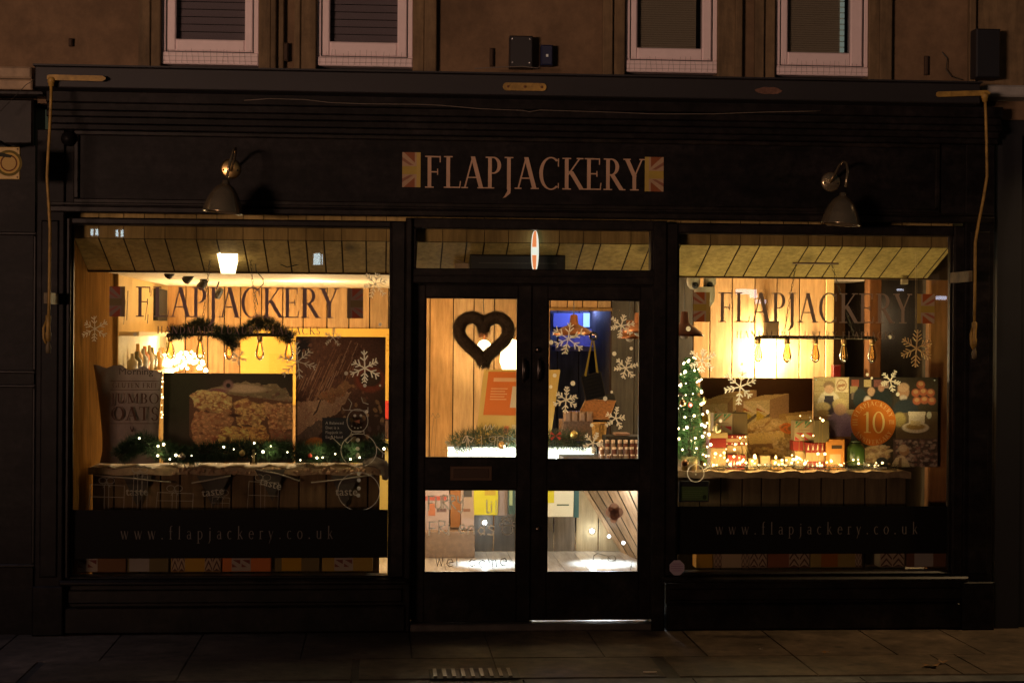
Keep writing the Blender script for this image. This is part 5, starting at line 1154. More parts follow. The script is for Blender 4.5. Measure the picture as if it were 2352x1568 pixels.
# collage poster
c = Cv(200, 150, (.045, .035, .025))
c.poly([(0, 0), (.36, 0), (.36, .54), (0, .54)], (.40, .30, .15))
for k in range(9): c.poly([(0, .03+k*.06), (.34, .06+k*.06), (.34, .065+k*.06), (0, .037+k*.06)], (.30, .21, .10))
c.poly([(.17, .01), (.27, .01), (.27, .17), (.17, .17)], (.58, .46, .29)); c.ell(.22, .09, .042, .065, (.32, .16, .08), .08); c.ell(.22, .09, .034, .053, (.55, .42, .26), .1); c.poly([(.19, .085), (.25, .07), (.25, .1), (.19, .115)], (.32, .16, .08))
def fig(x, y, s_, hair, top, skin=(.50, .30, .19), apron=None):
    c.ell(x, y+.20*s_, .095*s_, .17*s_, top, .15); c.ell(x, y, .040*s_, .062*s_, skin, .2); c.ell(x, y-.028*s_, .046*s_, .048*s_, hair, .25); c.ell(x, y+.012*s_, .034*s_, .046*s_, skin, .25)
    if apron: c.poly([(x-.035*s_, y+.09*s_), (x+.035*s_, y+.09*s_), (x+.05*s_, y+.3*s_), (x-.05*s_, y+.3*s_)], apron)
fig(.12, .12, 1.0, (.22, .14, .08), (.62, .52, .38), apron=(.05, .04, .05)); c.ell(.07, .33, .06, .05, (.60, .46, .22), .3); c.ell(.07, .40, .05, .04, (.40, .26, .10), .3)
c.poly([(0, .44), (.3, .42), (.3, .62), (0, .62)], (.30, .16, .06)); fig(.21, .34, 1.35, (.52, .38, .18), (.25, .17, .25))
c.ell(.20, .60, .07, .07, (.25, .17, .25), .2); c.poly([(0, .66), (.30, .66), (.30, 1), (0, 1)], (.26, .14, .06))
c.poly([(.28, 0), (.64, 0), (.64, .36), (.28, .36)], (.035, .025, .02))
for (a, b_, q) in ((.30, .03, (.22, .06, .04)), (.29, .10, (.25, .2, .1)), (.40, .03, (.42, .30, .15)), (.48, .03, (.18, .07, .06)), (.54, .04, (.3, .2, .16)), (.30, .17, (.14, .10, .08))): c.poly([(a, b_), (a+.06, b_), (a+.06, b_+.08), (a, b_+.08)], q)
c.ell(.37, .24, .055, .12, (.03, .035, .035), .2); c.ell(.46, .16, .03, .05, (.42, .25, .16), .3); c.ell(.43, .27, .03, .06, (.55, .45, .4), .4); c.ell(.55, .26, .08, .14, (.025, .03, .03), .2); c.ell(.54, .12, .025, .04, (.35, .18, .12), .3)
c.ell(.72, .16, .048, .075, (.40, .22, .13), .2); c.ell(.72, .11, .046, .05, (.48, .30, .19), .3); c.ell(.72, .23, .03, .035, (.45, .36, .3), .3); c.ell(.74, .36, .10, .12, (.03, .035, .04), .2)
for (a, b_) in ((.82, .17), (.88, .16), (.94, .17), (.83, .26), (.89, .25), (.95, .26), (.86, .08)): c.ell(a, b_, .034, .045, (.34, .10, .05), .3); c.ell(a, b_-.01, .02, .022, (.46, .25, .12), .4)
c.poly([(.66, .40), (1, .38), (1, .68), (.66, .68)], (.13, .09, .05)); c.ell(.69, .47, .05, .08, (.32, .24, .09), .3)
c.poly([(.76, .38), (.90, .38), (.89, .55), (.77, .55)], (.52, .42, .32)); c.ell(.82, .56, .11, .06, (.60, .50, .38), .1); c.ell(.82, .55, .08, .035, (.32, .20, .07), .3); c.poly([(.78, .48), (.86, .49), (.86, .54), (.78, .53)], (.48, .36, .2))
c.ell(.93, .42, .02, .04, (.5, .46, .34), .2); c.poly([(.30, .62), (.40, .62), (.40, 1), (.30, 1)], (.08, .09, .08))
c.ell(.50, .86, .11, .10, (.52, .38, .2), .2); c.speck(60, (.4, .76, .62, .98), (.008, .02), [(.62, .48, .3), (.30, .17, .1)], .7); c.ell(.55, .95, .05, .06, (.05, .05, .05), .2)
c.poly([(.64, .68), (1, .68), (1, 1), (.64, 1)], (.10, .065, .055)); c.speck(220, (.66, .70, 1, 1), (.006, .016), [(.35, .24, .2), (.05, .035, .03), (.24, .12, .1), (.4, .32, .28)], .7)
c.ell(.73, .82, .040, .058, (.36, .20, .11), .2); c.ell(.72, .79, .036, .04, (.50, .36, .25), .3); c.poly([(.62, 1), (.66, .90), (.72, .87), (.76, .93), (.78, 1)], (.54, .42, .28)); c.poly([(.69, .90), (.71, .90), (.71, 1), (.68, 1)], (.2, .13, .08)); c.a = np.clip(c.a*1.25-.01, 0, .9); c.grain(.12)
r, X0, X1, Z0, Z1 = poster('collage of bakery photographs with a round orange badge in the right window', 1869, 866, 2154, 1072, .62, c)
p = P(2006, 970, .615); R = 54*11.02/3888; mb = MB(); yy = .6165
mb.flat([(p.x+R*math.cos(a), p.z+R*math.sin(a)) for a in np.linspace(0, 2*PI, 49)[:-1]], yy, (.62, .175, .022)); CRM = (.78, .50, .20); yy -= .004
bx = MB(); serif_arc(bx, 'FLAPJACKERY', p.x, p.z, R*.74, 162, 18, R*.19, yy, CRM); serif_arc(bx, 'ANNIVERSARY', p.x, p.z, R*.93, 208, 332, R*.19, yy, CRM, inward=True)
serif(bx, '10', p.x-R*.50, p.x+R*.54, p.z-R*.44, R*.90, yy, (.80, .56, .20)); serif(bx, 'TH', p.x+R*.66, p.x+R*.93, p.z-R*.06, R*.17, yy, CRM)
for k in range(3): bx.flat([(p.x-R*.93, p.z-R*(.12-.11*k)), (p.x-R*.70, p.z-R*(.12-.11*k)), (p.x-R*.70, p.z-R*(.07-.11*k)), (p.x-R*.93, p.z-R*(.07-.11*k))], yy, (.70, .36, .1))
bd = mb.build('badge', vinyl, r); bx.build('badge_lettering', vinyl, bd)
mb = MB()
for (a, b_) in ((1875, 872), (2147, 873), (1872, 1064)): q = P(a, b_, .61); mb.ball((q.x, .613, q.z), .005, 5)
mb.build('pins', mat('indicator'), r)

# boxes and tins standing on the right counter (top z = rcz1 + .012)
tz = rcz1+.016
def item(u0, v0, u1, v1, Y, dep, col, name, label, cat, zb=None, m=printm, prints=None):
    x0, x1, z0, z1 = RX(u0, v0, u1, v1, Y); z0 = tz if zb is None else zb; r = thing(name, label, cat, ((x0+x1)/2, Y, z0))
    MB().cbox(x0, x1, Y, Y+dep, z0, z1, .004, col).build('box', m, r)
    if prints: mb = MB(); prints(mb, x0, x1, z0, z1, Y-.0012); mb.build('print', vinyl, r)
    return z1
def fl_print(mb, x0, x1, z0, z1, y):
    w_, h = x1-x0, z1-z0; mb.flat([(x0, z0), (x1, z0), (x1, z1), (x0, z1)], y, (.44, .33, .18))
    for s_ in (0, .5):
        a = x0+w_*s_; e = w_*.5
        mb.flat([(a+e*.1, z1-h*.02), (a+e*.45, z1-h*.02), (a+e*.1, z1-h*.22)], y, (.07, .18, .07)); mb.flat([(a+e*.6, z1-h*.02), (a+e*.95, z1-h*.02), (a+e*.2, z1-h*.34), (a, z1-h*.34)], y, (.14, .26, .12)); mb.flat([(a+e*.2, z1-h*.32), (a+e*.32, z1-h*.32), (a+e, z1-h*.05), (a+e*.9, z1-h*.05)], y, (.50, .12, .05))
        mb.flat([(a+e*.1, z0+h*.40), (a+e*.9, z0+h*.40), (a+e*.9, z0+h*.20)], y, (.5, .05, .05)); mb.flat([(a+e*.05, z0+h*.02), (a+e*.6, z0+h*.02), (a+e*.05, z0+h*.22)], y, (.45, .05, .05))
    mb.flat([(x0+w_*.2, z0+h*.52), (x0+w_*.8, z0+h*.52), (x0+w_*.8, z0+h*.56), (x0+w_*.2, z0+h*.56)], y, (.35, .22, .12))
RD = (.24, .025, .016)
def red_print(mb, x0, x1, z0, z1, y):
    h = z1-z0; mb.flat([(x0, z0+h*.30), (x1, z0+h*.30), (x1, z0+h*.62), (x0, z0+h*.62)], y, (.42, .28, .13))
    n = 4
    for k in range(n): a = x0+(x1-x0)*(k+.3)/n; mb.flat([(a, z1-h*.28), (a+.012, z1-h*.28), (a+.006, z1-h*.06)], y-.0006, (.85, .7, .5)); mb.flat([(a, z0+h*.06), (a+.012, z0+h*.06), (a+.006, z0+h*.24)], y-.0006, (.85, .7, .5))
zA = item(1632, 1028, 1668, 1072, .50, .12, (.34, .22, .10), 'gift_box', 'cream card box under the red parcel at the left of the right window display', 'box')
zA = item(1630, 1006, 1668, 1041, .50, .12, RD, 'gift_box', 'red box with a gold lid at the left of the right window display', 'box', zb=zA+.001)
item(1626, 992, 1672, 1008, .50, .13, (.50, .34, .14), 'box_lid', 'gold lid on top of the red box at the left of the right window display', 'lid', zb=zA+.001)
z_ = item(1673, 1044, 1712, 1072, .47, .10, RD, 'tin', 'low red tin with pale letters in front on the right window display', 'tin', prints=lambda mb, x0, x1, z0, z1, y: sum([[mb.flat([(x0+.012+k*.02, z0+.03), (x0+.024+k*.02, z0+.03), (x0+.018+k*.02, z0+.062)], y, (.9, .75, .6))] for k in range(4)], []))
z_ = item(1668, 1022, 1714, 1044, .52, .10, (.38, .25, .11), 'gift_box', 'pale gold box lying between the two red tins of the right display', 'box', zb=z_+.001)
z_ = item(1664, 998, 1712, 1022, .52, .10, RD, 'tin', 'upper red tin behind the pale gold box of the right display', 'tin', zb=z_+.001, prints=red_print)
z_ = item(1639, 949, 1682, 998, .58, .10, (.42, .31, .17), 'gift_box', 'white gift box printed with green and red flags, upper left in the right display', 'box', zb=z_+.002 if False else P(1660, 998, .58).z, prints=fl_print)
item(1682.5, 948, 1717, 998, .575, .12, (.18, .12, .05), 'gift_box', 'plain dark gold box beside the white flag box, upper left in the right display', 'box', zb=P(1700, 998, .575).z)
# stand for the raised boxes
x0, x1, z0, z1 = RX(1636, 999, 1719, 1072, .60); tag(MB().cbox(x0, x1, .625, .74, tz, P(1700, 999, .57).z-.002, .003, (.55, .38, .16)).build('display_stand', matte), 'cream stand carrying the raised boxes at the left of the right display', 'stand')
x0, x1, z0, z1 = RX(1636, 999, 1719, 1072, .60); tag(MB().box(x0, x1, .565, .63, P(1700, 999, .57).z-.008, P(1700, 999, .57).z-.0015, (.5, .35, .16)).build('display_shelf', matte), 'thin shelf under the raised white and gold boxes of the right display', 'shelf')
zl = P(1850, 1012, .52).z
zq = item(1826, 1035, 1850, 1073, .53, .1, (.48, .33, .15), 'gift_box', 'brown card box just left of the red and cream tin in the right display', 'box')
zq = item(1822, 1012, 1850, 1035, .53, .1, RD, 'tin', 'small dark red tin on the brown card box in the right display', 'tin', zb=zq+.001)
item(1825, 966, 1868, 1012, .53, .1, (.42, .31, .17), 'gift_box', 'white gift box printed with green and red flags, right of the middle of the display', 'box', zb=zq+.001, prints=fl_print)
zq = item(1851, 1016, 1894, 1073, .50, .1, RD, 'tin', 'tall red and cream striped tin in the right window display', 'tin', prints=lambda mb, *a: (red_print(mb, *a)))
item(1869.5, 965, 1905, 1016, .50, .12, (.20, .15, .07), 'gift_box', 'plain dark gold box on top of the striped red tin', 'box', zb=zq+.001)
def bagp(mb, x0, x1, z0, z1, y):
    h = z1-z0; w_ = x1-x0; mb.flat([(x0+w_*.3, z1-h*.32), (x0+w_*.85, z1-h*.32), (x0+w_*.85, z1-h*.2), (x0+w_*.3, z1-h*.2)], y, (.08, .05, .03)); mb.flat([(x0+w_*.2, z0+h*.15), (x0+w_*.8, z0+h*.15), (x0+w_*.8, z0+h*.5), (x0+w_*.2, z0+h*.5)], y, (.62, .42, .2))
item(1897, 1008, 1940, 1073, .50, .08, (.62, .25, .05), 'snack_packet', 'orange snack packet with a dark label right of the striped tin', 'packet', prints=bagp)
p = P(1965, 1064, .55); r = thing('green_jar', 'round dark green pot with a lid beside the orange badge in the right display', 'jar', (p.x, p.y, tz))
h = P(1965, 1012, .55).z-tz; mb = MB(); mb.lathe([(.0001, 0), (.050, .002), (.062, h*.25), (.062, h*.7), (.045, h*.9), (.030, h*.94), (.0001, h*.95)], (p.x, .55, tz), 24, col=(.045, .085, .02)); mb.build('pot', glossy, r, True)
mb = MB(); mb.lathe([(.034, h*.94), (.036, h), (.0001, h*1.04)], (p.x, .55, tz), 20, col=(.07, .10, .05)); mb.build('lid', glossy, r, True)
for (u0, v0, u1, v1, Y, cc, lab) in ((1720, 1052, 1742, 1072, .46, (.34, .22, .09), 'small gold packet right of the low red tin'), (1746, 1046, 1770, 1072, .50, (.42, .31, .15), 'cream packet half buried in fairy lights, middle left of the right display'), (1774, 1055, 1800, 1072, .45, (.30, .17, .06), 'flat brown packet under the fairy lights in the middle of the right display'), (1803, 1048, 1821, 1072, .50, (.36, .25, .11), 'narrow gold packet left of the brown card box in the right display')):
    item(u0, v0, u1, v1, Y, .06, cc, 'sweet_packet', lab, 'packet', prints=lambda mb, x0, x1, z0, z1, y: mb.flat([(x0+(x1-x0)*.2, z0+(z1-z0)*.3), (x0+(x1-x0)*.8, z0+(z1-z0)*.3), (x0+(x1-x0)*.8, z0+(z1-z0)*.65), (x0+(x1-x0)*.2, z0+(z1-z0)*.65)], y, (.45, .34, .2)))
bauble(1647, 986, .48, 11, (.70, .62, .36), 'ribbed pale gold bauble hanging before the white flag box at the left of the display'); 
r = thing('candle', 'tall cream candle left of the white flag box in the right display', 'candle', tuple(P(1629, 1010, .47))); mb = MB(); a = P(1629, 1008, .47); b_ = P(1629, 945, .47); mb.tube([a, b_], .008, 10); mb.build('wax', mat('wax'), r, True)
# cream display cloth folds / snow of lights in front
p = P(1685, 1062, .42)
garland('thin fir and wire garland hidden under the fairy lights along the right display', [P(a, b, .36) for a, b in ((1606, 1074), (1700, 1072), (1800, 1070), (1900, 1073), (2000, 1070), (2060, 1072))], 500, .018, .02, firb)
pts = []
def cl(n, u0, u1, v0, v1, Y0=.34, Y1=.5, pw=1.0):
    for k in range(n): pts.append(P(random.uniform(u0, u1), v1-(v1-v0)*random.random()**1.6, random.uniform(Y0, Y1)))
cl(20, 1614, 1700, 1036, 1070); cl(14, 1700, 1780, 1046, 1070); cl(26, 1770, 1850, 1044, 1070); cl(16, 1846, 1930, 1040, 1070); cl(10, 1925, 2030, 1052, 1070); 
for a, b_ in ((1700, 1005), (1689, 1020), (1712, 1003), (1703, 1018), (1714, 1019), (1668, 1031), (1687, 1032), (1838, 955), (1844, 1000), (1862, 966), (1884, 960), (1890, 965), (1868, 1000)): pts.append(P(a, b_, .46))
ps = sorted(pts, key=lambda p: p.x)
stringlight('bright heap of warm fairy lights spread along the front of the right display', ps[:99], .0072, ledc, wm_=mat('brass_wire', (.4, .28, .1), .4, metal=1))
for u in (1630, 1675, 1720, 1765, 1800, 1835, 1880, 1920, 1990): lamp('fairy_glow', tuple(P(u, 1062, .385)), .62 if u < 1900 else .4, (1, .72, .30), .03)
# christmas tree
tp_ = P(1583, 1062, .42); r = thing('christmas_tree', 'small lit artificial christmas tree at the left edge of the right window', 'christmas tree', (tp_.x, .42, tz))
top = P(1583, 822, .42); mb = MB(); mb.tube([(tp_.x, .42, tz+.01), (tp_.x, .42, top.z)], [.012, .004], 8); mb.build('trunk', mat('trunk_brown', (.06, .035, .02), .8), r)
mb = MB(); Ht = top.z-tz-.08
for k in range(15000):
    t = random.random()**.9; z = tz+.08+Ht*t; rad = (.118*(1-t)**.55+.018)*(.74+.30*math.sin(z*47+3*math.sin(z*17))*(.6+.4*math.sin(z*9))); a = random.uniform(0, 2*PI); q = rad*random.random()**.45
    s = Vector((tp_.x+q*math.cos(a), .42+q*.8*math.sin(a), z-q*.25)); d = Vector((math.cos(a)+random.gauss(0, .5), math.sin(a)+random.gauss(0, .5), random.gauss(.25, .5))).normalized(); w_ = d.orthogonal().normalized()*.0017
    mb.face([s-w_, s+w_, s+d*random.uniform(.012, .032)])
mb.build('crown', mat('fir_lit', (.06, .17, .05), .5, noise=.6, nscale=22), r)
mb = MB(); mb.lathe([(.0001, 0), (.05, 0), (.055, .09), (.045, .09), (.0001, .08)], (tp_.x, .42, tz), 18, col=(.42, .32, .15)); mb.build('pot', matte, r, True)
pts = []
for k in range(78):
    t = k/77; a = t*2*PI*9+random.uniform(-.5, .5); rad = (.118*(1-t)**.55+.022)*random.uniform(.85, 1.1); pts.append((tp_.x+rad*math.cos(a), .42+rad*.85*math.sin(a)-.01, tz+.09+Ht*t*.99))
stringlight('warm white lights wound round the small christmas tree', pts, .0074, hotm(8, (1, .80, .46)))
for v in (860, 930, 1010): q = P(1588, v, .26); lamp('tree_glow', tuple(q), .35, (1, .82, .5), .02)
bauble(1569, 925, .30, 8, (.25, .16, .08), 'brown bauble in the left side of the christmas tree'); bauble(1585, 930, .28, 5, (.5, .04, .04), 'red berry bauble in the middle of the christmas tree', False)
bauble(1618, 918, .34, 6, (.55, .45, .2), 'gold bauble at the right side of the christmas tree'); bauble(1573, 1303-245+5, .28, 8, (.22, .10, .05), 'dark copper bauble near the foot of the christmas tree')
for u in (1640, 1800, 1960, 2090): lamp('soffit_spill', tuple(P(u, 1000 if u < 2000 else 1040, .34)), 1.6, (1, .84, .40), .05, 'SPOT', (PI, 0, 0), 2.2)
# framed certificate and octagon sticker
x0, x1, z0, z1 = RX(1559, 1104, 1628, 1152, glY+.02); r = thing('certificate', 'small dark framed green certificate inside the lower left of the right window', 'certificate', ((x0+x1)/2, glY+.02, z0))
MB().cbox(x0, x1, glY+.012, glY+.02, z0, z1, .002, (.012, .012, .014)).build('frame', matte, r); mb = MB(); mb.flat([(x0+.008, z0+.010), (x1-.008, z0+.010), (x1-.008, z1-.034), (x0+.008, z1-.034)], glY+.0112, (.10, .16, .06))
for k in range(4): mb.flat([(x0+.02, z0+.03+k*.012), (x1-.05+.01*(k % 2), z0+.03+k*.012), (x1-.05+.01*(k % 2), z0+.033+k*.012), (x0+.02, z0+.033+k*.012)], glY+.0108, (.16, .26, .10))
q = ((x1-.028), z0+.030); mb.flat([(q[0]+.013*math.cos(a), q[1]+.015*math.sin(a)) for a in np.linspace(0, 2*PI, 17)[:-1]], glY+.0108, (.03, .05, .02))
mb.build('print', vinyl, r)
q = P(1555, 1303, -.024); mb = MB(); R = .050; mb.prism([(q.x+R*math.cos(a), q.z+R*math.sin(a)) for a in np.linspace(PI/8, 2*PI+PI/8, 9)[:-1]], -.0245, -.0225, (.42, .33, .38)); r = thing('octagon_sticker', 'pale octagonal sticker on the frame at the lower left corner of the right window', 'sticker', (q.x, -.0235, q.z-R))
mb.build('sticker', vinyl, r); mb = MB()
for k, wdt in enumerate((.5, .75, .8, .6)): mb.flat([(q.x-R*wdt, q.z+.022-k*.014), (q.x+R*wdt, q.z+.022-k*.014), (q.x+R*wdt, q.z+.026-k*.014), (q.x-R*wdt, q.z+.026-k*.014)][::-1], -.0255, (.30, .17, .26))
mb.build('print', vinyl, r)
q = P(2078, 646, .58); tag(MB().cbox(q.x-.022, q.x+.022, .57, .60, q.z-.02, q.z+.015, .003, (.42, .34, .20)).build('clip_box', matte), 'small pale box clipped under the soffit near the hanging snowflake', 'box')
x0, x1, z0, z1 = RX(1911, 1038-200, 1922, 868, YB-.06); tag(MB().cbox(x0, x1+.03, YB-.1, YB-.03, z0, z1, .006, (.12, .01, .008)).build('fire_call_point', glossy), 'dark red call point box on the door post behind the bulbs of the right window', 'call point')

# ================================================================== counter and things behind the doors
Yk = 3.45; ck = P(1100, 1023, Yk).z
kx0, kx1 = P(1028, 1030, Yk).x, P(1370, 1030, Yk).x
r = thing('glass_counter', 'white lit glass display counter seen through the doors', 'counter', ((kx0+kx1)/2, Yk, FZ))
zl0 = .62
mb = MB(); mb.box(kx0, kx1, Yk+.03, Yk+.6, ck-.012, ck, (.30, .28, .26)); mb.build('top', glossy, r)
mb = MB(); mb.box(kx0+.01, kx1-.01, Yk+.10, Yk+.12, zl0, ck-.02); mb.build('lit_inside', mat('case_light', (.9, .95, .85), .5, emit=(.95, 1, .86), es=3.2), r)
mb = MB(); mb.box(kx0, kx1, Yk, Yk+.006, zl0, ck-.013); mb.build('pane', pane_m, r)
mb = MB(); 
for k in range(5): a = kx0+.1+k*.16; mb.box(a, a+.11, Yk+.02, Yk+.09, zl0+.10, zl0+.17+.03*(k % 2), random.choice([(.5, .35, .15), (.6, .5, .3), (.4, .28, .1)]))
mb.build('baked_bars', matte, r)
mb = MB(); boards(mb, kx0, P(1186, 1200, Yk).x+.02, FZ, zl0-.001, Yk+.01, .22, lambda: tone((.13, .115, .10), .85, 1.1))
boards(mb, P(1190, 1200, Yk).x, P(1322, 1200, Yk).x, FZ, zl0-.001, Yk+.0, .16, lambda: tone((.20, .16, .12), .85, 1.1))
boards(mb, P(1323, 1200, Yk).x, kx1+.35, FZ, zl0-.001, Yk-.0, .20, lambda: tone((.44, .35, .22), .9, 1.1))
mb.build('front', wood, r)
lamp('case_glow', ((kx0+kx1)/2, Yk-.10, ck-.06), 7, (.95, 1, .88), .05)
# side counter, boarded, coming forward on the right
A = [P(1362, 1118, 3.3), P(1520, 1118, 2.2)]; q0 = G(1424, 1266, FZ); q1 = G(1478, 1322, FZ)
r = thing('side_counter', 'slanting boarded counter side running forward on the right behind the right door', 'counter', tuple(q0))
mb = MB(); n = 7; t0 = Vector((q0.x-.50, q0.y+.25, .80)); t1 = Vector((q1.x-.02, q1.y-.4, .80)); q1b = Vector((q1.x+.25, q1.y-.35, FZ))
for k in range(n):
    a, b_ = k/n+.012, (k+1)/n-.006; c_ = tone((.40, .28, .18), .8, 1.1); lo = lambda t: q0.lerp(q1b, t); hi = lambda t: t0.lerp(t1, t)
    mb.face([lo(a), lo(b_), hi(b_), hi(a)], c_)
mb.build('front', wood, r)
mb = MB(); dn = Vector((.03, .03, 0)); mb.face([q0+dn, q1b+dn, t1+dn, t0+dn], (.04, .03, .02)); mb.box(t0.x, t0.x+1.6, t1.y, t0.y, .80, .84, (.10, .07, .05)); mb.build('carcass', matte, r)
# plinth spot lights
for i, (u, v, Y) in enumerate(((1113, 1200, Yk-.02), (1360, 1219, Yk-.03))):
    p = P(u, v, Y); r = thing('plinth_light', ('cold white plinth light on the dark counter front behind the left door', 'cold white plinth light on the pale counter front behind the right door')[i], 'light', tuple(p))
    M = Matrix.Rotation(PI/2, 3, 'X'); mb = MB(); mb.lathe([(.0001, .006), (.016, .004), (.018, 0)], (p.x, p.y, p.z), 16, M); mb.build('lens', hotm(14, (.85, .95, 1)), r, True); mb = MB(); mb.lathe([(.019, .004), (.026, .003), (.027, -.004)], (p.x, p.y, p.z), 20, M); mb.build('rim', metalm, r, True)
    lamp('plinth_spot', (p.x, p.y-.08, p.z+.0), 6, (.86, .94, 1), .02)
    lamp('floor_spot', (p.x, p.y-.75, FZ+.36), 5, (.60, .80, 1), .03, 'SPOT', (0, 0, 0), 1.5)  # unseen downward spot added to whiten the floor before the counter
for i, (u, v) in enumerate(((1399, 1231), (1432, 1246))):
    t = .30+.3*i; 
    p = P(u, v, 2.75-.3*i); r = thing('plinth_light', ('upper', 'lower')[i]+' of the two small white lights on the slanting counter side', 'light', tuple(p)); mb = MB(); mb.ball(p, .013, 6); mb.build('lens', hotm(14, (.85, .95, 1)), r, True)
    lamp('plinth_spot', (p.x-.05, p.y-.05, p.z), 1.5, (.86, .94, 1), .02)
# tilted orange and cream stand poster on the counter
Yp = 3.62; r = thing('counter_poster', 'tilted cream board with orange panel standing on the counter behind both doors', 'poster', tuple(P(1190, 1020, Yp)))
q = [P(1091, 1022, Yp), P(1262, 1026, Yp), P(1287, 849, Yp+.05), P(1112, 848, Yp+.05)]
mb = MB(); mb.face(q, (.62, .40, .11)); mb.face([v+Vector((0, .02, 0)) for v in q][::-1], (.3, .2, .1)); mb.build('board', printm, r)
def on(a, b_, e=.004): lo = q[0].lerp(q[1], a); hi = q[3].lerp(q[2], a); p = lo.lerp(hi, b_); return (p.x, p.y-e, p.z)
mb = MB()
def pq(a0, b0, a1, b1, col, e=.004): mb.face([on(a0, b0, e), on(a1, b0, e), on(a1, b1, e), on(a0, b1, e)], col)
pq(.06, .40, .82, .97, (.62, .16, .035)); pq(.40, .50, .60, .78, (.62, .48, .32), .006); pq(.47, .58, .52, .66, (.25, .06, .03), .008)
for k in range(5): pq(.12, .60+k*.035, .34-.03*(k % 2), .615+k*.035, (.72, .34, .15), .006)
pq(.14, .84, .62, .89, (.72, .38, .18), .006); pq(.36, .16, .42, .26, (.58, .16, .05), .005); pq(.46, .14, .74, .28, (.66, .48, .24), .005)
mb.build('print', vinyl, r)
# garland on the counter
garland('thick fir garland with a red bow lying along the lit counter', [P(a, b, Yk-.05) for a, b in ((1040, 1026), (1060, 1012), (1090, 1008), (1120, 1000), (1150, 1006), (1190, 1008), (1230, 1008), (1262, 1008), (1290, 1008), (1320, 1012), (1352, 1016))], 1500, .075, .06, fir)
bauble(1152, 1022, Yk-.12, 9, (.75, .45, .2), 'copper bauble hanging from the garland at the lit counter, left door'); bauble(1318, 998, Yk-.12, 9, (.7, .55, .2), 'gold bauble lying in the garland at the lit counter, right door')
p = P(1276, 1000, Yk-.12); mb = MB()
for a in (.5, 2.6, -.6, -2.5): mb.face([(p.x, p.y, p.z), (p.x+.05*math.cos(a+.25), p.y-.01, p.z+.05*math.sin(a+.25)), (p.x+.05*math.cos(a-.25), p.y-.01, p.z+.05*math.sin(a-.25))], (.42, .05, .03))
tag(mb.build('red_bow', printm), 'small red bow in the fir garland behind the right door', 'bow')
# basket of wrapped bars with a wicker lid
Yq = 3.7; r = thing('wicker_hamper', 'open wicker hamper with a tilted orange-brown lid on the counter behind the right door', 'hamper', tuple(P(1345, 1010, Yq)))
lidp = [P(1340, 966, Yq), P(1395, 966, Yq), P(1415, 922, Yq+.1), P(1348, 920, Yq+.1)]; wk = mat('wicker', attr=True, rough=.7, noise=.5, nscale=60, bump=.5)
lidp = [P(1326, 960, Yq), P(1398, 962, Yq), P(1414, 921, Yq+.1), P(1346, 918, Yq+.1)]
mb = MB(); mb.face(lidp, (.42, .17, .05)); mb.face([v+Vector((0, .03, -.01)) for v in lidp][::-1], (.3, .12, .04)); mb.tube(lidp+[lidp[0]], .009, 6, (.45, .22, .08)); mb.build('lid', wk, r)
mb = MB(); x0, x1, z0, z1 = RX(1292, 965, 1362, 1012, Yq); mb.cbox(x0, x1, Yq, Yq+.3, z0, z1, .01, (.23, .13, .08)); mb.build('basket', wk, r)
for k in range(4):
    x0, x1, z0, z1 = RX(1297+k*17, 945, 1312+k*17, 968, Yq-.05); tag(MB().cbox(x0, x1, Yq-.04, Yq+.06, z0, z1, .012, (.33, .20, .13)).build('wrapped_bar', glossy), 'brown wrapped bar standing in the wicker hamper, %s from the left' % ('first', 'second', 'third', 'fourth')[k], 'snack bar', 'wrapped bars in the hamper')
x0, x1, z0, z1 = RX(1360, 972, 1392, 1012, Yq-.1); r = thing('small_basket', 'upright golden wicker basket right of the hamper behind the right door', 'basket', ((x0+x1)/2, Yq-.1, z0)); cxx = (x0+x1)/2; hw = (x1-x0)/2; M_ = Matrix.Identity(3)
mb = MB(); n = 24; hh = z1-z0
for k in range(n):
    a = 2*PI*k/n; f = 1.0 if k % 2 else .92
    mb.tube([(cxx+hw*.78*f*math.cos(a), Yq-.1+hw*.78*f*math.sin(a), z0), (cxx+hw*f*math.cos(a), Yq-.1+hw*f*math.sin(a), z1)], .008, 5, (.72, .42, .12))
mb.tube([(cxx+hw*math.cos(a), Yq-.1+hw*math.sin(a), z1) for a in np.linspace(0, 2*PI, 25)], .009, 6, (.6, .33, .1)); mb.build('weave', wk, r)
q = [P(1378, 958, Yq+.3), P(1424, 974, Yq+.3), P(1412, 905, Yq+.35), P(1368, 905, Yq+.35)]; q = [P(1384, 975, Yq+.3), P(1426, 976, Yq+.3), P(1411, 905, Yq+.36), P(1372, 905, Yq+.36)]; tag(MB().face(q, (.02, .02, .018)).face([v+Vector((0, .02, 0)) for v in q][::-1], (.02, .02, .018)).build('black_board', matte), 'black tilted board standing behind the hamper lid', 'board')
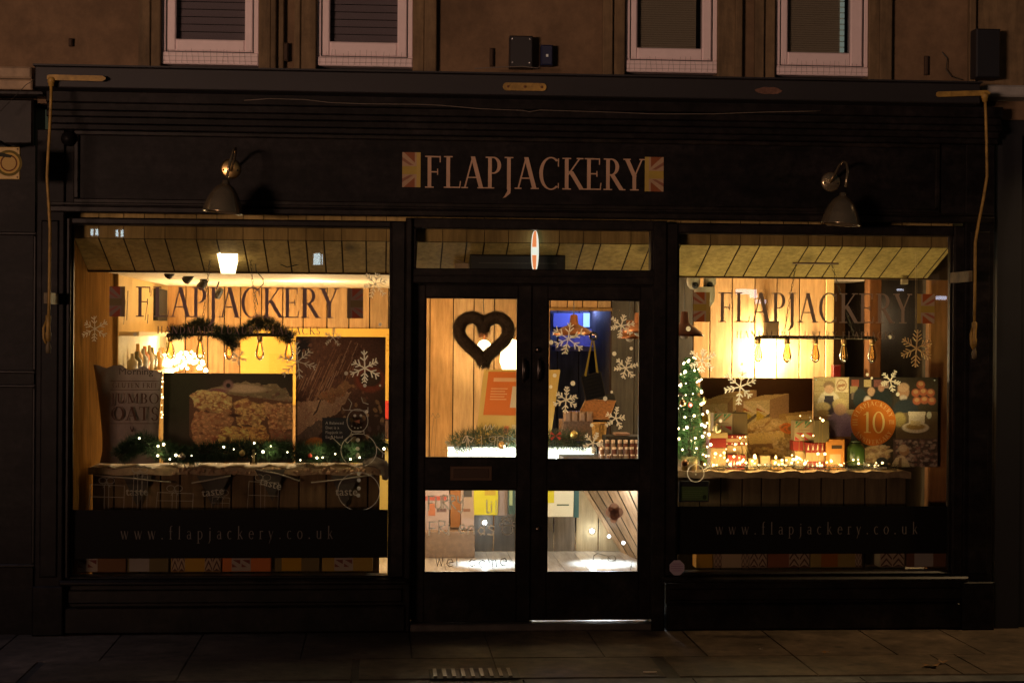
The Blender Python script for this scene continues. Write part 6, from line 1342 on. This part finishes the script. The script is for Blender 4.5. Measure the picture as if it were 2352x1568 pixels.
# till and jars on the right
x0, x1, z0, z1 = RX(1392, 1002, 1480, 1024, 3.3); r = thing('till', 'low dark till box behind the jars at the right of the right door pane', 'till', ((x0+x1)/2, 3.3, z0)); MB().cbox(x0, x1, 3.3, 3.6, z0-.05, z1, .01, (.03, .025, .02)).build('drawer', matte, r); x0, x1, z0, z1 = RX(1415, 997, 1448, 1003, 3.3); MB().box(x0, x1, 3.33, 3.5, z1-.012, z1+.006, (.35, .2, .13)).build('papers', matte, r)
Yj = 2.9; jz = P(1430, 1058, Yj).z
x0, x1 = P(1372, 1060, Yj).x, P(1500, 1060, Yj).x; tag(MB().cbox(x0, x1, Yj-.12, Yj+.3, FZ+.8, jz-.002, .004, (.12, .08, .05)).build('jar_shelf', matte), 'dark shelf carrying the rows of jars behind the right door', 'shelf')
k = 0
for row in range(3):
    for i in range(7):
        u = 1384+i*14-row*2+random.uniform(-2, 2); p = P(u, 1058, Yj-.07+row*.12); s = 1+row*.22; z = jz+row*.045; b0 = (p.x, Yj-.07+row*.12, jz); h = .055+row*.05; cc = random.choice([(.30, .15, .09), (.20, .12, .08), (.36, .25, .16), (.24, .09, .06)])
        mb = MB(); mb.lathe([(.0001, 0), (.017, .001), (.019, .01), (.019, h*.75), (.014, h*.85)], b0, 12, col=cc); o = mb.build('jar', glossy, None, True)
        tag(o, 'small brown jar with a shiny lid in the rows of jars behind the right door', 'jar', 'jars in rows behind the right door')
        mb = MB(); mb.lathe([(.016, h*.84), (.017, h), (.0001, h*1.02)], b0, 12, col=(.70, .55, .45)); d = mb.build('lid', metalm, None, True, org=o.location); d.location = (0, 0, 0); d.parent = o
# things in the lower door panes
def pbag(u0, v0, u1, v1, Y, col, label, prints=(), name='paper_bag', dep=.10, cat='bag'):
    x0, x1, z0, z1 = RX(u0, v0, u1, v1, Y); z0 = max(z0, FZ+.002); r = thing(name, label, cat, ((x0+x1)/2, Y, z0)); mb = MB()
    w_ = x1-x0; mb.prism([(x0+.006, z0), (x1-.004, z0), (x1, (z0+z1)/2), (x1-.008, z1), (x0+.01, z1-.006), (x0, (z0+z1)/2)], Y, Y+dep, col); mb.build('bag', printm, r); mb = MB()
    for (a, b_, c_, d, cc) in prints: mb.flat([(x0+w_*a, z0+(z1-z0)*b_), (x0+w_*c_, z0+(z1-z0)*b_), (x0+w_*c_, z0+(z1-z0)*d), (x0+w_*a, z0+(z1-z0)*d)], Y-.0015, cc)
    if prints: mb.build('print', vinyl, r)
    return r
CW = (.52, .38, .32)
pbag(968, 1085, 1032, 1226, 3.15, CW, 'white printed flour bag standing at the left behind the left door', [(.1, .55, .9, .62, (.5, .12, .08)), (.25, .3, .5, .5, (.55, .2, .1)), (.55, .36, .9, .42, (.2, .12, .1)), (.15, .72, .8, .77, (.25, .14, .12))])
pbag(1034, 1075, 1058, 1210, 3.2, (.50, .22, .08), 'orange-brown bag squeezed between the white bags behind the left door')
pbag(1058, 1080, 1090, 1215, 3.12, CW, 'narrow white bag with dark letters behind the left door', [(.2, .55, .8, .7, (.10, .09, .09)), (.2, .3, .7, .35, (.3, .15, .1))])
pbag(1088, 1100, 1144, 1182, 3.0, (.60, .52, .035), 'bright yellow paper bag hanging above the dark counter front, left door', [(.45, .55, .9, .7, (.5, .33, .05))], dep=.03)
pbag(1122, 1085, 1166, 1183, 3.02, (.30, .22, .18), 'grey-brown paper bag beside the yellow bag, left door', dep=.03)
pbag(1167, 1080, 1196, 1180, 2.98, (.05, .08, .06), 'dark green carrier bag at the right edge of the left door pane', [(.1, .2, .35, .7, (.35, .4, .2))], dep=.03)
pbag(1240, 1080, 1318, 1186, 2.95, (.70, .60, .38), 'white paper carrier bag with a yellow print behind the right door', [(0, .30, .42, .68, (.62, .50, .03)), (.25, .56, .5, .66, (.6, .16, .05)), (.50, .24, .86, .27, (.08, .10, .05))], dep=.04)
x0, x1, z0, z1 = RX(1318.5, 1080, 1330, 1188, 2.96); tag(MB().cbox(x0, x1, 2.96, 3.0, z0, z1, .002, (.04, .09, .07)).build('green_strip', printm), 'dark green edge of a second carrier bag beside the white one, right door', 'bag')
x0, x1, z0, z1 = RX(975, 1214, 1090, 1246, 3.1); tag(MB().cbox(x0-.2, x1, 3.05, 3.4, FZ, P(1000, 1218, 3.1).z, .005, (.26, .17, .11)).build('low_shelf', woodh), 'low brown plinth under the white flour bags behind the left door', 'plinth')

lamp('shop_light', tuple(P(1040, 1060, 2.4)), 9, (1, .80, .55), .12)
lamp('shop_light', tuple(P(1385, 1100, 2.1)), 13, (.85, .92, 1), .12)
lamp('shop_light', (P(1390, 900, 2.6).x, 2.6, 2.0), 4, (1, .7, .4), .12)
lamp('shop_light', (P(2000, 900, 6).x, 6.2, 2.0), 4.5, (1, .66, .36), .2)  # unseen lamp added to brighten the rear wall at the right
lamp('shop_light', (P(700, 900, 2.6).x, 3.0, 2.1), 15, (1, .70, .34), .12)
lamp('shop_light', (P(300, 900, 3.2).x+.7, 3.4, 1.3), 4, (1, .70, .34), .1)

# ================================================================== decorations in the glass
# heart wreath
hw_ = thing('heart_wreath', 'large dark twig heart wreath hanging inside the left door glass', 'wreath', tuple(P(1113, 848, .14)))
def heart(t): x = 16*math.sin(t)**3; z = 13*math.cos(t)-5*math.cos(2*t)-2*math.cos(3*t)-math.cos(4*t); return x/16, z/16
mid = P(1111, 774, .17); Rh = 57/3888*10.57
hp = [Vector((mid.x+heart(t)[0]*Rh, mid.y, mid.z+heart(t)[1]*Rh*1.02+.005)) for t in np.linspace(0, 2*PI, 61)]
mb = MB(); mb.tube(hp, .038, 10, cap=False)
for k in range(4200):
    i = random.randrange(60); a = hp[i]; b_ = hp[i+1]; d = (b_-a).normalized(); rad = Vector((random.gauss(0, 1), random.gauss(0, 1), random.gauss(0, 1))); rad = (rad-d*rad.dot(d)).normalized(); s = a+(b_-a)*random.random()+rad*random.uniform(.032, .045)
    e = (d*random.choice((-1, 1))*1.6+rad*random.uniform(-.3, .45)).normalized(); w_ = rad.cross(d)*.0026; mb.face([s-w_, s+w_, s+e*random.uniform(.025, .055)])
mb.build('twigs', twig, hw_)
mb = MB(); 
for k in range(34): t = random.uniform(2.2, 3.4)*random.choice((1, -1)) if k > 20 else random.uniform(.8, 3.0); i = int((t % (2*PI))/(2*PI)*60); a = hp[i]; mb.ball((a.x+random.uniform(-.02, .02), a.y-.042, a.z+random.uniform(-.02, .02)), .0038, 4)
mb.build('glitter', mat('glitter', (.8, .6, .35), .2, metal=1), hw_)
mb = MB(); a = P(1112, 727, .17); mb.tube([(a.x, .17, a.z), (a.x-.006, .17, a.z+.09), (a.x-.006, .09, a.z+.13)], .003, 5); mb.build('ribbon', mat('dark_wire'), hw_)
# little hanging chalkboard
cbd = thing('hanging_chalkboard', 'small black chalkboard hung askew on a yellow ribbon in the right door', 'sign', tuple(P(1365, 920, .14)))
Yh = .135; q = [P(1346, 920, Yh), P(1391, 910, Yh), P(1379, 853, Yh), P(1335, 865, Yh)]
mb = MB(); mb.prism([(v.x, v.z) for v in q], Yh-.006, Yh+.004, (.010, .011, .012)); mb.build('board', matte, cbd)
mb = MB()
for i in range(4): mb.tube([q[i]+Vector((0, -.006, 0)), q[(i+1) % 4]+Vector((0, -.006, 0))], .0028, 5, (.10, .075, .05))
mb.build('frame', matte, cbd)
cm = mat('chalk_grey', (.05, .05, .045), .8)
mb = MB()
for k in range(6):
    A0, A1 = q[3].lerp(q[0], (k+.8)/7), q[2].lerp(q[1], (k+.8)/7); L0, L1 = A0.lerp(A1, .12+.06*(k % 3)), A0.lerp(A1, .85-.07*(k % 2)); mb.tube([L0+Vector((0, -.0075, 0)), L1+Vector((0, -.0075, 0))], .0013, 4)
mb.build('chalk_lines', cm, cbd)
hk = P(1362, 772, .12); mb = MB(); rb = (.95, .75, .08)
for (a, b_) in (((1361, 776), (1344, 864)), ((1363, 776), (1372, 856))):
    A0, B0 = P(*a, Yh-.008), P(*b_, Yh-.008); mb.face([A0+Vector((-.004, 0, 0)), A0+Vector((.004, 0, 0)), B0+Vector((.007, -.003, 0)), B0+Vector((-.007, .003, 0))], rb)
mb.build('ribbon', printm, cbd)
mb = MB(); M = Matrix.Rotation(PI/2, 3, 'X'); mb.lathe([(.013, 0), (.026, .004), (.028, .010), (.022, .010), (.012, .006)], (hk.x, .115, hk.z), 24, M); mb.build('suction_hook', mat('chrome', (.6, .55, .5), .2, metal=1), cbd, True)

# painted window drawings: strokes of white window paint on the inside of the glass
def strokes(name, label, cat, lines, Y, wpx=2.6, m=None, grp=None, dots=()):
    mb = MB(); w_ = wpx/2*(Y+10.4)/3888
    for L in lines:
        q = [P(a, b_, Y) for a, b_ in L]; q = [Vector((p.x, Y, p.z)) for p in q]
        for i in range(len(q)-1):
            a, b_ = q[i], q[i+1]; d = (b_-a)
            if d.length < 1e-6: continue
            d.normalize(); n = Vector((-d.z, 0, d.x))*w_*random.uniform(.8, 1.15); e = d*w_*.5; mb.k += 1; o = Vector((0, -.00006*(mb.k % 30), 0))
            mb.face([a-n-e+o, b_-n+e+o, b_+n+e+o, a+n-e+o])
    for (u, v, rr) in dots:
        c_ = P(u, v, Y); R = rr*(Y+10.4)/3888; mb.k += 1; mb.face([(c_.x+R*math.cos(a), Y-.0001*(mb.k % 9), c_.z+R*1.05*math.sin(a)) for a in np.linspace(0, 2*PI, 15)[:-1]])
    return tag(mb.build(name, m or chalk), label, cat, grp)
def flake(u, v, r, rot, seed, arms=6):
    rr = random.Random(seed); out = []
    for k in range(arms):
        a = rot+2*PI*k/arms+rr.uniform(-.12, .12); R = r*rr.uniform(.8, 1.1); e = (u+R*math.sin(a), v-R*math.cos(a)); out.append([(u, v), e])
        for t, l in (((.42, .36), (.74, .30)) if rr.random() < .6 else ((.36, .3), (.6, .3), (.85, .24))):
            for s_ in (-1, 1):
                b_ = a+s_*.75; c_ = (u+R*t*math.sin(a), v-R*t*math.cos(a)); out.append([c_, (c_[0]+r*l*math.sin(b_)*rr.uniform(.7, 1.1), c_[1]-r*l*math.cos(b_)*rr.uniform(.7, 1.1))])
    return out
Yw = glY+.0085
FL = [(218, 755, 30, .0, 'faint snowflake drawn high at the left edge of the left window', chalk, 2.4), (862, 652, 30, .3, 'faint snowflake drawn at the upper right corner of the left window', chalk, 2.4),
      (765, 775, 22, .1, 'small snowflake drawn below the last letters in the left window', chalk, 2.2), (548, 822, 18, .5, 'small grey snowflake drawn under the hanging bulbs of the left window', chalk, 2.4),
      (684, 830, 44, .9, 'large loose snowflake drawn over the corner of the dark posters', chalk, 2.6), (838, 845, 37, .02, 'crisp snowflake drawn on the dark flapjack poster', chalk, 3.6),
      (1305, 778, 40, .15, 'largest snowflake drawn over the copper lamp in the right door pane', chalk, 3.6), (1427, 748, 28, .25, 'snowflake drawn in the upper right of the right door pane', chalk, 3.6),
      (1437, 845, 27, .35, 'snowflake drawn in the right middle of the right door pane', chalk, 3.8), (1300, 918, 30, .1, 'snowflake drawn left of the little chalkboard', chalk, 3.8),
      (1414, 960, 25, .2, 'snowflake drawn over the edge of the hamper lid', chalk, 3.8), (1362, 1017, 25, .5, 'snowflake drawn low in the right door over the garland', chalk, 3.8),
      (1612, 828, 32, .1, 'snowflake drawn at the top of the christmas tree', chalk, 3.6), (1700, 888, 38, .2, 'large snowflake drawn over the gift box poster', chalk, 3.8),
      (2045, 874, 24, .5, 'snowflake drawn above the orange anniversary badge', chalk, 3.8)]
chalkW = paintmat('white_window_paint_thick', (.88, .82, .70), .65)
for i, (u, v, r_, rot, lab, m_, w_) in enumerate(FL):
    Y = Yw if (u < 900 or u > 1540) else yd+.0445+.0
    strokes('snowflake_drawing', lab, 'snowflake', flake(u, v, r_, rot, i+3, 6 if r_ > 26 else 5), Yw if (u < 900 or u > 1540) else .098, w_*.74, chalk if u < 800 else chalkW, 'snowflakes drawn on the glass')
# hanging wooden snowflake with its two strings
hf = thing('hanging_snowflake', 'large cream snowflake ornament hanging on a long string at the right of the right window', 'ornament', tuple(P(2103, 855, .2)))
Yf = .20; mb = MB(); hc = P(2105, 800, Yf)
for k in range(6):
    a = k*PI/3+.06; R = 42/3888*10.6*(1.05 if k % 3 == 0 else .95)
    mb.tube([(hc.x, Yf, hc.z), (hc.x+R*math.sin(a), Yf, hc.z+R*math.cos(a))], .0045, 6)
    for t, l in ((.35, .35), (.55, .32), (.78, .24)):
        for s_ in (-1, 1): c_ = (hc.x+R*t*math.sin(a), Yf, hc.z+R*t*math.cos(a)); mb.tube([c_, (c_[0]+R*l*math.sin(a+s_*.8), Yf, c_[2]+R*l*math.cos(a+s_*.8))], .0035, 5)
mb.build('snowflake', paintmat('cream_wood', (.90, .72, .45), .4), hf)
mb = MB(); t = P(2104, 760, Yf); c_ = P(2104, 636, .55)
for s_ in (-.004, .004): mb.tube([(t.x+s_, Yf, t.z), (P(2104, 640, Yf).x+s_*1.5, Yf, P(2104, 566, Yf).z)], .0011, 4)
mb.build('string', mat('string_cream', (.55, .42, .25), .7), hf)
# dots of paint
strokes('paint_dots', 'scattered round white paint dots on the right door glass', 'painted dots', [], .0975, 3, chalkW, None, [(1266, 786, 5), (1411, 812, 5), (1442+36, 798, 0.1), (1316, 880, 5.5), (1339, 0+867, .1), (1274, 862, 4.5), (1390, 915, 5), (1340+19, 976-0, 4), (1265, 888, 4), (1405, 900, 3), (1450, 800, 4)])
strokes('paint_dots', 'scattered round white paint dots on the right shop window', 'painted dots', [], Yw, 3, chalkW, None, [(1581, 755, 5.5), (1667, 877, .1), (1704, 836, 3), (2044, 774, 4.5), (1655, 966, 4), (1992, 860, 3.5), (2002, 868, 3), (2062, 905, 4.5), (1860, 958, 2)])
strokes('paint_dots', 'faint round paint dots on the left shop window', 'painted dots', [], Yw, 3, chalk, None, [(310, 768, 4), (1098, 760, .1), (795, 857, 4.5), (838, 885, 4), (842, 0+945, 4), (873, 745, 4), (873, 885, 2.5)])
# snowman
def circ(u, v, rx, ry, n=36, a0=0, a1=2*PI): return [(u+rx*math.cos(a), v+ry*math.sin(a)) for a in np.linspace(a0, a1, n+1)]
strokes('snowman_drawing', 'snowman with hat and scarf drawn in white outline at the right of the left window', 'drawing',
        [circ(821, 966, 24, 27), circ(824, 1034, 41, 38, a0=-1.25, a1=PI+1.25), circ(824, 1128, 48, 44), [(787, 936), (789, 941), (845, 943), (845, 935)], [(800, 915), (808, 925), (803, 940)], [(830, 912), (834, 924), (846, 928)], [(808, 990), (836, 990), (836, 996), (806, 996), (808, 990)], [(806, 997), (793, 1012), (798, 1017), (812, 1003)], [(782, 1022), (765, 1006), (762, 1000)], [(765, 1006), (758, 1008)], [(868-6, 1022), (880, 1040), (888, 1042)], [(880, 1040), (878, 1050)]], Yw, 1.8, paintmat('snowman_paint', (.38, .34, .30)), None,
        [(815, 954, 3.2), (829, 954, 3.2), (822, 1010, 4.5), (821, 1030, 4.5), (822, 1045, 5), (824, 1088, 4), (824, 1102, 4.5), (824, 1121, 4.5), (823, 1137, 4.5), (808, 978, 1.5), (815, 982, 1.5), (822, 983, 1.5), (829, 981, 1.5)])
mb = MB(); a, b_, c_ = P(812, 967, Yw), P(826, 963, Yw), P(826, 972, Yw); mb.face([a, c_, b_], (.6, .25, .14)); tag(mb.build('carrot_nose', vinyl), 'orange carrot nose of the snowman drawing on the left window', 'drawing')
strokes('snowman_drawing', 'tiny snowman head and stick arm drawn at the lower left of the right window', 'drawing', [circ(1598, 1086, 19, 20, a0=-.9, a1=PI+.9+.0), circ(1598, 1086, 19, 20, a0=PI+.7, a1=2*PI-.7), [(1590, 1105), (1586, 1103)], [(1617, 1078), (1630, 1070), (1638, 1072)], [(1630, 1070), (1632, 1064)]], Yw, 1.8, chalkW, None, [(1598, 1081, 1.6), (1598, 1089, 1.6)])
# gift box outlines along the bottom of the left window
def giftl(u0, v0, u1, v1, bow=True):
    um = (u0+u1)/2; o = [[(u0, v1), (u0+4, v0), (u1, v0+3), (u1-2, v1)], [(u0+2, v0+(v1-v0)*.5), (u1-1, v0+(v1-v0)*.53)], [(um-5, v0), (um-6, v1)], [(um+5, v0), (um+4, v1)]]
    if bow: o += [circ(um-9, v0-9, 9, 7, 12), circ(um+9, v0-9, 9, 7, 12), [(um, v0-4), (um-8, v0+7)], [(um, v0-4), (um+8, v0+6)]]
    return o
for (u0, v0, u1, v1, lab, w_) in ((204, 1112, 286, 1168, 'wide gift box outline drawn leftmost at the foot of the left window', 1.6), (304, 1086, 339, 1168, 'tall narrow gift box outline with a bow drawn at the foot of the left window', 1.6), (358, 1130, 444, 1168, 'low wide gift box outline with a bow drawn below the garland of the left window', 1.6),
                                  (485, 1140, 528, 1168, 'faint small gift box outline drawn under the tilted bunting flag', 1.1), (568, 1105, 640, 1168, 'faint large gift box outline drawn in the middle of the left window', 1.1)):
    strokes('gift_drawing', lab, 'drawing', giftl(u0, v0, u1, v1), Yw, w_, paintmat('faint_paint', (.34, .30, .27)), 'gift boxes drawn on the left window')
# drawings and writing on the doors
strokes('gift_drawing', 'tall thin gift outline drawn at the left of the left door pane', 'drawing', [[(996, 960), (994, 980), (988, 1052)], [(1003, 962), (998, 1052)], [(1000, 960), (994, 948), (990, 958)], [(1000, 960), (1006, 948), (1010, 956), (1000, 960)]], .0985, 1.0, paintmat('thin_grey', (.22, .16, .09)), 'gifts drawn on the doors')
strokes('gift_drawing', 'gift outline with a ribbon bow drawn over the garland in the left door pane', 'drawing', [[(1070, 1043), (1074, 1000), (1082, 1052)], [(1061, 1017), (1067, 1003), (1073, 1000), (1068, 1014), (1061, 1017)], [(1073, 1000), (1088, 1006), (1082, 1016), (1074, 1005)], [(1105, 1048), (1106, 1000)], [(1106, 1032), (1166, 1033)], [(1166, 1040), (1168, 1003)], [(1138, 1000), (1133, 1045)], [(1144, 1000), (1140, 1045)], circ(1131, 1008, 8, 6, 12), circ(1150, 1007, 7, 6, 12), [(1110, 985), (1116, 975), (1118, 988), (1126, 975), (1128, 986), (1136, 976)]], .0985, 1.3, chalk, 'gifts drawn on the doors')
ch2 = paintmat('door_writing', (.80, .76, .70), .4)
r = thing('painted_message', 'white painted message about furry friends with a paw print on the lower left door pane', 'writing', tuple(P(1080, 1300, .098)))
HW = {'F': [[(0, 1), (.05, 0), (1, 0)], [(0, .5), (.7, .48)]], 'U': [[(0, .1), (0, .8), (.5, 1), (1, .8), (1, 0)]], 'R': [[(0, 1), (0, 0), (.8, .08), (.85, .35), (0, .52), (1, 1)]], 'Y': [[(0, .1), (.1, .5), (.5, .6), (.95, .4)], [(1, 0), (.95, 1), (.6, 1.3), (.1, 1.15)]],
 'L': [[(0, 0), (.05, 1), (.9, 1)]], 'i': [[(0, .4), (0, 1)], [(0, .15), (.05, .2)]], 'l': [[(0, 0), (.05, 1)]], 'e': [[(.1, .68), (.9, .6), (.7, .35), (.25, .4), (.08, .75), (.4, 1), (.9, .9)]], 'n': [[(0, 1), (0, .4)], [(0, .55), (.4, .38), (.8, .5), (.85, 1)]],
 'd': [[(.9, 0), (.9, 1)], [(.9, .55), (.4, .42), (.05, .72), (.4, 1), (.9, .85)]], 's': [[(.9, .4), (.4, .33), (.12, .52), (.85, .75), (.7, 1.05), (.0, 1)]], 'W': [[(0, 0), (.25, 1), (.5, .3), (.75, 1), (1, 0)]], 'c': [[(.9, .5), (.5, .38), (.1, .7), (.5, 1), (.9, .9)]], 'o': [[(.5, .38), (.05, .65), (.4, 1), (.9, .8), (.8, .45), (.5, .38)]],
 'm': [[(0, 1), (0, .4)], [(0, .5), (.25, .38), (.45, .5), (.45, 1)], [(.45, .5), (.7, .38), (.9, .5), (.95, 1)]]}
def word(t, u0, u1, v, h, w_, m_):
    n = len(t); st = (u1-u0)/n; mb = MB(); W = w_/2/370
    for i, ch in enumerate(t):
        dv = random.uniform(-2, 3); k = .72 if ch in 'ilm' and ch != 'm' else .74
        for L in HW[ch]:
            q = [P(u0+i*st+a*st*(.74 if ch not in 'il' else .2), v+dv+b_*h, .0975) for a, b_ in L]; q = [Vector((p.x, .0975, p.z)) for p in q]
            for j in range(len(q)-1):
                d = q[j+1]-q[j]; d.normalize(); nn = Vector((-d.z, 0, d.x))*W*random.uniform(.8, 1.2); e = d*W*.6; mb.k += 1; o_ = Vector((0, -.00005*(mb.k % 30), 0)); mb.face([q[j]-nn-e+o_, q[j+1]-nn+e+o_, q[j+1]+nn+e+o_, q[j]+nn-e+o_])
    mb.build('word', m_, r)
word('FURRY', 984, 1068, 1136, 32, 3.4, paintmat('door_writing', (.80, .76, .70), .4)); word('Lil', 1118, 1150, 1148, 28, 2.4, paintmat('door_writing', (.8, .8, .8)))
word('FRiends', 986, 1142, 1196, 30, 3.4, paintmat('door_writing2', (.92, .88, .86), .4)); word('Welcome', 1000, 1172, 1274, 26, 1.6, mat('door_writing3', (.16, .15, .14), .8))
mb = MB()
for (u, v, a, b_) in ((1165, 1216, 13, 11), (1152, 1204, 4.5, 4.5), (1158, 1193, 4.5, 5), (1171, 1192, 4.5, 5), (1181, 1203, 4.5, 4.5)):
    q = [P(x, y, .0975) for x, y in circ(u, v, a, b_, 18)]; mb.tube(q, .0028, 5, cap=False)
mb.build('paw_print', paintmat('door_writing2', (.92, .88, .86), .4), r)
strokes('gift_drawing', 'gift box outline drawn low on the right door', 'drawing', [[(1358, 1310), (1364, 1275), (1372, 1270), (1395, 1276), (1402, 1284)], [(1448, 1308), (1452, 1288)], circ(1405, 1282, 9, 7, 12), [(1398, 1290), (1404, 1296), (1412, 1290)]], .0985, 1.2, mat('dark_sketch', (.12, .10, .09), .8), 'gifts drawn on the doors')
strokes('tree_drawing', 'pale rounded tree top painted at the right of the lower right door pane', 'drawing', [], .0985, 2, paintmat('tree_paint', (.42, .27, .22)), None, [(1410, 1168, 13), (1402, 1176, 12), (1420, 1176, 12), (1412, 1182, 12), (1410, 1192, 9)])
# icicles drawn high on the left window
strokes('icicle_drawing', 'pale vertical icicle strokes painted between the flag and the first letters in the left window', 'drawing', [[(278, 700), (282, 660)], [(284, 745), (288, 690)], [(291, 735), (294, 668)], [(333, 735), (338, 700)], [(346, 680), (350, 662)], [(339, 742), (340, 722)]], Yw, 2.0, paintmat('icicle_paint', (.75, .60, .36)))

# ================================================================== across the street (seen only as reflections in the glass)
Yo = -21.0; ob = thing('opposite_building', 'dark terrace across the street behind the photographer with a few lit windows', 'building', (0, Yo, 0))
mb = MB(); mb.box(-22, 22, Yo-.5, Yo, -.1, 9); mb.build('wall', mat('far_stone', (.16, .12, .09), .9), ob)
litw = mat('far_lit_window', (.7, .8, .8), .5, emit=(.75, .95, 1), es=9); litw2 = mat('far_lit_strip', (.7, .75, 1), .5, emit=(.75, .78, 1), es=7)
def mir(u0, v0, u1, v1, m_, nm='window'):
    Yv = 2*glY-Yo-.02; x0, x1, z0, z1 = RX(u0, v0, u1, v1, Yv); MB().box(x0, x1, Yo+.005, Yo+.02, z0, z1).build(nm, m_, ob)
for a in ((208, 526, 214, 541), (219, 526, 225, 540), (266, 528, 271, 543), (277, 528, 283, 544), (720, 582, 736, 608), (739, 584, 741, 608)): mir(*a, litw)
for a in ((1690, 664, 1738, 676), (1735, 688, 1760, 697)): mir(*a, litw2, 'shop_sign')
mir(1722, 676, 1741, 684, litw2, 'shop_sign'); mir(2150, 680, 2185, 688, litw2, 'shop_sign'); mir(2060, 663, 2075, 668, litw2, 'shop_sign')
# street lamp on the near pavement edge, left of the photographer's view
sl_ = thing('street_lamp', 'tall street lamp standing on the kerb behind the photographer', 'street lamp', (.9, -12.2, -.13))
mb = MB(); mb.tube([(.9, -12.2, -.13), (.9, -12.2, 1.0), (.9, -12.2, 1.05), (.9, -12.2, 5.2)], [.09, .08, .05, .04], 12); mb.build('pole', blackm, sl_, True)
mb = MB(); mb.lathe([(.05, 5.2), (.16, 5.7), (.20, 5.72), (.05, 5.9), (.0001, 5.95)], (.9, -12.2, 0), 6); mb.build('lantern', glassmat('lantern_glass', (.9, .9, .85)), sl_)
mb = MB(); mb.ball((.9, -12.2, 5.42), .07, 8); mb.build('globe', hotm(30, (1, .7, .42)), sl_, True)
lamp('street_light', (.9, -12.2, 5.42), 150, (1, .62, .40), .08)
# lit shop window in the opposite terrace: the low warm light on this shopfront
ox, oz = -12.5, 1.35
MB().cbox(ox-2.2, ox+2.2, Yo+.004, Yo+.02, oz-1.1, oz+1.1, .004).build('lit_shop_window', mat('far_shop_glow', (.8, .6, .4), .5, emit=(1, .62, .42), es=2.5), ob)
l = lamp('opposite_window', (ox, Yo+.08, oz), 2150, (1, .60, .42), kind='AREA', rot=(PI/2, 0, 0)); l.data.shape = 'RECTANGLE'; l.data.size = 4.2; l.data.size_y = 1.6
w2 = thing('shade_wall', 'low dark wall added behind the photographer to shade the lower shopfront', 'wall', (-6, -15, -.12)); MB().cbox(-16, 6, -15.15, -14.85, -.12, 1.32, .02).build('stone', mat('far_stone'), w2)  # unseen wall added to keep the low light off the shopfront foot
# two floodlights high on this wall, above the picture
for (fx, wt, col_, lab) in ((4.5, 260, (1, .64, .30), 'warm floodlight on the wall to the right of the picture'), (-5.6, 90, (.80, .72, .95), 'cool floodlight on the wall to the left of the picture')):
    st = thing('flood_light', lab, 'flood light', (fx, -.6, 4.4)); mb = MB(); mb.cbox(fx-.15, fx+.15, -.72, -.48, 4.4, 4.52, .01); mb.tube([(fx, -.5, 4.5), (fx, 0, 4.6)], .02, 8); mb.build('housing', blackm, st)
    MB().box(fx-.12, fx+.12, -.70, -.50, 4.392, 4.399).build('lens', hotm(3, (1, .7, .4)), st)
    lamp('wall_flood', (fx, -.6, 4.35), wt, col_, .08, 'SPOT', (0, 0, 0), 1.75)
